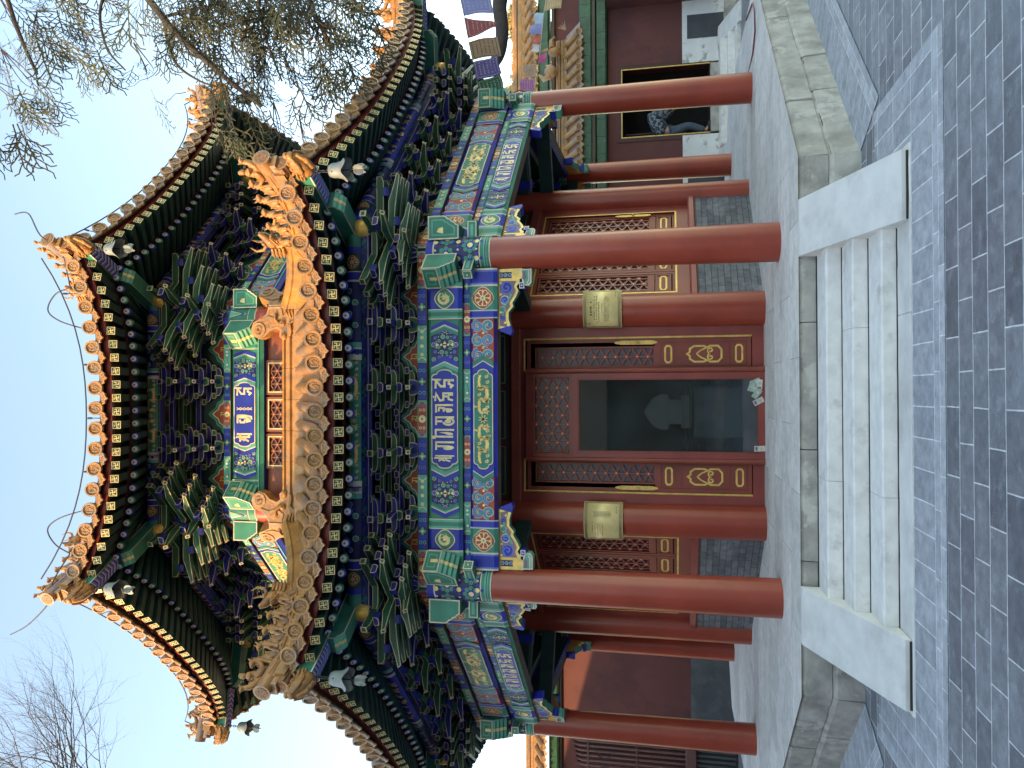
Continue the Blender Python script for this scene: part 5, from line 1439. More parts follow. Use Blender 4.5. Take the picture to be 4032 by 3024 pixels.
# front doorway ---------------------------------------------------------------
mb = MB()
for s in (-1, 1):
    a, b_ = sorted((s * .935, s * WL)); mb.box(a, b_, -2.96, -2.88, ZP, 3.36, 'frame_red')
mb.box(-.935, .935, -2.96, -2.88, ZP, .62, 'frame_red'); mb.box(-.935, .935, -2.958, -2.88, 3.29, 3.36, 'frame_red')
d = Deco(mb, lambda u, v, h: (u, -2.961 - h, v), .003)
for s in (-1, 1):
    d.stroke([(s * .53, 3.30), (s * .925, 3.30), (s * .925, .625)], .022, 'gold', 1)
    mb.tube([(s * .925, -2.963, .625), (s * .925, -2.963, 3.30), (s * .54, -2.963, 3.30)], .009, 'gold', 6)
mb.build('door_surround', pav)
for s in (-1, 1):
    mb = MB(); u0, u1 = sorted((s * .53, s * .915)); y = 2.93
    mb.box(u0, u1, -y, -y + .03, .63, 1.70, 'door_red')
    frame(mb, u0, u1, .63, 3.27, .045, y - .01, y + .012, 'door_red')
    mb.box(u0 + .045, u1 - .045, -y - .01, -y + .02, 1.66, 1.73, 'door_red')
    lu0, lu1 = u0 + .065, u1 - .115 if s > 0 else u1 - .065
    if s < 0: lu0 = u0 + .115
    frame(mb, lu0 - .022, lu1 + .022, 1.72, 3.17, .022, y - .01, y + .008, 'door_red')
    lattice(mb, lu0, lu1, 1.742, 3.148, y - .002, .127, .021)
    raised_panel(mb, u0 + .06, u1 - .06, 1.50, 1.645, y, 'oval'); raised_panel(mb, u0 + .06, u1 - .06, .875, 1.45, y, 'cloud'); raised_panel(mb, u0 + .06, u1 - .06, .685, .845, y, 'oval')
    dl = mb.build('door_leaf', pav, label='right door leaf with lattice and gilt panels' if s > 0 else 'left door leaf with lattice and gilt panels')
    mb = MB(); xc = s * .865
    mb.extr([(xc + q * .024, -y - .016, z) for q, z in ((-.4, 1.70), (.4, 1.70), (1, 1.76), (1, 2.12), (.4, 2.20), (-.4, 2.20), (-1, 2.12), (-1, 1.76))], (0, -.012, 0), 'gold')
    mb.tube([(xc, -y - .03, 1.90), (xc, -y - .065, 1.93), (xc, -y - .03, 1.96)], .008, 'gold', 6); mb.ball((xc, -y - .04, 1.93), .016, 'gold', 8, 5)
    for q in range(5): mb.ball((xc, -y - .029, 1.80 + .07 * q), (.012, .004, .016), 'pgold', 6, 4)
    mb.build('door_plate', dl)
# glazed screen standing in front of the doors
mb = MB(); y = 3.03
for s in (-1, 1): mb.tube([(s * .532, -y, .425 + .0675), (s * .532, -y, 3.27)], .034, 'door_red', 10); mb.tube([(s * .532, -y, .50), (s * .532, -y, .56)], .042, 'door_red', 10)
mb.box(-.50, .50, -y - .01, -y + .05, 3.20, 3.27, 'door_red')
frame(mb, -.50, .50, 2.70, 3.20, .045, y - .04, y + .012, 'door_red'); lattice(mb, -.44, .44, 2.755, 3.15, y - .01, .127, .021)
screen = mb.build('door_screen', pav)
mb = MB(); frame(mb, -.50, .50, ZP + .002, 2.70, .062, y - .04, y + .02, 'frame_red'); frame(mb, -.438, .438, ZP + .064, 2.638, .018, y - .03, y + .008, 'door_red'); mb.build('glass_frame', screen)
mb = MB(); mb.box(-.42, .42, -y + .012, -y + .018, .57, 2.62, 'pane'); mb.build('glass_pane', screen)
mb = MB(); mb.box(-.42, .42, -y + .028, -y + .04, .55, .735, 'mauve'); mb.build('lower_curtain', screen)
# side faces: brick dado and latticed windows ----------------------------------
def dado():
    mb = MB(); mb.box(-WL - .06, WL + .06, -3.075, -2.86, ZP, 1.215, 'greybrick'); return mb.mesh('brick_dado')
def side_sill():
    mb = MB(); mb.bbox(-WL - .08, WL + .08, -3.10, -2.86, 1.217, 1.31, 'frame_red', .018)
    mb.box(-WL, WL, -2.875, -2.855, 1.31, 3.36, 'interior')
    mb.box(-WL, WL, -2.985, -2.88, 1.31, 1.46, 'frame_red'); mb.box(-WL, WL, -2.985, -2.88, 3.27, 3.36, 'frame_red')
    for s in (-1, 1): a, b_ = sorted((s * .90, s * WL)); mb.box(a, b_, -2.985, -2.88, 1.46, 3.27, 'frame_red')
    d = Deco(mb, lambda u, v, h: (u, -2.986 - h, v), .003); d.stroke([(-.89, 1.47), (.89, 1.47), (.89, 3.26), (-.89, 3.26)], .022, 'gold', 1, True)
    return mb.mesh('window_sill')
def side_leaf():
    mb = MB(); u0, u1 = -.215, .215; y = 2.95
    frame(mb, u0, u1, 1.475, 3.255, .04, y - .012, y + .01, 'door_red'); mb.box(u0 + .04, u1 - .04, -y - .006, -y + .02, 1.735, 1.80, 'door_red')
    frame(mb, u0 + .05, u1 - .05, 1.80, 3.20, .02, y - .02, y + .006, 'door_red'); lattice(mb, u0 + .072, u1 - .072, 1.822, 3.178, y - .008, .127, .021)
    raised_panel(mb, u0 + .045, u1 - .045, 1.53, 1.725, y - .004, 'oval'); return mb.mesh('window_leaf')
dm, sm, lf = dado(), side_sill(), side_leaf()
mb = MB(); mb.extr([(q * .024, -2.967, z) for q, z in ((-.4, 1.80), (.4, 1.80), (1, 1.86), (1, 2.2), (.4, 2.28), (-.4, 2.28), (-1, 2.2), (-1, 1.86))], (0, -.012, 0), 'gold'); mb.ball((0, -2.985, 2.04), (.016, .02, .02), 'gold', 8, 5); wp_me = mb.mesh('window_plate')
for k in range(1, 8):
    r = ang_face(k); link('brick_dado', dm, pav, r); link('window_sill', sm, pav, r)
    for i, x in enumerate((-.66, -.22, .22, .66)):
        px, py = rot2(x, 0, r); o = link('window_leaf', lf, pav, r, (px, py, 0))
        if (k == 1 and i == 3) or (k == 7 and i == 0):
            link('window_plate', wp_me, o, 0, (.19 if k == 1 else -.19, 0, 0))
# stele inside
stl = thing('stele', 'pale carved stone stele behind the dark glass of the doorway', 'stele', (0.03, -2.5, ZP))
mb = MB(); mb.bbox(-.30, .30, -.25, .25, 0, .78, 'wall_grey', .03); mb.build('base', stl)
mb = MB(); mb.bbox(-.15, .15, -.10, .10, .782, 1.14, 'stele', .02); mb.bbox(-.20, .20, -.12, .12, .80, .93, 'stele', .03); mb.build('slab', stl)
mb = MB(); mb.extr([(-.21, -.13, 1.09), (-.12, -.13, 1.06), (-.10, -.13, 1.10), (.10, -.13, 1.10), (.12, -.13, 1.06), (.21, -.13, 1.09), (.22, -.13, 1.16), (.17, -.13, 1.27), (.07, -.13, 1.34), (0, -.13, 1.38), (-.07, -.13, 1.34), (-.17, -.13, 1.27), (-.22, -.13, 1.16)], (0, .22, 0), 'stele'); mb.build('carved_head', stl)

# ------------------------------------------------------------------ plaques on the inner columns
def plaque(name, cx, flip, label):
    t = thing(name, label, 'plaque', (cx, -R_I * cos(pi / 8) , 2.10), 0, 'brass plaques beside the door')
    R = .285; th = radians(51)
    mb = MB(); fnp = lambda u, v, h: ((R + h) * sin(u / R), -(R + h) * cos(u / R) + (R - .225), v)
    W = R * th
    N = 16
    def sheet(u0, u1, v0, v1, m_, l_): 
        for i in range(N): Dp.fill([(u0 + (u1 - u0) * i / N, v0), (u0 + (u1 - u0) * (i + 1) / N, v0), (u0 + (u1 - u0) * (i + 1) / N, v1), (u0 + (u1 - u0) * i / N, v1)], m_, l_)
    Dp = Deco(mb, fnp, .0012)
    V = [fnp(-W + 2 * W * i / N, v, h) for h in (0, -.012) for v in (0, .455) for i in range(N + 1)]; q = N + 1
    F = [(i, i + 1, q + i + 1, q + i) for i in range(N)] + [(2 * q + i, 3 * q + i, 3 * q + i + 1, 2 * q + i + 1) for i in range(N)] + [(i, 2 * q + i, 2 * q + i + 1, i + 1) for i in range(N)] + [(q + i, q + i + 1, 3 * q + i + 1, 3 * q + i) for i in range(N)] + [(0, q, 3 * q, 2 * q), (N, 2 * q + N, 3 * q + N, q + N)]
    mb.add(V, F, 'brass', True); mb.build('plate', t)
    mb = MB(); Dp = Deco(mb, fnp, .0012)
    sheet(-W + .008, W - .008, .012, .042, 'brass_dark', 1); sheet(-W + .008, W - .008, .413, .443, 'brass_dark', 1)
    for u in (-W + .02, W - .02): Dp.rect(u - .006, u + .006, .042, .413, 'brass_dark', 1)
    mb.build('border', t)
    mb = MB(); Dp = Deco(mb, fnp, .0012); rnd = random.Random(5 + flip)
    def line(u0, u1, v, h, gap=.35):
        u = u0
        while u < u1:
            w_ = rnd.uniform(.5, 1.1) * h
            if rnd.random() > .12:
                Dp.rect(u, u + w_, v + h * .65, v + h, 'ink', 2); Dp.rect(u + w_ * .3, u + w_ * .5, v, v + h * .7, 'ink', 2)
                if rnd.random() > .4: Dp.rect(u, u + w_ * .9, v + h * .2, v + h * .4, 'ink', 2)
            u += w_ + h * gap
    if not flip:
        for i in range(6): line(-.085 + .030 * i, -.085 + .030 * i + .016, .343, .024, .1)
        for v, a, b_ in ((.31, -.14, .15), (.283, -.17, .16), (.257, -.16, .06)): line(a, b_, v, .014)
        line(-.06, .06, .222, .010); 
        for v in (.196, .181, .166, .151): line(-.16, .15 if v > .155 else .12, v, .0075, .25)
        Dp.ring(-.19, .385, .018, .003, 'ink', 2, 14); Dp.circ(-.19, .385, .006, 'ink', 2, 6)
        for q in range(3): Dp.circ(.15 + .025 * q, .075, .0055, 'ink', 2, 7)
    else:
        line(-.145, -.01, .345, .0105, .5)
        for v, a, b_ in ((.315, -.175, -.02), (.285, -.19, -.02), (.258, -.15, -.02), (.23, -.17, -.02)): line(a, b_, v, .0085)
        for i, u in enumerate((.055, .07, .085, .10, .115)): 
            n = 12
            for q in range(n): Dp.rect(u, u + .006, .14 + .2 * q / n + (.02 if i in (0, 4) else 0), .14 + .2 * q / n + .012, 'ink', 2)
        for q in range(3): Dp.circ(.11 + .03 * q, .075, .006, 'ink', 2, 7)
    mb.build('lettering', t)
plaque('brass_plaque', A_I * S8 + .02, 0, 'curved brass plaque with a dark title line on the red column right of the door')
plaque('brass_plaque', -A_I * S8 - .0, 1, 'curved brass plaque with two text blocks on the red column left of the door')

# ------------------------------------------------------------------ banknotes tucked behind the glass frame
NOTES = [(.335, .64, 20, 'note_green', 'crumpled green banknote wedged highest in the right corner of the glass door'),
         (.385, .60, 65, 'note_green', 'folded green banknote pressed into the right edge of the glass door'),
         (.30, .605, -35, 'note_green', 'green banknote lying across the middle of the heap in the door corner'),
         (.355, .555, 5, 'note_pale', 'pale banknote at the very bottom of the heap in the door corner'),
         (.252, .585, 40, 'note_green', 'small green banknote sticking out on the left of the heap in the door corner'),
         (.165, .565, 62, 'note_pale', 'pale brownish banknote tilted on its own beside the heap in the door corner'),
         (-.375, .555, 88, 'note_pale', 'single upright pale banknote in the left bottom corner of the glass door')]
for i, (x, z, a, m_, lab) in enumerate(NOTES):
    mb = MB(); L, H = (.06, .032); rnd = random.Random(i)
    N = 6; V = []
    for j in range(N + 1):
        for q in range(3): V.append((-L + 2 * L * j / N, -.004 * abs(sin(j * 1.1 + i)) * (2 if i < 5 else .4), -H + H * q))
    mb.add(V, [(j * 3 + q, (j + 1) * 3 + q, (j + 1) * 3 + q + 1, j * 3 + q + 1) for j in range(N) for q in range(2)], m_)
    d = Deco(mb, lambda u, v, h: (u, -.011 - h, v), .0008); d.circ(.018, .0, .014, 'note_green' if m_ == 'note_pale' else 'note_pale', 1, 8); d.rect(-.05, -.025, -.02, .02, 'mauve' if m_ == 'note_pale' else 'note_green', 1)
    o = mb.build('banknote', None, loc=(x, -3.055 - .006 * (i % 5), z + .0)); o.rotation_euler = (0, radians(a), 0); tag(o, lab, 'banknote', 'banknotes stuck in the door frame')

# ------------------------------------------------------------------ wind bells
def make_bell(a, R, ztop, label, k):
    x, y = rot2(0, -R, a)
    t = thing('wind_bell', label, 'bell', (x, y, ztop), a, 'wind bells under the roof corners')
    mb = MB()
    for q in range(4):
        z = -.012 - .036 * q
        ax = Vector((1, 0, 0)) if q % 2 else Vector((0, 1, 0))
        P = [ax * .013 * cos(s) + Vector((0, 0, z - .012 + .024 * sin(s))) for s in [i * pi / 5 for i in range(11)]]
        mb.tube(P, .005, 'iron', 5)
    mb.build('chain', t)
    mb = MB(); n = 32; prof = [(.028, -.155), (.055, -.165), (.066, -.19), (.070, -.24), (.082, -.29), (.105, -.325)]
    V = []
    for i, (r, z) in enumerate(prof):
        for q in range(n):
            an = 2 * pi * q / n; zz = z; rr_ = r
            if i == len(prof) - 1: zz -= .045 * abs(cos(an * 2)) ** 1.5 - .015; rr_ += .012 * abs(cos(2 * an))
            V.append((rr_ * cos(an), rr_ * sin(an), zz))
    F = [(i * n + q, i * n + (q + 1) % n, (i + 1) * n + (q + 1) % n, (i + 1) * n + q) for i in range(len(prof) - 1) for q in range(n)]
    mb.add(V, F, 'bell_metal', True); mb.add(V[:n], [list(range(n))], 'bell_metal')
    V2 = [(p[0] * .93, p[1] * .93, p[2] + .002) for p in V]; mb.add(V2, [f[::-1] for f in F], 'bell_metal', True)
    for q in range(4):
        an = q * pi / 2 + pi / 4; mb.ball((.068 * cos(an), .068 * sin(an), -.21), .007, 'iron', 6, 4)
    mb.build('bell_body', t)
    mb = MB(); mb.tube([(0, 0, -.17), (0, 0, -.40)], .006, 'iron', 6); mb.tube([(-.07, 0, -.365), (.07, 0, -.365)], .008, 'iron', 6)
    for an in (0, pi / 2):
        c_, s_ = cos(an), sin(an)
        prof2 = [(0, -.395), (.035, -.40), (.058, -.43), (.062, -.47), (.045, -.50), (.02, -.485), (0, -.50), (-.02, -.485), (-.045, -.50), (-.062, -.47), (-.058, -.43), (-.035, -.40)]
        mb.extr([(u * c_ + .004 * s_, u * s_ - .004 * c_, v) for u, v in prof2], (-.008 * s_, .008 * c_, 0), 'bell_metal')
    mb.build('clapper', t)
RL = CORNER_TIP['lower'][0] - .02; RU = CORNER_TIP['upper'][0] - .02
make_bell(ang_corner(0), RL, 4.775, 'wind bell hanging from the lower roof corner right of the steps', 0)
make_bell(ang_corner(7), RL, 4.775, 'wind bell hanging from the lower roof corner left of the steps', 7)
make_bell(ang_corner(0), RU, 7.96, 'wind bell under the upper roof corner at the right end of the front eave', 0)
make_bell(ang_corner(7), RU, 7.96, 'wind bell under the upper roof corner at the left end of the front eave', 7)
make_bell(ang_corner(1), RU, 7.96, 'wind bell under the far right upper roof corner, half hidden by cypress twigs', 1)
make_bell(ang_corner(6), RU, 7.96, 'wind bell under the far left upper roof corner, seen against the open sky', 6)

# ------------------------------------------------------------------ lightning conductors along the upper eaves
def eave_wire(k, label, ext0=.0, ext1=.0, up=.15):
    t = thing('lightning_wire', label, 'wire', (0, 0, 0), ang_face(k), 'lightning wires along the upper eaves')
    E = UPP; P = []
    W = (E['r0'] + E['dr']) * S8 * .97
    for i in range(19):
        tt = -1 + 2 * i / 18; x = tt * W; r = er(E, tt) + .06; P.append((x, -r, ez(E, tt) + .20 + up * (1 + 1.4 * tt * tt)))
    if ext0: P.insert(0, (P[0][0] - ext0, P[0][1] + .15, P[0][2] + .02))
    if ext1: P.append((P[-1][0] + ext1, P[-1][1] + .15, P[-1][2] + .02))
    mb = MB(); mb.tube(P, .008, 'wire', 6); mb.build('cable', t)
    for i in (2, 6, 9, 12, 16):
        p = P[i]; mb = MB(); mb.tube([p, (p[0], p[1] + .06, p[2] - up - .05)], .006, 'wire', 5); mb.tube([(p[0], p[1], p[2] - .02), (p[0], p[1] + .02, p[2] - .06)], .012, 'iron', 6); mb.build('bracket_post', t)
eave_wire(0, 'thin grey lightning wire on short posts above the front upper eave')
eave_wire(1, 'thin grey lightning wire above the right-hand upper eave, its end poking past the corner', 0, .8)
eave_wire(7, 'thin grey lightning wire above the left-hand upper eave, its end poking past the corner', .8, 0)
def loose_wire(name, P, label):
    mb = MB(); Q = []
    P = [Vector(p) for p in P]
    for i in range(len(P) - 1):
        p0 = P[max(i - 1, 0)]; p1 = P[i]; p2 = P[i + 1]; p3 = P[min(i + 2, len(P) - 1)]
        for j in range(6):
            s = j / 6; Q.append(.5 * ((2 * p1) + (p2 - p0) * s + (2 * p0 - 5 * p1 + 4 * p2 - p3) * s * s + (3 * p1 - p0 - 3 * p2 + p3) * s ** 3))
    Q.append(P[-1]); mb.tube(Q, .008, 'wire', 6); return tag(mb.build(name), label, 'wire')
loose_wire('lightning_wire', [(2.40, -4.55, 9.1), (2.35, -4.72, 8.75), (2.05, -4.9, 8.42), (1.9, -4.72, 8.32), (1.66, -4.55, 8.38), (1.50, -4.60, 8.30)], 'grey lightning wire rising out of the picture from the front right upper roof corner')
loose_wire('lightning_wire', [(1.50, -4.60, 8.30), (1.43, -4.6, 8.5), (1.25, -4.6, 8.6), (1.12, -4.58, 8.45), (1.02, -4.55, 8.12)], 'loop of slack wire over the ridge animals at the front right upper corner')
loose_wire('lightning_wire', [(-1.55, -4.60, 8.30), (-1.45, -4.6, 8.5), (-1.28, -4.6, 8.6), (-1.15, -4.58, 8.45), (-1.05, -4.55, 8.12)], 'loop of slack wire over the ridge animals at the front left upper corner')
loose_wire('lightning_wire', [(-1.55, -4.60, 8.30), (-1.85, -4.72, 8.42), (-2.05, -4.75, 8.42), (-2.35, -4.7, 8.75), (-2.6, -4.4, 9.3)], 'grey wire slanting up past the front left upper roof corner')

# ------------------------------------------------------------------ ground
mb = MB(); mb.add([(-90, -60, 0), (90, -60, 0), (90, 120, 0), (-90, 120, 0)], [(0, 1, 2, 3)], 'paving'); g = mb.build('ground'); struct(g)
g.location = (0.012, -0.081, 0)
# edging strips and end-laid bricks that follow the outline of platform and steps
def flat(name, pts, mat, z, rot=0.0, loc=(0, 0)):
    mb = MB(); c, s = cos(-rot), sin(-rot)
    P = [((x - loc[0]) * c - (y - loc[1]) * s, (x - loc[0]) * s + (y - loc[1]) * c, 0) for x, y in pts]
    mb.add(P, [list(range(len(P)))], mat); o = mb.build(name); o.location = (loc[0], loc[1], z); o.rotation_euler = (0, 0, rot); return struct(o)
ya, yb, yc = -6.80, -7.21, -7.41
xr, xl = 2.33, -2.25
flat('walkway', [(xl, yb), (xr, yb), (xr, ya + .9), (xl, ya + .9)], 'paving_walk', .004, 0, (0, -6.80))
flat('path_edging', [(xl - .1, yc), (xr + .1, yc), (xr + .1, yb), (xl - .1, yb)], 'paving_edge', .004, 0, (0, yb))
for s, x0 in ((1, xr), (-1, xl)):
    xs = sorted((x0, x0 + s * .10)); flat('path_edging', [(xs[0], yb), (xs[1], yb), (xs[1], -5.85), (xs[0], -5.85)], 'paving_edge', .0045, pi / 2, (xs[0], yb))
for k in (1, 2, 6, 7):
    a = ang_face(k); r1, r2, r3 = 5.44, 5.84, 6.03
    f = lambda u, r: rot2(u, -r, a)
    flat('walkway', [f(-r1 * S8, r1), f(r1 * S8, r1), f(r2 * S8, r2), f(-r2 * S8, r2)], 'paving_walk', .0055, a, f(0, r1))
    flat('path_edging', [f(-r2 * S8, r2), f(r2 * S8, r2), f(r3 * S8, r3), f(-r3 * S8, r3)], 'paving_edge', .006, a, f(0, r2))

# ------------------------------------------------------------------ background: side hall with a doorway (right)
def tile_run(mb, x0, x1, y_e, z_e, y_t, z_t, sp, rad, skew=0.0, caps=True):
    """glazed tile slope whose eave faces -Y"""
    mb.add([(x0, y_e, z_e), (x1, y_e, z_e), (x1, y_t, z_t), (x0, y_t, z_t)], [(0, 1, 2, 3)], 'tile')
    n = int((x1 - x0) / sp)
    for i in range(n + 1):
        x = x0 + i * sp
        a = Vector((x, y_e - .03, z_e + rad * .35)); b_ = Vector((x, y_t, z_t + rad * .35))
        mb.tube([a, b_], rad, 'ridge_tile', 10)
        if caps:
            d = Deco(mb, lambda u, v, h: (x + u, y_e - .032 - h, z_e + rad * .35 + v), .003); d.circ(0, 0, rad * 1.12, 'tile_rim', 1, 12); d.circ(0, 0, rad * .75, 'tile_carved', 2, 10)
        if i < n:
            c = x + sp / 2; mb.add([(c - sp * .42, y_e - .02, z_e + .03), (c, y_e - .03, z_e - .10), (c + sp * .42, y_e - .02, z_e + .03), (c, y_e - .02, z_e - .0)], [(0, 1, 2, 3)], 'tile_rim')
def ridge_bar(mb, x0, x1, y, z, s=1.0):
    for dz, hy, hz, m_ in ((0, .11, .10, 'ridge_tile'), (.10, .06, .10, 'ridge_tile'), (.20, .085, .05, 'tile'), (.25, .05, .07, 'ridge_tile')):
        mb.bbox(x0, x1, y - hy * s, y + hy * s, z + dz * s + .002, z + (dz + hz) * s, m_, .015)
HY = 6.5
hall = thing('side_hall', 'red walled gate house with dark open doorway and yellow tiled roof', 'building', (8.0, HY, 0))
def hb(name, fn, **kw):
    mb = MB(); mb.X = Matrix.Translation((-8.0, -HY, 0)); fn(mb); mb.X = None; return mb.build(name, hall, **kw)
D0, D1, DZ0, DZ1 = 6.40, 8.02, .585, 2.655
def f_(mb):
    mb.box(4.3, D0 - .12, HY, HY + .35, .55, 3.0, 'wall_red'); mb.box(D1 + .12, 9.55, HY, HY + .35, .55, 3.0, 'wall_red'); mb.box(D0 - .12, D1 + .12, HY, HY + .35, DZ1 + .12, 3.0, 'wall_red')
    mb.box(9.55, 9.9, HY - .6, HY + .35, .55, 3.0, 'wall_red'); mb.box(9.9, 13.5, HY - .6, HY - .3, .55, 3.3, 'wall_red')
hb('wall', f_)
for x0, x1 in ((4.3, D0 - .05), (D1 + .05, 9.55)):
    hb('white_plinth', lambda mb: mb.box(x0, x1, HY - .03, HY - .002, .27, 1.235, 'whitewash'))
for x0, x1 in ((4.4, D0 - .75), (D1 + .62, 9.2)):
    hb('plinth_panel', lambda mb: mb.box(x0, x1, HY - .045, HY - .031, .28, 1.12, 'panel_grey'))

def f_(mb):
    mb.box(D0 - .12, D0, HY - .02, HY + .3, .56, DZ1 + .12, 'dark_red'); mb.box(D1, D1 + .12, HY - .02, HY + .3, .56, DZ1 + .12, 'dark_red'); mb.box(D0, D1, HY - .02, HY + .3, DZ1, DZ1 + .12, 'dark_red')
    mb.box(D0 - .0, D1, HY - .06, HY + .3, .28, DZ0, 'oldstone')
    d = Deco(mb, lambda u, v, h: (u, HY - .021 - h, v), .003); d.stroke([(D0 - .012, .6), (D0 - .012, DZ1 + .012), (D1 + .012, DZ1 + .012), (D1 + .012, .6)], .024, 'gold', 1)
hb('door_frame', f_)
def f_(mb):
    # a leaf folded back inside the doorway
    frame(mb, D0 + .03, D0 + .20, .62, 2.62, .025, -HY - .42, -HY - .38, 'dark_red'); lattice(mb, D0 + .06, D0 + .17, 1.35, 2.55, -HY - .41, .10, .016, mat='dark_red')
hb('inner_door_leaf', f_)
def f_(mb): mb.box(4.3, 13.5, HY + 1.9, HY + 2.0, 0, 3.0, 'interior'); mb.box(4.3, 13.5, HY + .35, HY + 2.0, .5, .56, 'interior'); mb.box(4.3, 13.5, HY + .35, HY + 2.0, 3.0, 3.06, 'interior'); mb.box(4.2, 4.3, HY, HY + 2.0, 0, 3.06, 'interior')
hb('inner_room', f_)
def f_(mb):
    n = 8
    for i in range(22):
        x0 = 4.3 + i * .42; mb.bbox(x0 + .004, x0 + .416, HY - .22, HY + .1, 3.02, 3.28, 'green_tile', .03)
    for i in range(30): x0 = 4.3 + i * .31; mb.bbox(x0 + .003, x0 + .307, HY - .34, HY - .05, 3.36, 3.66, 'green_tile', .03)
    mb.box(4.3, 13.5, HY - .29, HY, 3.285, 3.36, 'brownp')
hb('green_tile_cornice', f_)
def f_(mb):
    tile_run(mb, 4.3, 9.1, HY - .48, 3.62, HY + .25, 4.05, .285, .075); ridge_bar(mb, 4.3, 9.0, HY + .25, 4.0, .95)
hb('roof', f_)
def f_(mb):
    mb.ball((8.62, HY - .05, 4.30), (.13, .10, .16), 'beast'); mb.tube([(8.72, HY - .05, 4.35), (8.9, HY - .05, 4.36), (8.98, HY - .05, 4.28)], [.09, .07, .03], 'beast', 8); mb.tube([(8.7, HY - .05, 4.45), (8.66, HY - .05, 4.62)], [.04, .01], 'beast', 6)
    mb.ball((8.2, HY + .1, 4.42), (.16, .1, .16), 'tile_rim'); mb.tube([(8.1, HY + .1, 4.45), (8.02, HY + .1, 4.6), (8.15, HY + .1, 4.72)], [.09, .07, .02], 'tile_rim', 7); mb.tube([(8.32, HY + .1, 4.4), (8.36, HY + .1, 4.55)], [.06, .02], 'tile_rim', 6)
    for q in range(4): mb.tube([(9.08, HY - .2, 4.0), (9.12 + .05 * q, HY - .25, 4.2 - .06 * q)], [.03, .005], 'tile_rim', 5)
hb('roof_ornament', f_)
def f_(mb):
    for i in range(3): mb.bbox(5.9, 8.3, HY - .35 - .32 * (i + 1), HY - .02, -.02, .40 - .14 * (i) - .005 * i, 'steps', .015)
    for x0 in (5.45, 8.3):
        sec = [(HY - .1, 0), (HY - .1, .42), (HY - .3, .42), (HY - 1.45, .05), (HY - 1.45, 0)]
        V = [(x0, y, z) for y, z in sec] + [(x0 + .44, y, z) for y, z in sec]; mb.add(V, [[i, i + 5, (i + 1) % 5 + 5, (i + 1) % 5] for i in range(5)] + [list(range(5)), list(range(9, 4, -1))], 'flank')
hb('entrance_steps', f_)
def f_(mb): mb.box(4.3, 13.5, HY - .10, HY - .05, 0, .27, 'oldstone')
hb('base_course', f_)
# taller hall behind it
big = thing('rear_hall', 'tall dark red hall with sunlit golden tiled roof behind the gate house', 'building', (8, HY + 2.2, 0))
def bb(name, fn):
    mb = MB(); mb.X = Matrix.Translation((-8.0, -HY - 2.2, 0)); fn(mb); mb.X = None; return mb.build(name, big)
YB = HY + 2.2
bb('wall', lambda mb: mb.box(5.2, 20, YB, YB + .5, 3.0, 4.62, 'wall_red'))
def f_(mb):
    mb.box(5.2, 20, YB - .12, YB, 4.62, 4.70, 'brownp'); 
    for i in range(34): x0 = 5.2 + i * .42; mb.bbox(x0 + .003, x0 + .417, YB - .28, YB + .1, 4.74, 5.05, 'green_tile', .04)
bb('green_tile_cornice', f_)
def f_(mb): tile_run(mb, 5.2, 20, YB - .45, 5.12, YB + .5, 5.55, .36, .085); ridge_bar(mb, 5.1, 20, YB + .5, 5.5, 1.3)
bb('roof', f_)

# ------------------------------------------------------------------ boundary wall on the left
LY = 7.2
lw = thing('courtyard_wall', 'long dark red plastered wall with grey base and yellow tiled coping left of the pavilion', 'wall', (-8, LY, 0))
def lb(name, fn):
    mb = MB(); mb.X = Matrix.Translation((8.0, -LY, 0)); fn(mb); mb.X = None; return mb.build(name, lw)
lb('plaster', lambda mb: mb.box(-20, -2.2, LY, LY + .5, 1.1, 4.3, 'wall_red'))
lb('grey_base', lambda mb: mb.box(-20, -2.2, LY - .012, LY + .49, 0, 1.1, 'wall_grey'))
def f_(mb):
    mb.box(-20, -2.2, LY - .1, LY, 4.3, 4.36, 'brownp')
    for i in range(48): x0 = -20 + i * .37; mb.bbox(x0 + .003, x0 + .367, LY - .24, LY + .1, 4.365, 4.60, 'green_tile', .03)
lb('green_tile_cornice', f_)
def f_(mb): tile_run(mb, -20, -2.2, LY - .40, 4.68, LY + .25, 4.98, .30, .075); ridge_bar(mb, -20, -2.2, LY + .25, 4.95, 1.0)
lb('coping', f_)
pp = thing('pipe_bundle', 'bundle of red painted pipes running down the courtyard wall beside the left column', 'pipes', (-8.7, LY - .15, 0))
for q in range(7):
    x = .36 - .12 * q; mb = MB()
    mb.tube([(x, .15, 4.02 - .02 * q), (x, .05, 3.98 - .02 * q), (x, 0, 3.86 - .02 * q), (x, 0, 1.18)], .036, 'pipe', 8); mb.tube([(x, -.0, 1.02), (x, 0, .06)], .04, 'pipe_grey', 8); mb.build('pipe', pp)
mb = MB(); mb.bbox(-.52, .52, -.12, .14, .98, 1.24, 'pipe', .02); mb.build('junction_box', pp)
mb = MB()
for z in (2.4, 3.6): mb.box(-.48, .44, -.05, -.036, z, z + .04, 'pipe')
mb.build('clamp', pp)
lp = thing('bent_pipe', 'single thin pipe with rounded bend fixed to the wall beside the pipe bundle', 'pipe', (-9.55, LY - .10, 0))
mb = MB(); mb.tube([(0, 0, 1.2), (0, 0, 3.6), (.04, 0, 3.78), (.16, 0, 3.86), (.34, 0, 3.86)], .03, 'pipe', 8); mb.build('pipe', lp)
rnd = random.Random(12); mb = MB()
for q in range(7):
    p = Vector((-9.4 + .12 * q, LY - .3, 3.0 + .12 * (q % 3))); P = [p]
    for j in range(7): p = p + Vector((rnd.uniform(-.12, .16), rnd.uniform(-.03, .03), rnd.uniform(-.02, .16))); P.append(p)
    mb.tube(P, [.012 - .0012 * j for j in range(8)], 'twig', 5)
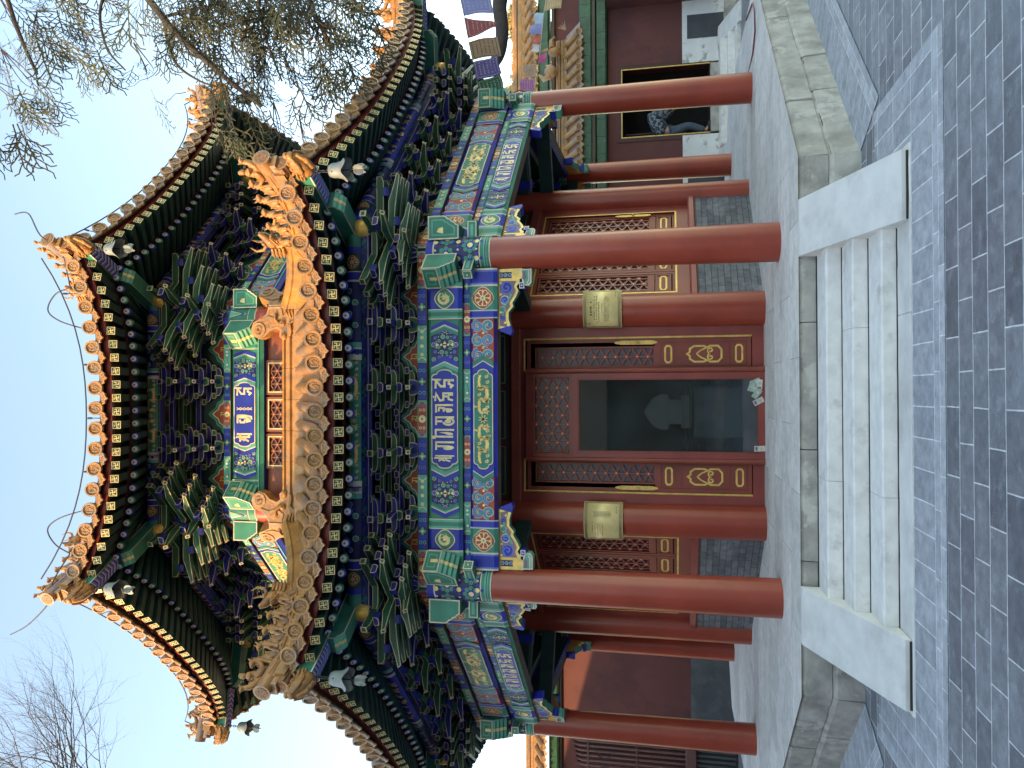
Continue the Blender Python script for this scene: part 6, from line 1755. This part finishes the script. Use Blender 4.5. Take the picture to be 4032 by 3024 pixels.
tag(mb.build('bare_creeper'), 'leafless creeper twigs against the red wall by the pipes', 'creeper')

# thin cable down the right-hand column and over the platform
mb = MB(); P = [(4.42, -1.62, 3.9), (4.5, -1.7, 3.6), (4.40, -1.60, 3.2), (4.44, -1.74, 1.6), (4.44, -1.78, .53), (4.55, -2.1, .505), (4.72, -2.35, .503), (5.0, -2.3, .502), (5.2, -2.1, .502), (5.4, -1.2, .502)]
mb.tube(P, .010, 'cable_red', 6); tag(mb.build('cable'), 'thin dark red cable running down the right column and out over the platform', 'cable')

# ------------------------------------------------------------------ person bending in the doorway
def skin_body(name, nodes, edges, mat, root=0, sub=2):
    me = bpy.data.meshes.new(name); me.from_pydata([n[0] for n in nodes], edges, []); me.update()
    o = bpy.data.objects.new(name, me); COL.objects.link(o)
    sk_ = o.modifiers.new('s', 'SKIN'); sk_.use_smooth_shade = True
    for i, n in enumerate(nodes):
        r = n[1] if isinstance(n[1], tuple) else (n[1], n[1]); me.skin_vertices[0].data[i].radius = r
        me.skin_vertices[0].data[i].use_root = (i == root)
    sb = o.modifiers.new('d', 'SUBSURF'); sb.levels = sub; sb.render_levels = sub
    dg = bpy.context.evaluated_depsgraph_get(); dg.update()
    ev = o.evaluated_get(dg); m2 = bpy.data.meshes.new_from_object(ev); m2.name = name
    m2.materials.clear(); m2.materials.append(MATS[mat])
    for p in m2.polygons: p.use_smooth = True
    bpy.data.objects.remove(o); return m2
PX, PY, PZ = 6.50, HY + .25, .56
per = thing('person', 'person in blue camouflage jacket and jeans bending over in the dark doorway', 'person', (PX, PY, PZ))
# local frame: bends towards +X (right), seen from behind / the side
J = [((-.02, 0, .90), .15), ((.10, -.02, 1.08), .165), ((.20, -.03, 1.20), .18), ((.33, -.04, 1.24), .16), ((.45, -.04, 1.20), .075), ((.56, -.05, 1.12), .10), ((.64, -.05, 1.06), .085),
     ((.30, -.19, 1.22), .085), ((.36, -.24, .98), .065), ((.50, -.16, .78), .05), ((.30, .14, 1.22), .085), ((.38, .16, .98), .06), ((.52, .02, .76), .05)]
body = skin_body('body', [((-.02, 0, .90), (.13, .12)), ((.10, -.02, 1.06), .13), ((.22, -.03, 1.18), .145), ((.33, -.04, 1.22), .12), ((.43, -.04, 1.19), .055), ((.52, -.05, 1.13), .09), ((.60, -.05, 1.06), .07),
    ((.30, -.18, 1.20), .06), ((.36, -.23, .98), .045), ((.48, -.15, .80), .035), ((.52, -.13, .73), .04), ((.30, .12, 1.2), .06), ((.38, .15, .98), .045), ((.5, .03, .79), .035), ((.54, .02, .72), .04),
    ((-.02, -.09, .84), .10), ((.10, -.10, .48), .065), ((-.02, -.10, .10), .045), ((.10, -.11, .04), .04), ((-.02, .09, .84), .10), ((-.18, .10, .50), .065), ((-.34, .12, .12), .045), ((-.22, .12, .04), .04)],
    [(0, 1), (1, 2), (2, 3), (3, 4), (4, 5), (5, 6), (2, 7), (7, 8), (8, 9), (9, 10), (2, 11), (11, 12), (12, 13), (13, 14), (0, 15), (15, 16), (16, 17), (17, 18), (0, 19), (19, 20), (20, 21), (21, 22)], 'skin')
link('body', body, per); per.scale = (1.22, 1.3, 1.12)
jk = skin_body('jacket', [((-.03, 0, .92), (.185, .17)), ((.08, -.02, 1.06), .195), ((.21, -.03, 1.19), .20), ((.34, -.04, 1.23), .155), ((.41, -.04, 1.20), .10),
    ((.30, -.20, 1.21), .10), ((.37, -.25, .98), .08), ((.47, -.17, .82), .062), ((.30, .14, 1.21), .10), ((.39, .17, .98), .078), ((.49, .05, .81), .06)],
    [(0, 1), (1, 2), (2, 3), (3, 4), (2, 5), (5, 6), (6, 7), (2, 8), (8, 9), (9, 10)], 'camo')
link('jacket', jk, per)
jn = skin_body('jeans', [((-.02, 0, .88), (.15, .14)), ((-.02, -.09, .80), .125), ((.10, -.10, .48), .09), ((-.02, -.10, .12), .072), ((-.02, .09, .80), .125), ((-.18, .10, .50), .09), ((-.33, .12, .14), .072)], [(0, 1), (1, 2), (2, 3), (0, 4), (4, 5), (5, 6)], 'jeans')
link('jeans', jn, per)
mb = MB(); mb.ball((.53, -.05, 1.165), (.115, .105, .10), 'hair', 12, 8, Matrix.Rotation(radians(40), 3, 'Y')); mb.build('hair', per)
mb = MB()
for (x, y) in ((.06, -.11), (-.26, .12)): mb.ball((x, y, .045), (.13, .05, .05), 'hair', 10, 6)
mb.build('shoes', per)
mb = MB(); mb.bbox(.50, .66, -.22, .04, .62, .80, 'box_lilac', .008); bx_ = mb.build('carton', None, loc=(PX + .16, PY - .05, PZ + .10)); tag(bx_, 'pale lilac carton held by the person in the doorway', 'box')

# ------------------------------------------------------------------ prayer flags
def flag(name, P0, P1, drop, mat, label, grp, tri=False, art=None, seed=0):
    rnd = random.Random(seed); mb = MB(); P0, P1 = Vector(P0), Vector(P1); N = 8; M_ = 6
    ax = P1 - P0; w_ = ax.length; dn = Vector(drop); nrm = ax.cross(dn).normalized()
    def pt(s, t, h=0):
        if tri: s2 = .5 + (s - .5) * (1 - .75 * t) + .18 * t
        else: s2 = s
        wv = .03 * sin(s * 5 + seed) * t + .02 * sin(t * 6 + seed * 2)
        return P0 + ax * s2 + dn * t + nrm * (wv + h)
    V = [pt(i / N, j / M_) for j in range(M_ + 1) for i in range(N + 1)]
    mb.add(V, [(j * (N + 1) + i, j * (N + 1) + i + 1, (j + 1) * (N + 1) + i + 1, (j + 1) * (N + 1) + i) for j in range(M_) for i in range(N)], mat, True)
    for sgn in (1, -1):
        d = Deco(mb, lambda u, v, h: pt(u, v, sgn * (.002 + h)), .001)
        c = art or 'f_white'
        seg = [i / 8 for i in range(9)]
        d.stroke([(.08 + .84 * s, .08) for s in seg] + [(.92, .08 + .84 * s) for s in seg] + [(.92 - .84 * s, .92) for s in seg] + [(.08, .92 - .84 * s) for s in seg], .025, c, 1)
        for q in range(5):
            v = .22 + .14 * q; u = .2
            while u < .8: 
                L = rnd.uniform(.03, .09); d.rect(u, u + L, v, v + .035, mat if q < 0 else c, 1); u += L + .04
                if rnd.random() < .3: u += .05
    o = mb.build(name); return tag(o, label, 'flag', grp)
def string(name, P, label):
    mb = MB(); mb.tube(P, .006, 'cream', 5); return tag(mb.build(name), label, 'string')

# near string of flags, from the right-hand column up and out to the right
FP = [(4.52, -1.9, 4.14), (4.88, -1.9, 4.215), (5.14, -1.9, 4.269), (5.53, -1.9, 4.34), (5.75, -1.9, 4.385), (6.3, -1.9, 4.52), (7.2, -1.9, 4.8)]
string('flag_string', FP, 'string of large prayer flags running from the right column out of the picture')
G1 = 'large prayer flags beside the right column'
flag('prayer_flag', (4.60, -1.9, 4.16), (4.86, -1.9, 4.21), (.06, -.04, -.36), 'f_violet', 'deep violet prayer flag nearest the pavilion corner', G1, seed=2)
flag('prayer_flag', (4.90, -1.9, 4.22), (5.16, -1.9, 4.27), (.045, .03, -.40), 'f_beige', 'beige prayer flag with a thin brown border', G1, art='brownp', seed=1)
flag('prayer_flag', (5.20, -1.9, 4.285), (5.50, -1.9, 4.335), (-.03, .02, -.44), 'f_red', 'dull red pointed prayer flag', G1, tri=True, seed=3)
flag('prayer_flag', (5.53, -1.9, 4.34), (5.88, -1.9, 4.415), (.0, .03, -.42), 'f_lilac', 'lilac prayer flag printed in pale pink at the edge of the picture', G1, seed=4)
flag('prayer_flag', (4.38, -1.88, 4.10), (4.58, -1.9, 4.15), (.06, -.05, -.34), 'f_green', 'dark green prayer flag sagging against the column head', G1, seed=5)
FQ = [(5.7, 2, 4.10), (5.99, 2, 4.03), (6.49, 2, 3.935), (6.95, 2, 3.89), (7.28, 2, 3.86), (7.63, 2, 3.80), (8.4, 2, 3.75)]
string('flag_string', FQ, 'string of small prayer flags in front of the gate house roof')
G2 = 'small prayer flags before the gate house roof'
SM = [('f_yellow', 7.44, .22, -.30, 'yellow prayer flag with a blue print, last towards the right'), ('f_sky', 7.20, .20, .17, 'pale sky blue prayer flag blown upwards'), ('f_lilac', 7.0, .20, .24, 'lilac prayer flag flipped over the string, next to the sky blue one'),
      ('f_orange', 6.82, .17, .16, 'orange and white prayer flag lying along the string'), ('f_white', 6.66, .15, .15, 'whitish prayer flag in the middle of the small string'), ('f_pink', 6.46, .16, -.14, 'bright pink prayer flag hanging below its neighbours'),
      ('f_beige', 6.20, .24, .24, 'creased beige prayer flag between the pink and the magenta ones'), ('f_magenta', 5.95, .22, .28, 'magenta prayer flag nearest the right column')]
for i, (m_, x, w_, dr_, lab) in enumerate(SM):
    zq = 4.03 - (x - 5.99) * .142
    flag('prayer_flag', (x, 2, zq), (x + w_, 2, zq - .02), (.03, .05, dr_), m_, lab, G2, seed=10 + i, art='lblue' if m_ in ('f_yellow', 'f_orange') else None)

# ------------------------------------------------------------------ trees
def spray_mesh(seed):
    """one flat fan of a cypress branchlet in its own plane (x along the axis)"""
    rnd = random.Random(seed); Q = []
    def twig(x, y, a, L, w_, lev):
        n = max(2, int(L / .035)); px, py = x, y
        for i in range(n):
            a2 = a + rnd.uniform(-.12, .12); qx, qy = px + cos(a2) * L / n, py + sin(a2) * L / n
            wx, wy = -sin(a2) * w_ / 2, cos(a2) * w_ / 2
            Q.append([(px + wx, py + wy), (px - wx, py - wy), (qx - wx * .8, qy - wy * .8), (qx + wx * .8, qy + wy * .8)])
            if lev < 2 and i > 0:
                s = 1 if (i % 2) else -1
                twig(qx, qy, a2 + s * rnd.uniform(.55, .85), L * rnd.uniform(.36, .5) * (1 - .5 * i / n) + .015, w_ * .9, lev + 1)
            px, py = qx, qy
    twig(0, 0, 0, .34, .0125, 0)
    return Q
SPR = [spray_mesh(i) for i in range(6)]
def put_spray(V, F, p, d, up, s, q, rnd):
    d = Vector(d).normalized(); n = d.cross(Vector(up)); n = n.normalized() if n.length > 1e-4 else d.orthogonal().normalized()
    b_ = n.cross(d)
    bend = rnd.uniform(-.5, .5)
    for quad in SPR[q]:
        o = len(V)
        for x, y in quad: V.append(tuple(Vector(p) + d * x * s + n * y * s + b_ * (bend * x * x * s)))
        F.append((o, o + 1, o + 2, o + 3))
def limb_pts(P, n=8):
    P = [Vector(p) for p in P]; Q = []
    for i in range(len(P) - 1):
        p0 = P[max(i - 1, 0)]; p1 = P[i]; p2 = P[i + 1]; p3 = P[min(i + 2, len(P) - 1)]
        for j in range(n):
            s = j / n; Q.append(.5 * ((2 * p1) + (p2 - p0) * s + (2 * p0 - 5 * p1 + 4 * p2 - p3) * s * s + (3 * p1 - p0 - 3 * p2 + p3) * s ** 3))
    Q.append(P[-1]); return Q
cyp = thing('cypress_tree', 'dark cypress reaching in from the right with feathery brownish green sprays', 'tree', (8.2, -4.2, 0))
O = Vector((8.2, -4.2, 0))
rnd = random.Random(77)
mb = MB(); mb.tube([Vector(p) - O for p in limb_pts([(8.2, -4.2, -.05), (8.1, -4.2, 2.5), (8.3, -4.1, 5.0), (8.1, -4.0, 8.0), (8.2, -4.0, 11.5)])], [.30 - .2 * i / 32 for i in range(33)], 'bark', 10); mb.build('trunk', cyp)
LIMBS = [([(8.2, -4.1, 6.6), (6.6, -4.5, 7.2), (5.2, -4.6, 7.45), (4.5, -4.6, 7.10), (3.9, -4.55, 6.50), (3.45, -4.5, 5.95)], .065),
         ([(8.1, -4.0, 8.0), (6.8, -4.5, 8.8), (5.6, -4.7, 9.2), (4.7, -4.7, 9.0), (4.0, -4.6, 8.75)], .05),
         ([(8.2, -4.0, 5.0), (6.6, -4.3, 5.3), (5.3, -4.5, 5.55), (4.5, -4.5, 5.35), (4.0, -4.5, 5.1)], .05),
         ([(8.1, -4.0, 9.4), (6.7, -4.9, 10.0), (5.0, -5.0, 10.0), (4.0, -4.9, 9.6), (3.6, -4.8, 9.2)], .05),
         ([(5.2, -4.6, 7.45), (4.7, -4.7, 7.8), (4.2, -4.7, 7.75), (3.9, -4.7, 7.5)], .018),
         ([(4.5, -4.6, 7.1), (4.1, -4.4, 7.1), (3.85, -4.4, 6.8), (3.75, -4.4, 6.55)], .016),
         ([(4.5, -4.6, 7.1), (4.55, -4.6, 6.5), (4.4, -4.5, 6.1)], .016),
         ([(5.3, -4.5, 5.55), (4.7, -4.6, 5.9), (4.2, -4.6, 5.85), (3.7, -4.5, 5.7)], .02)]
for P, r in LIMBS:
    Q = limb_pts(P); mb = MB(); mb.tube([p - O for p in Q], [r * (1 - .75 * i / len(Q)) + .004 for i in range(len(Q))], 'bark', 7); mb.build('limb', cyp)
V, F = [], []; mbt = MB()
CL = [((4.75, -4.5, 9.25), .55, 70), ((4.0, -4.5, 9.15), .42, 40), ((3.65, -4.5, 9.3), .28, 22), ((4.35, -4.6, 8.55), .42, 42), ((4.9, -4.6, 8.4), .35, 34), ((4.15, -4.5, 8.05), .20, 9),
      ((4.6, -4.6, 7.15), .36, 60), ((5.0, -4.5, 6.8), .34, 60), ((4.65, -4.5, 6.55), .36, 70), ((4.2, -4.5, 6.75), .30, 38), ((4.25, -4.5, 6.25), .34, 60), ((4.75, -4.5, 6.05), .36, 75),
      ((3.8, -4.5, 6.12), .30, 38), ((3.45, -4.45, 6.02), .22, 16), ((3.12, -4.4, 5.66), .2, 10), ((3.6, -4.45, 5.5), .2, 14), ((4.25, -4.5, 5.7), .34, 44), ((4.6, -4.5, 5.5), .36, 85), ((4.55, -4.5, 5.10), .32, 60), ((4.1, -4.5, 5.25), .28, 48), ((4.45, -4.5, 4.80), .2, 22), ((4.8, -4.5, 4.95), .22, 26), ((3.95, -4.5, 4.95), .18, 16),
      ((3.35, -4.45, 6.4), .2, 10), ((3.9, -4.5, 7.35), .2, 8), ((2.95, -4.4, 5.35), .16, 6)]
for c, R, n in CL:
    c = Vector(c) - O
    hub = c + Vector((.25, 0, .1))
    for i in range(int(n * .40)):
        while True:
            q = Vector((rnd.uniform(-1, 1), rnd.uniform(-1.2, 1.2), rnd.uniform(-1, 1)))
            if q.length < 1: break
        p = c + q * R; d = (p - hub).normalized() * .8 + Vector((-.45, 0, -.35)) + Vector((rnd.uniform(-.7, .7), rnd.uniform(-.7, .7), rnd.uniform(-.7, .7)))
        put_spray(V, F, p, d, (rnd.uniform(-1, 1), rnd.uniform(-1, -.2), rnd.uniform(-1, 1)), rnd.uniform(.8, 1.6), i % 6, rnd)
    for i in range(max(3, n // 8)):
        e = c + Vector((rnd.uniform(-1, 1), rnd.uniform(-.8, .8), rnd.uniform(-1, 1))) * R
        mbt.tube(limb_pts([hub + Vector((.15, 0, .1)), (hub + e) / 2 + Vector((rnd.uniform(-.1, .1), rnd.uniform(-.1, .1), rnd.uniform(-.1, .1))), e], 4), [.008 - .0007 * k for k in range(9)], 'twig', 4, False)
for i in range(40):
    c = Vector((rnd.uniform(3.3, 5.0), rnd.uniform(-4.9, -4.2), rnd.choice([rnd.uniform(4.8, 7.0), rnd.uniform(6.5, 9.4)]))) - O
    if c.x + O.x < 3.3 + .9 * max(0, (c.z + O.z - 6.4) / 1.5) and c.z + O.z < 8.6: continue
    dd = Vector((rnd.uniform(-1, .3), rnd.uniform(-.3, .3), rnd.uniform(-1, .5))); P = [c]
    for k in range(7): dd = (dd.normalized() + Vector((rnd.uniform(-1, 1), rnd.uniform(-1, 1), rnd.uniform(-1, 1))) * .45); P.append(P[-1] + dd.normalized() * .085)
    mbt.tube(P, [.0055 - .0005 * k for k in range(8)], 'twig', 4, False)
    if i % 2: mbt.tube([P[4], P[4] + Vector((rnd.uniform(-.15, .15), 0, rnd.uniform(-.2, .1))), P[4] + Vector((rnd.uniform(-.25, .2), 0, rnd.uniform(-.35, .1)))], [.004, .003, .002], 'twig', 4, False)
me = bpy.data.meshes.new('foliage'); me.from_pydata(V, [], F); me.materials.append(MATS['cypress']); me.update(); link('foliage', me, cyp); mbt.build('twigs', cyp)

def bare_tree(name, base, dirs, label, seed, trunk_h, r0, depth=6, kink=.32, group=None, sub=(2, 3), mat='twig', L0=2.4, leaf=None):
    rnd = random.Random(seed); t = thing(name, label, 'tree', base, 0, group); tr = MB(); tw = MB(); ends = []
    def grow(p, d, L, r, lev):
        n = 5; P = [p]; dd = d.normalized()
        for i in range(n):
            dd = (dd + Vector((rnd.uniform(-1, 1), rnd.uniform(-1, 1), rnd.uniform(-.8, 1))) * kink * .45).normalized(); P.append(P[-1] + dd * L / n)
        (tr if lev < 3 else tw).tube(P, [r * (1 - .5 * i / n) for i in range(n + 1)], 'bark' if lev < 3 else mat, 8 if lev < 2 else (5 if lev < 4 else 3), False)
        if lev >= depth: ends.append(P[-1]); return
        for i in range(rnd.randint(*sub)):
            k = rnd.randint(2, n); a = P[k]
            nd = (dd + Vector((rnd.uniform(-1, 1), rnd.uniform(-1, 1), rnd.uniform(-.5, .9))) * .85).normalized()
            grow(a, nd, L * rnd.uniform(.55, .8), r * .55, lev + 1)
        grow(P[-1], (dd + Vector((rnd.uniform(-.3, .3), rnd.uniform(-.3, .3), rnd.uniform(-.1, .3)))).normalized(), L * .78, r * .5, lev + 1)
    tr.tube([(0, 0, -.1), (.05, 0, trunk_h * .5), (0, .05, trunk_h)], [r0 * 1.2, r0, r0 * .85], 'bark', 12)
    for d in dirs: grow(Vector((0, .05, trunk_h)) + Vector((0, 0, d[3] if len(d) > 3 else 0)), Vector(d[:3]), L0, r0 * .5, 0)
    tr.build('trunk', t); tw.build('twigs', t); return t, ends
bare_tree('bare_tree', (-10.6, 4.2, 0), [(.6, -.1, .8, .3), (.85, .1, .5, .6), (.85, -.2, .7, 1.0), (.9, 0, .4, 1.5), (.8, .2, .8, .8), (.8, -.4, .6, 1.8), (.9, .3, .4, 2.2), (.5, .2, .8, 1.5)], 'leafless tree with fine dark twigs against the sky behind the left roof corner', 43, 14.2, .07, 5, .36, sub=(2, 2), L0=1.7)

# bare trunk that bends over the gate house roof
ot = thing('leaning_tree', 'dark bent bare trunk leaning over the gate house roof behind the prayer flags', 'tree', (9.6, 2.6, 0))
O2 = Vector((9.6, 2.6, 0)); mb = MB()
mb.tube([p - O2 for p in limb_pts([(9.6, 2.6, -.05), (9.4, 2.6, 2.6), (8.9, 2.6, 4.3), (8.1, 2.6, 4.80), (7.35, 2.6, 4.78), (6.85, 2.6, 4.9), (6.55, 2.6, 5.35), (6.3, 2.6, 6.0)])], [.2 - .12 * i / 56 for i in range(57)], 'bark', 9); mb.build('trunk', ot)
mb = MB(); rnd = random.Random(4)
for P in ([(6.85, 2.6, 4.9), (6.75, 2.5, 4.55), (6.85, 2.5, 4.2), (7.05, 2.5, 4.0)], [(6.75, 2.5, 4.55), (6.6, 2.5, 4.3), (6.55, 2.5, 4.1)], [(7.35, 2.6, 4.8), (7.5, 2.5, 5.1), (7.35, 2.4, 5.5), (7.6, 2.4, 5.9)], [(7.6, 2.6, 4.8), (7.9, 2.5, 5.1), (8.0, 2.5, 5.5)], [(6.6, 2.6, 5.2), (6.9, 2.5, 5.6), (7.0, 2.5, 6.0)]): mb.tube(limb_pts(P, 4), [.022 - .0014 * k for k in range(4 * (len(P) - 1) + 1)], 'bark', 5, False)
mb.build('branch', ot)
# sunlit foliage beyond the rear hall
def leafy(name, base, label, cl, seed, mat, ls=.07, group=None):
    rnd = random.Random(seed); t = thing(name, label, 'tree', base, 0, group); B = Vector(base)
    mb = MB(); top = max(c[0][2] for c in cl)
    mb.tube([(0, 0, -.1), (.1, 0, top * .4), (0, .1, top * .8)], [.3, .22, .1], 'bark', 9); mb.build('trunk', t)
    V, F = [], []; mbl = MB()
    for c, R, n in cl:
        c = Vector(c) - B; mbl.tube([(0, .1, c.z * .6), (c * .5 + Vector((0, 0, c.z * .35))), c], [.09, .06, .02], 'bark', 6, False)
        for i in range(n):
            while True:
                q = Vector((rnd.uniform(-1, 1), rnd.uniform(-1, 1), rnd.uniform(-1, 1)))
                if q.length < 1: break
            p = c + q * R; a = Vector((rnd.gauss(0, 1), rnd.gauss(0, 1), rnd.gauss(0, 1))).normalized(); b_ = a.orthogonal().normalized(); s = ls * rnd.uniform(.6, 1.5); o = len(V)
            V.extend([tuple(p + a * s), tuple(p + b_ * s * .5), tuple(p - a * s), tuple(p - b_ * s * .5)]); F.append((o, o + 1, o + 2, o + 3))
    mbl.build('limbs', t); me = bpy.data.meshes.new('crown'); me.from_pydata(V, [], F); me.materials.append(MATS[mat]); me.update(); link('crown', me, t)
    return t
rnd = random.Random(9)
leafy('evergreen_tree', (13.2, 15.5, 0), 'tall tree with golden sunlit foliage behind the rear hall', [((12.0 + rnd.uniform(-1.6, 3.5), 15.5 + rnd.uniform(-1.2, 1.2), 5.9 + rnd.uniform(-.6, 1.5)), rnd.uniform(.5, .8), 700) for i in range(16)], 6, 'leafgold', .10)

# ------------------------------------------------------------------ unseen blocker added behind the camera, its roofline stepped to shade the court
sunh = Vector((-sin(radians(SUN_AZ)), -cos(radians(SUN_AZ)), 0)); lat = Vector((cos(radians(SUN_AZ)), -sin(radians(SUN_AZ)), 0))
blocker = thing('shade_blocker', 'unseen stepped red hall shape added behind the viewer to shade the court', 'building', tuple(sunh * 17.5), atan2(lat.y, lat.x))
def seg(x0, x1, ztop):
    w1 = MB(); w1.box(x0, x1, -3, 3, 0, ztop - 2.2, 'wall_red'); w1.build('wall', blocker)
    r1 = MB(); r1.extr([(x0 - .3, -4, ztop - 2.5), (x0 - .3, 4, ztop - 2.5), (x0 - .3, .4, ztop), (x0 - .3, -.4, ztop)], (x1 - x0 + .6, 0, 0), 'tile'); r1.build('roof', blocker)
tn = tan(radians(SUN_EL))
seg(4.6, 14.5, 3.78 + 17.5 * tn); seg(3.0, 4.6, 4.35 + 17.5 * tn); seg(-1.95, 3.0, 5.35 + 17.5 * tn); seg(-5.0, -1.95, 3.3 + 17.5 * tn); seg(-15, -5.0, 2.95 + 17.5 * tn)  # block heights shaped to fit the shadow line on the pavilion
south = thing('reflection_block', 'unseen dark red hall shape added behind the viewer for the glass to reflect', 'building', (0, -34, 0))  # unseen, added so the door glass mirrors something dark
mb = MB(); mb.box(-22, 30, -3, 3, 0, 4.6, 'wall_red'); mb.build('wall', south)
mb = MB(); mb.extr([(-23, 4, 4.5), (-23, -4, 4.5), (-23, -.4, 6.4), (-23, .4, 6.4)], (54, 0, 0), 'tile'); mb.build('roof', south)
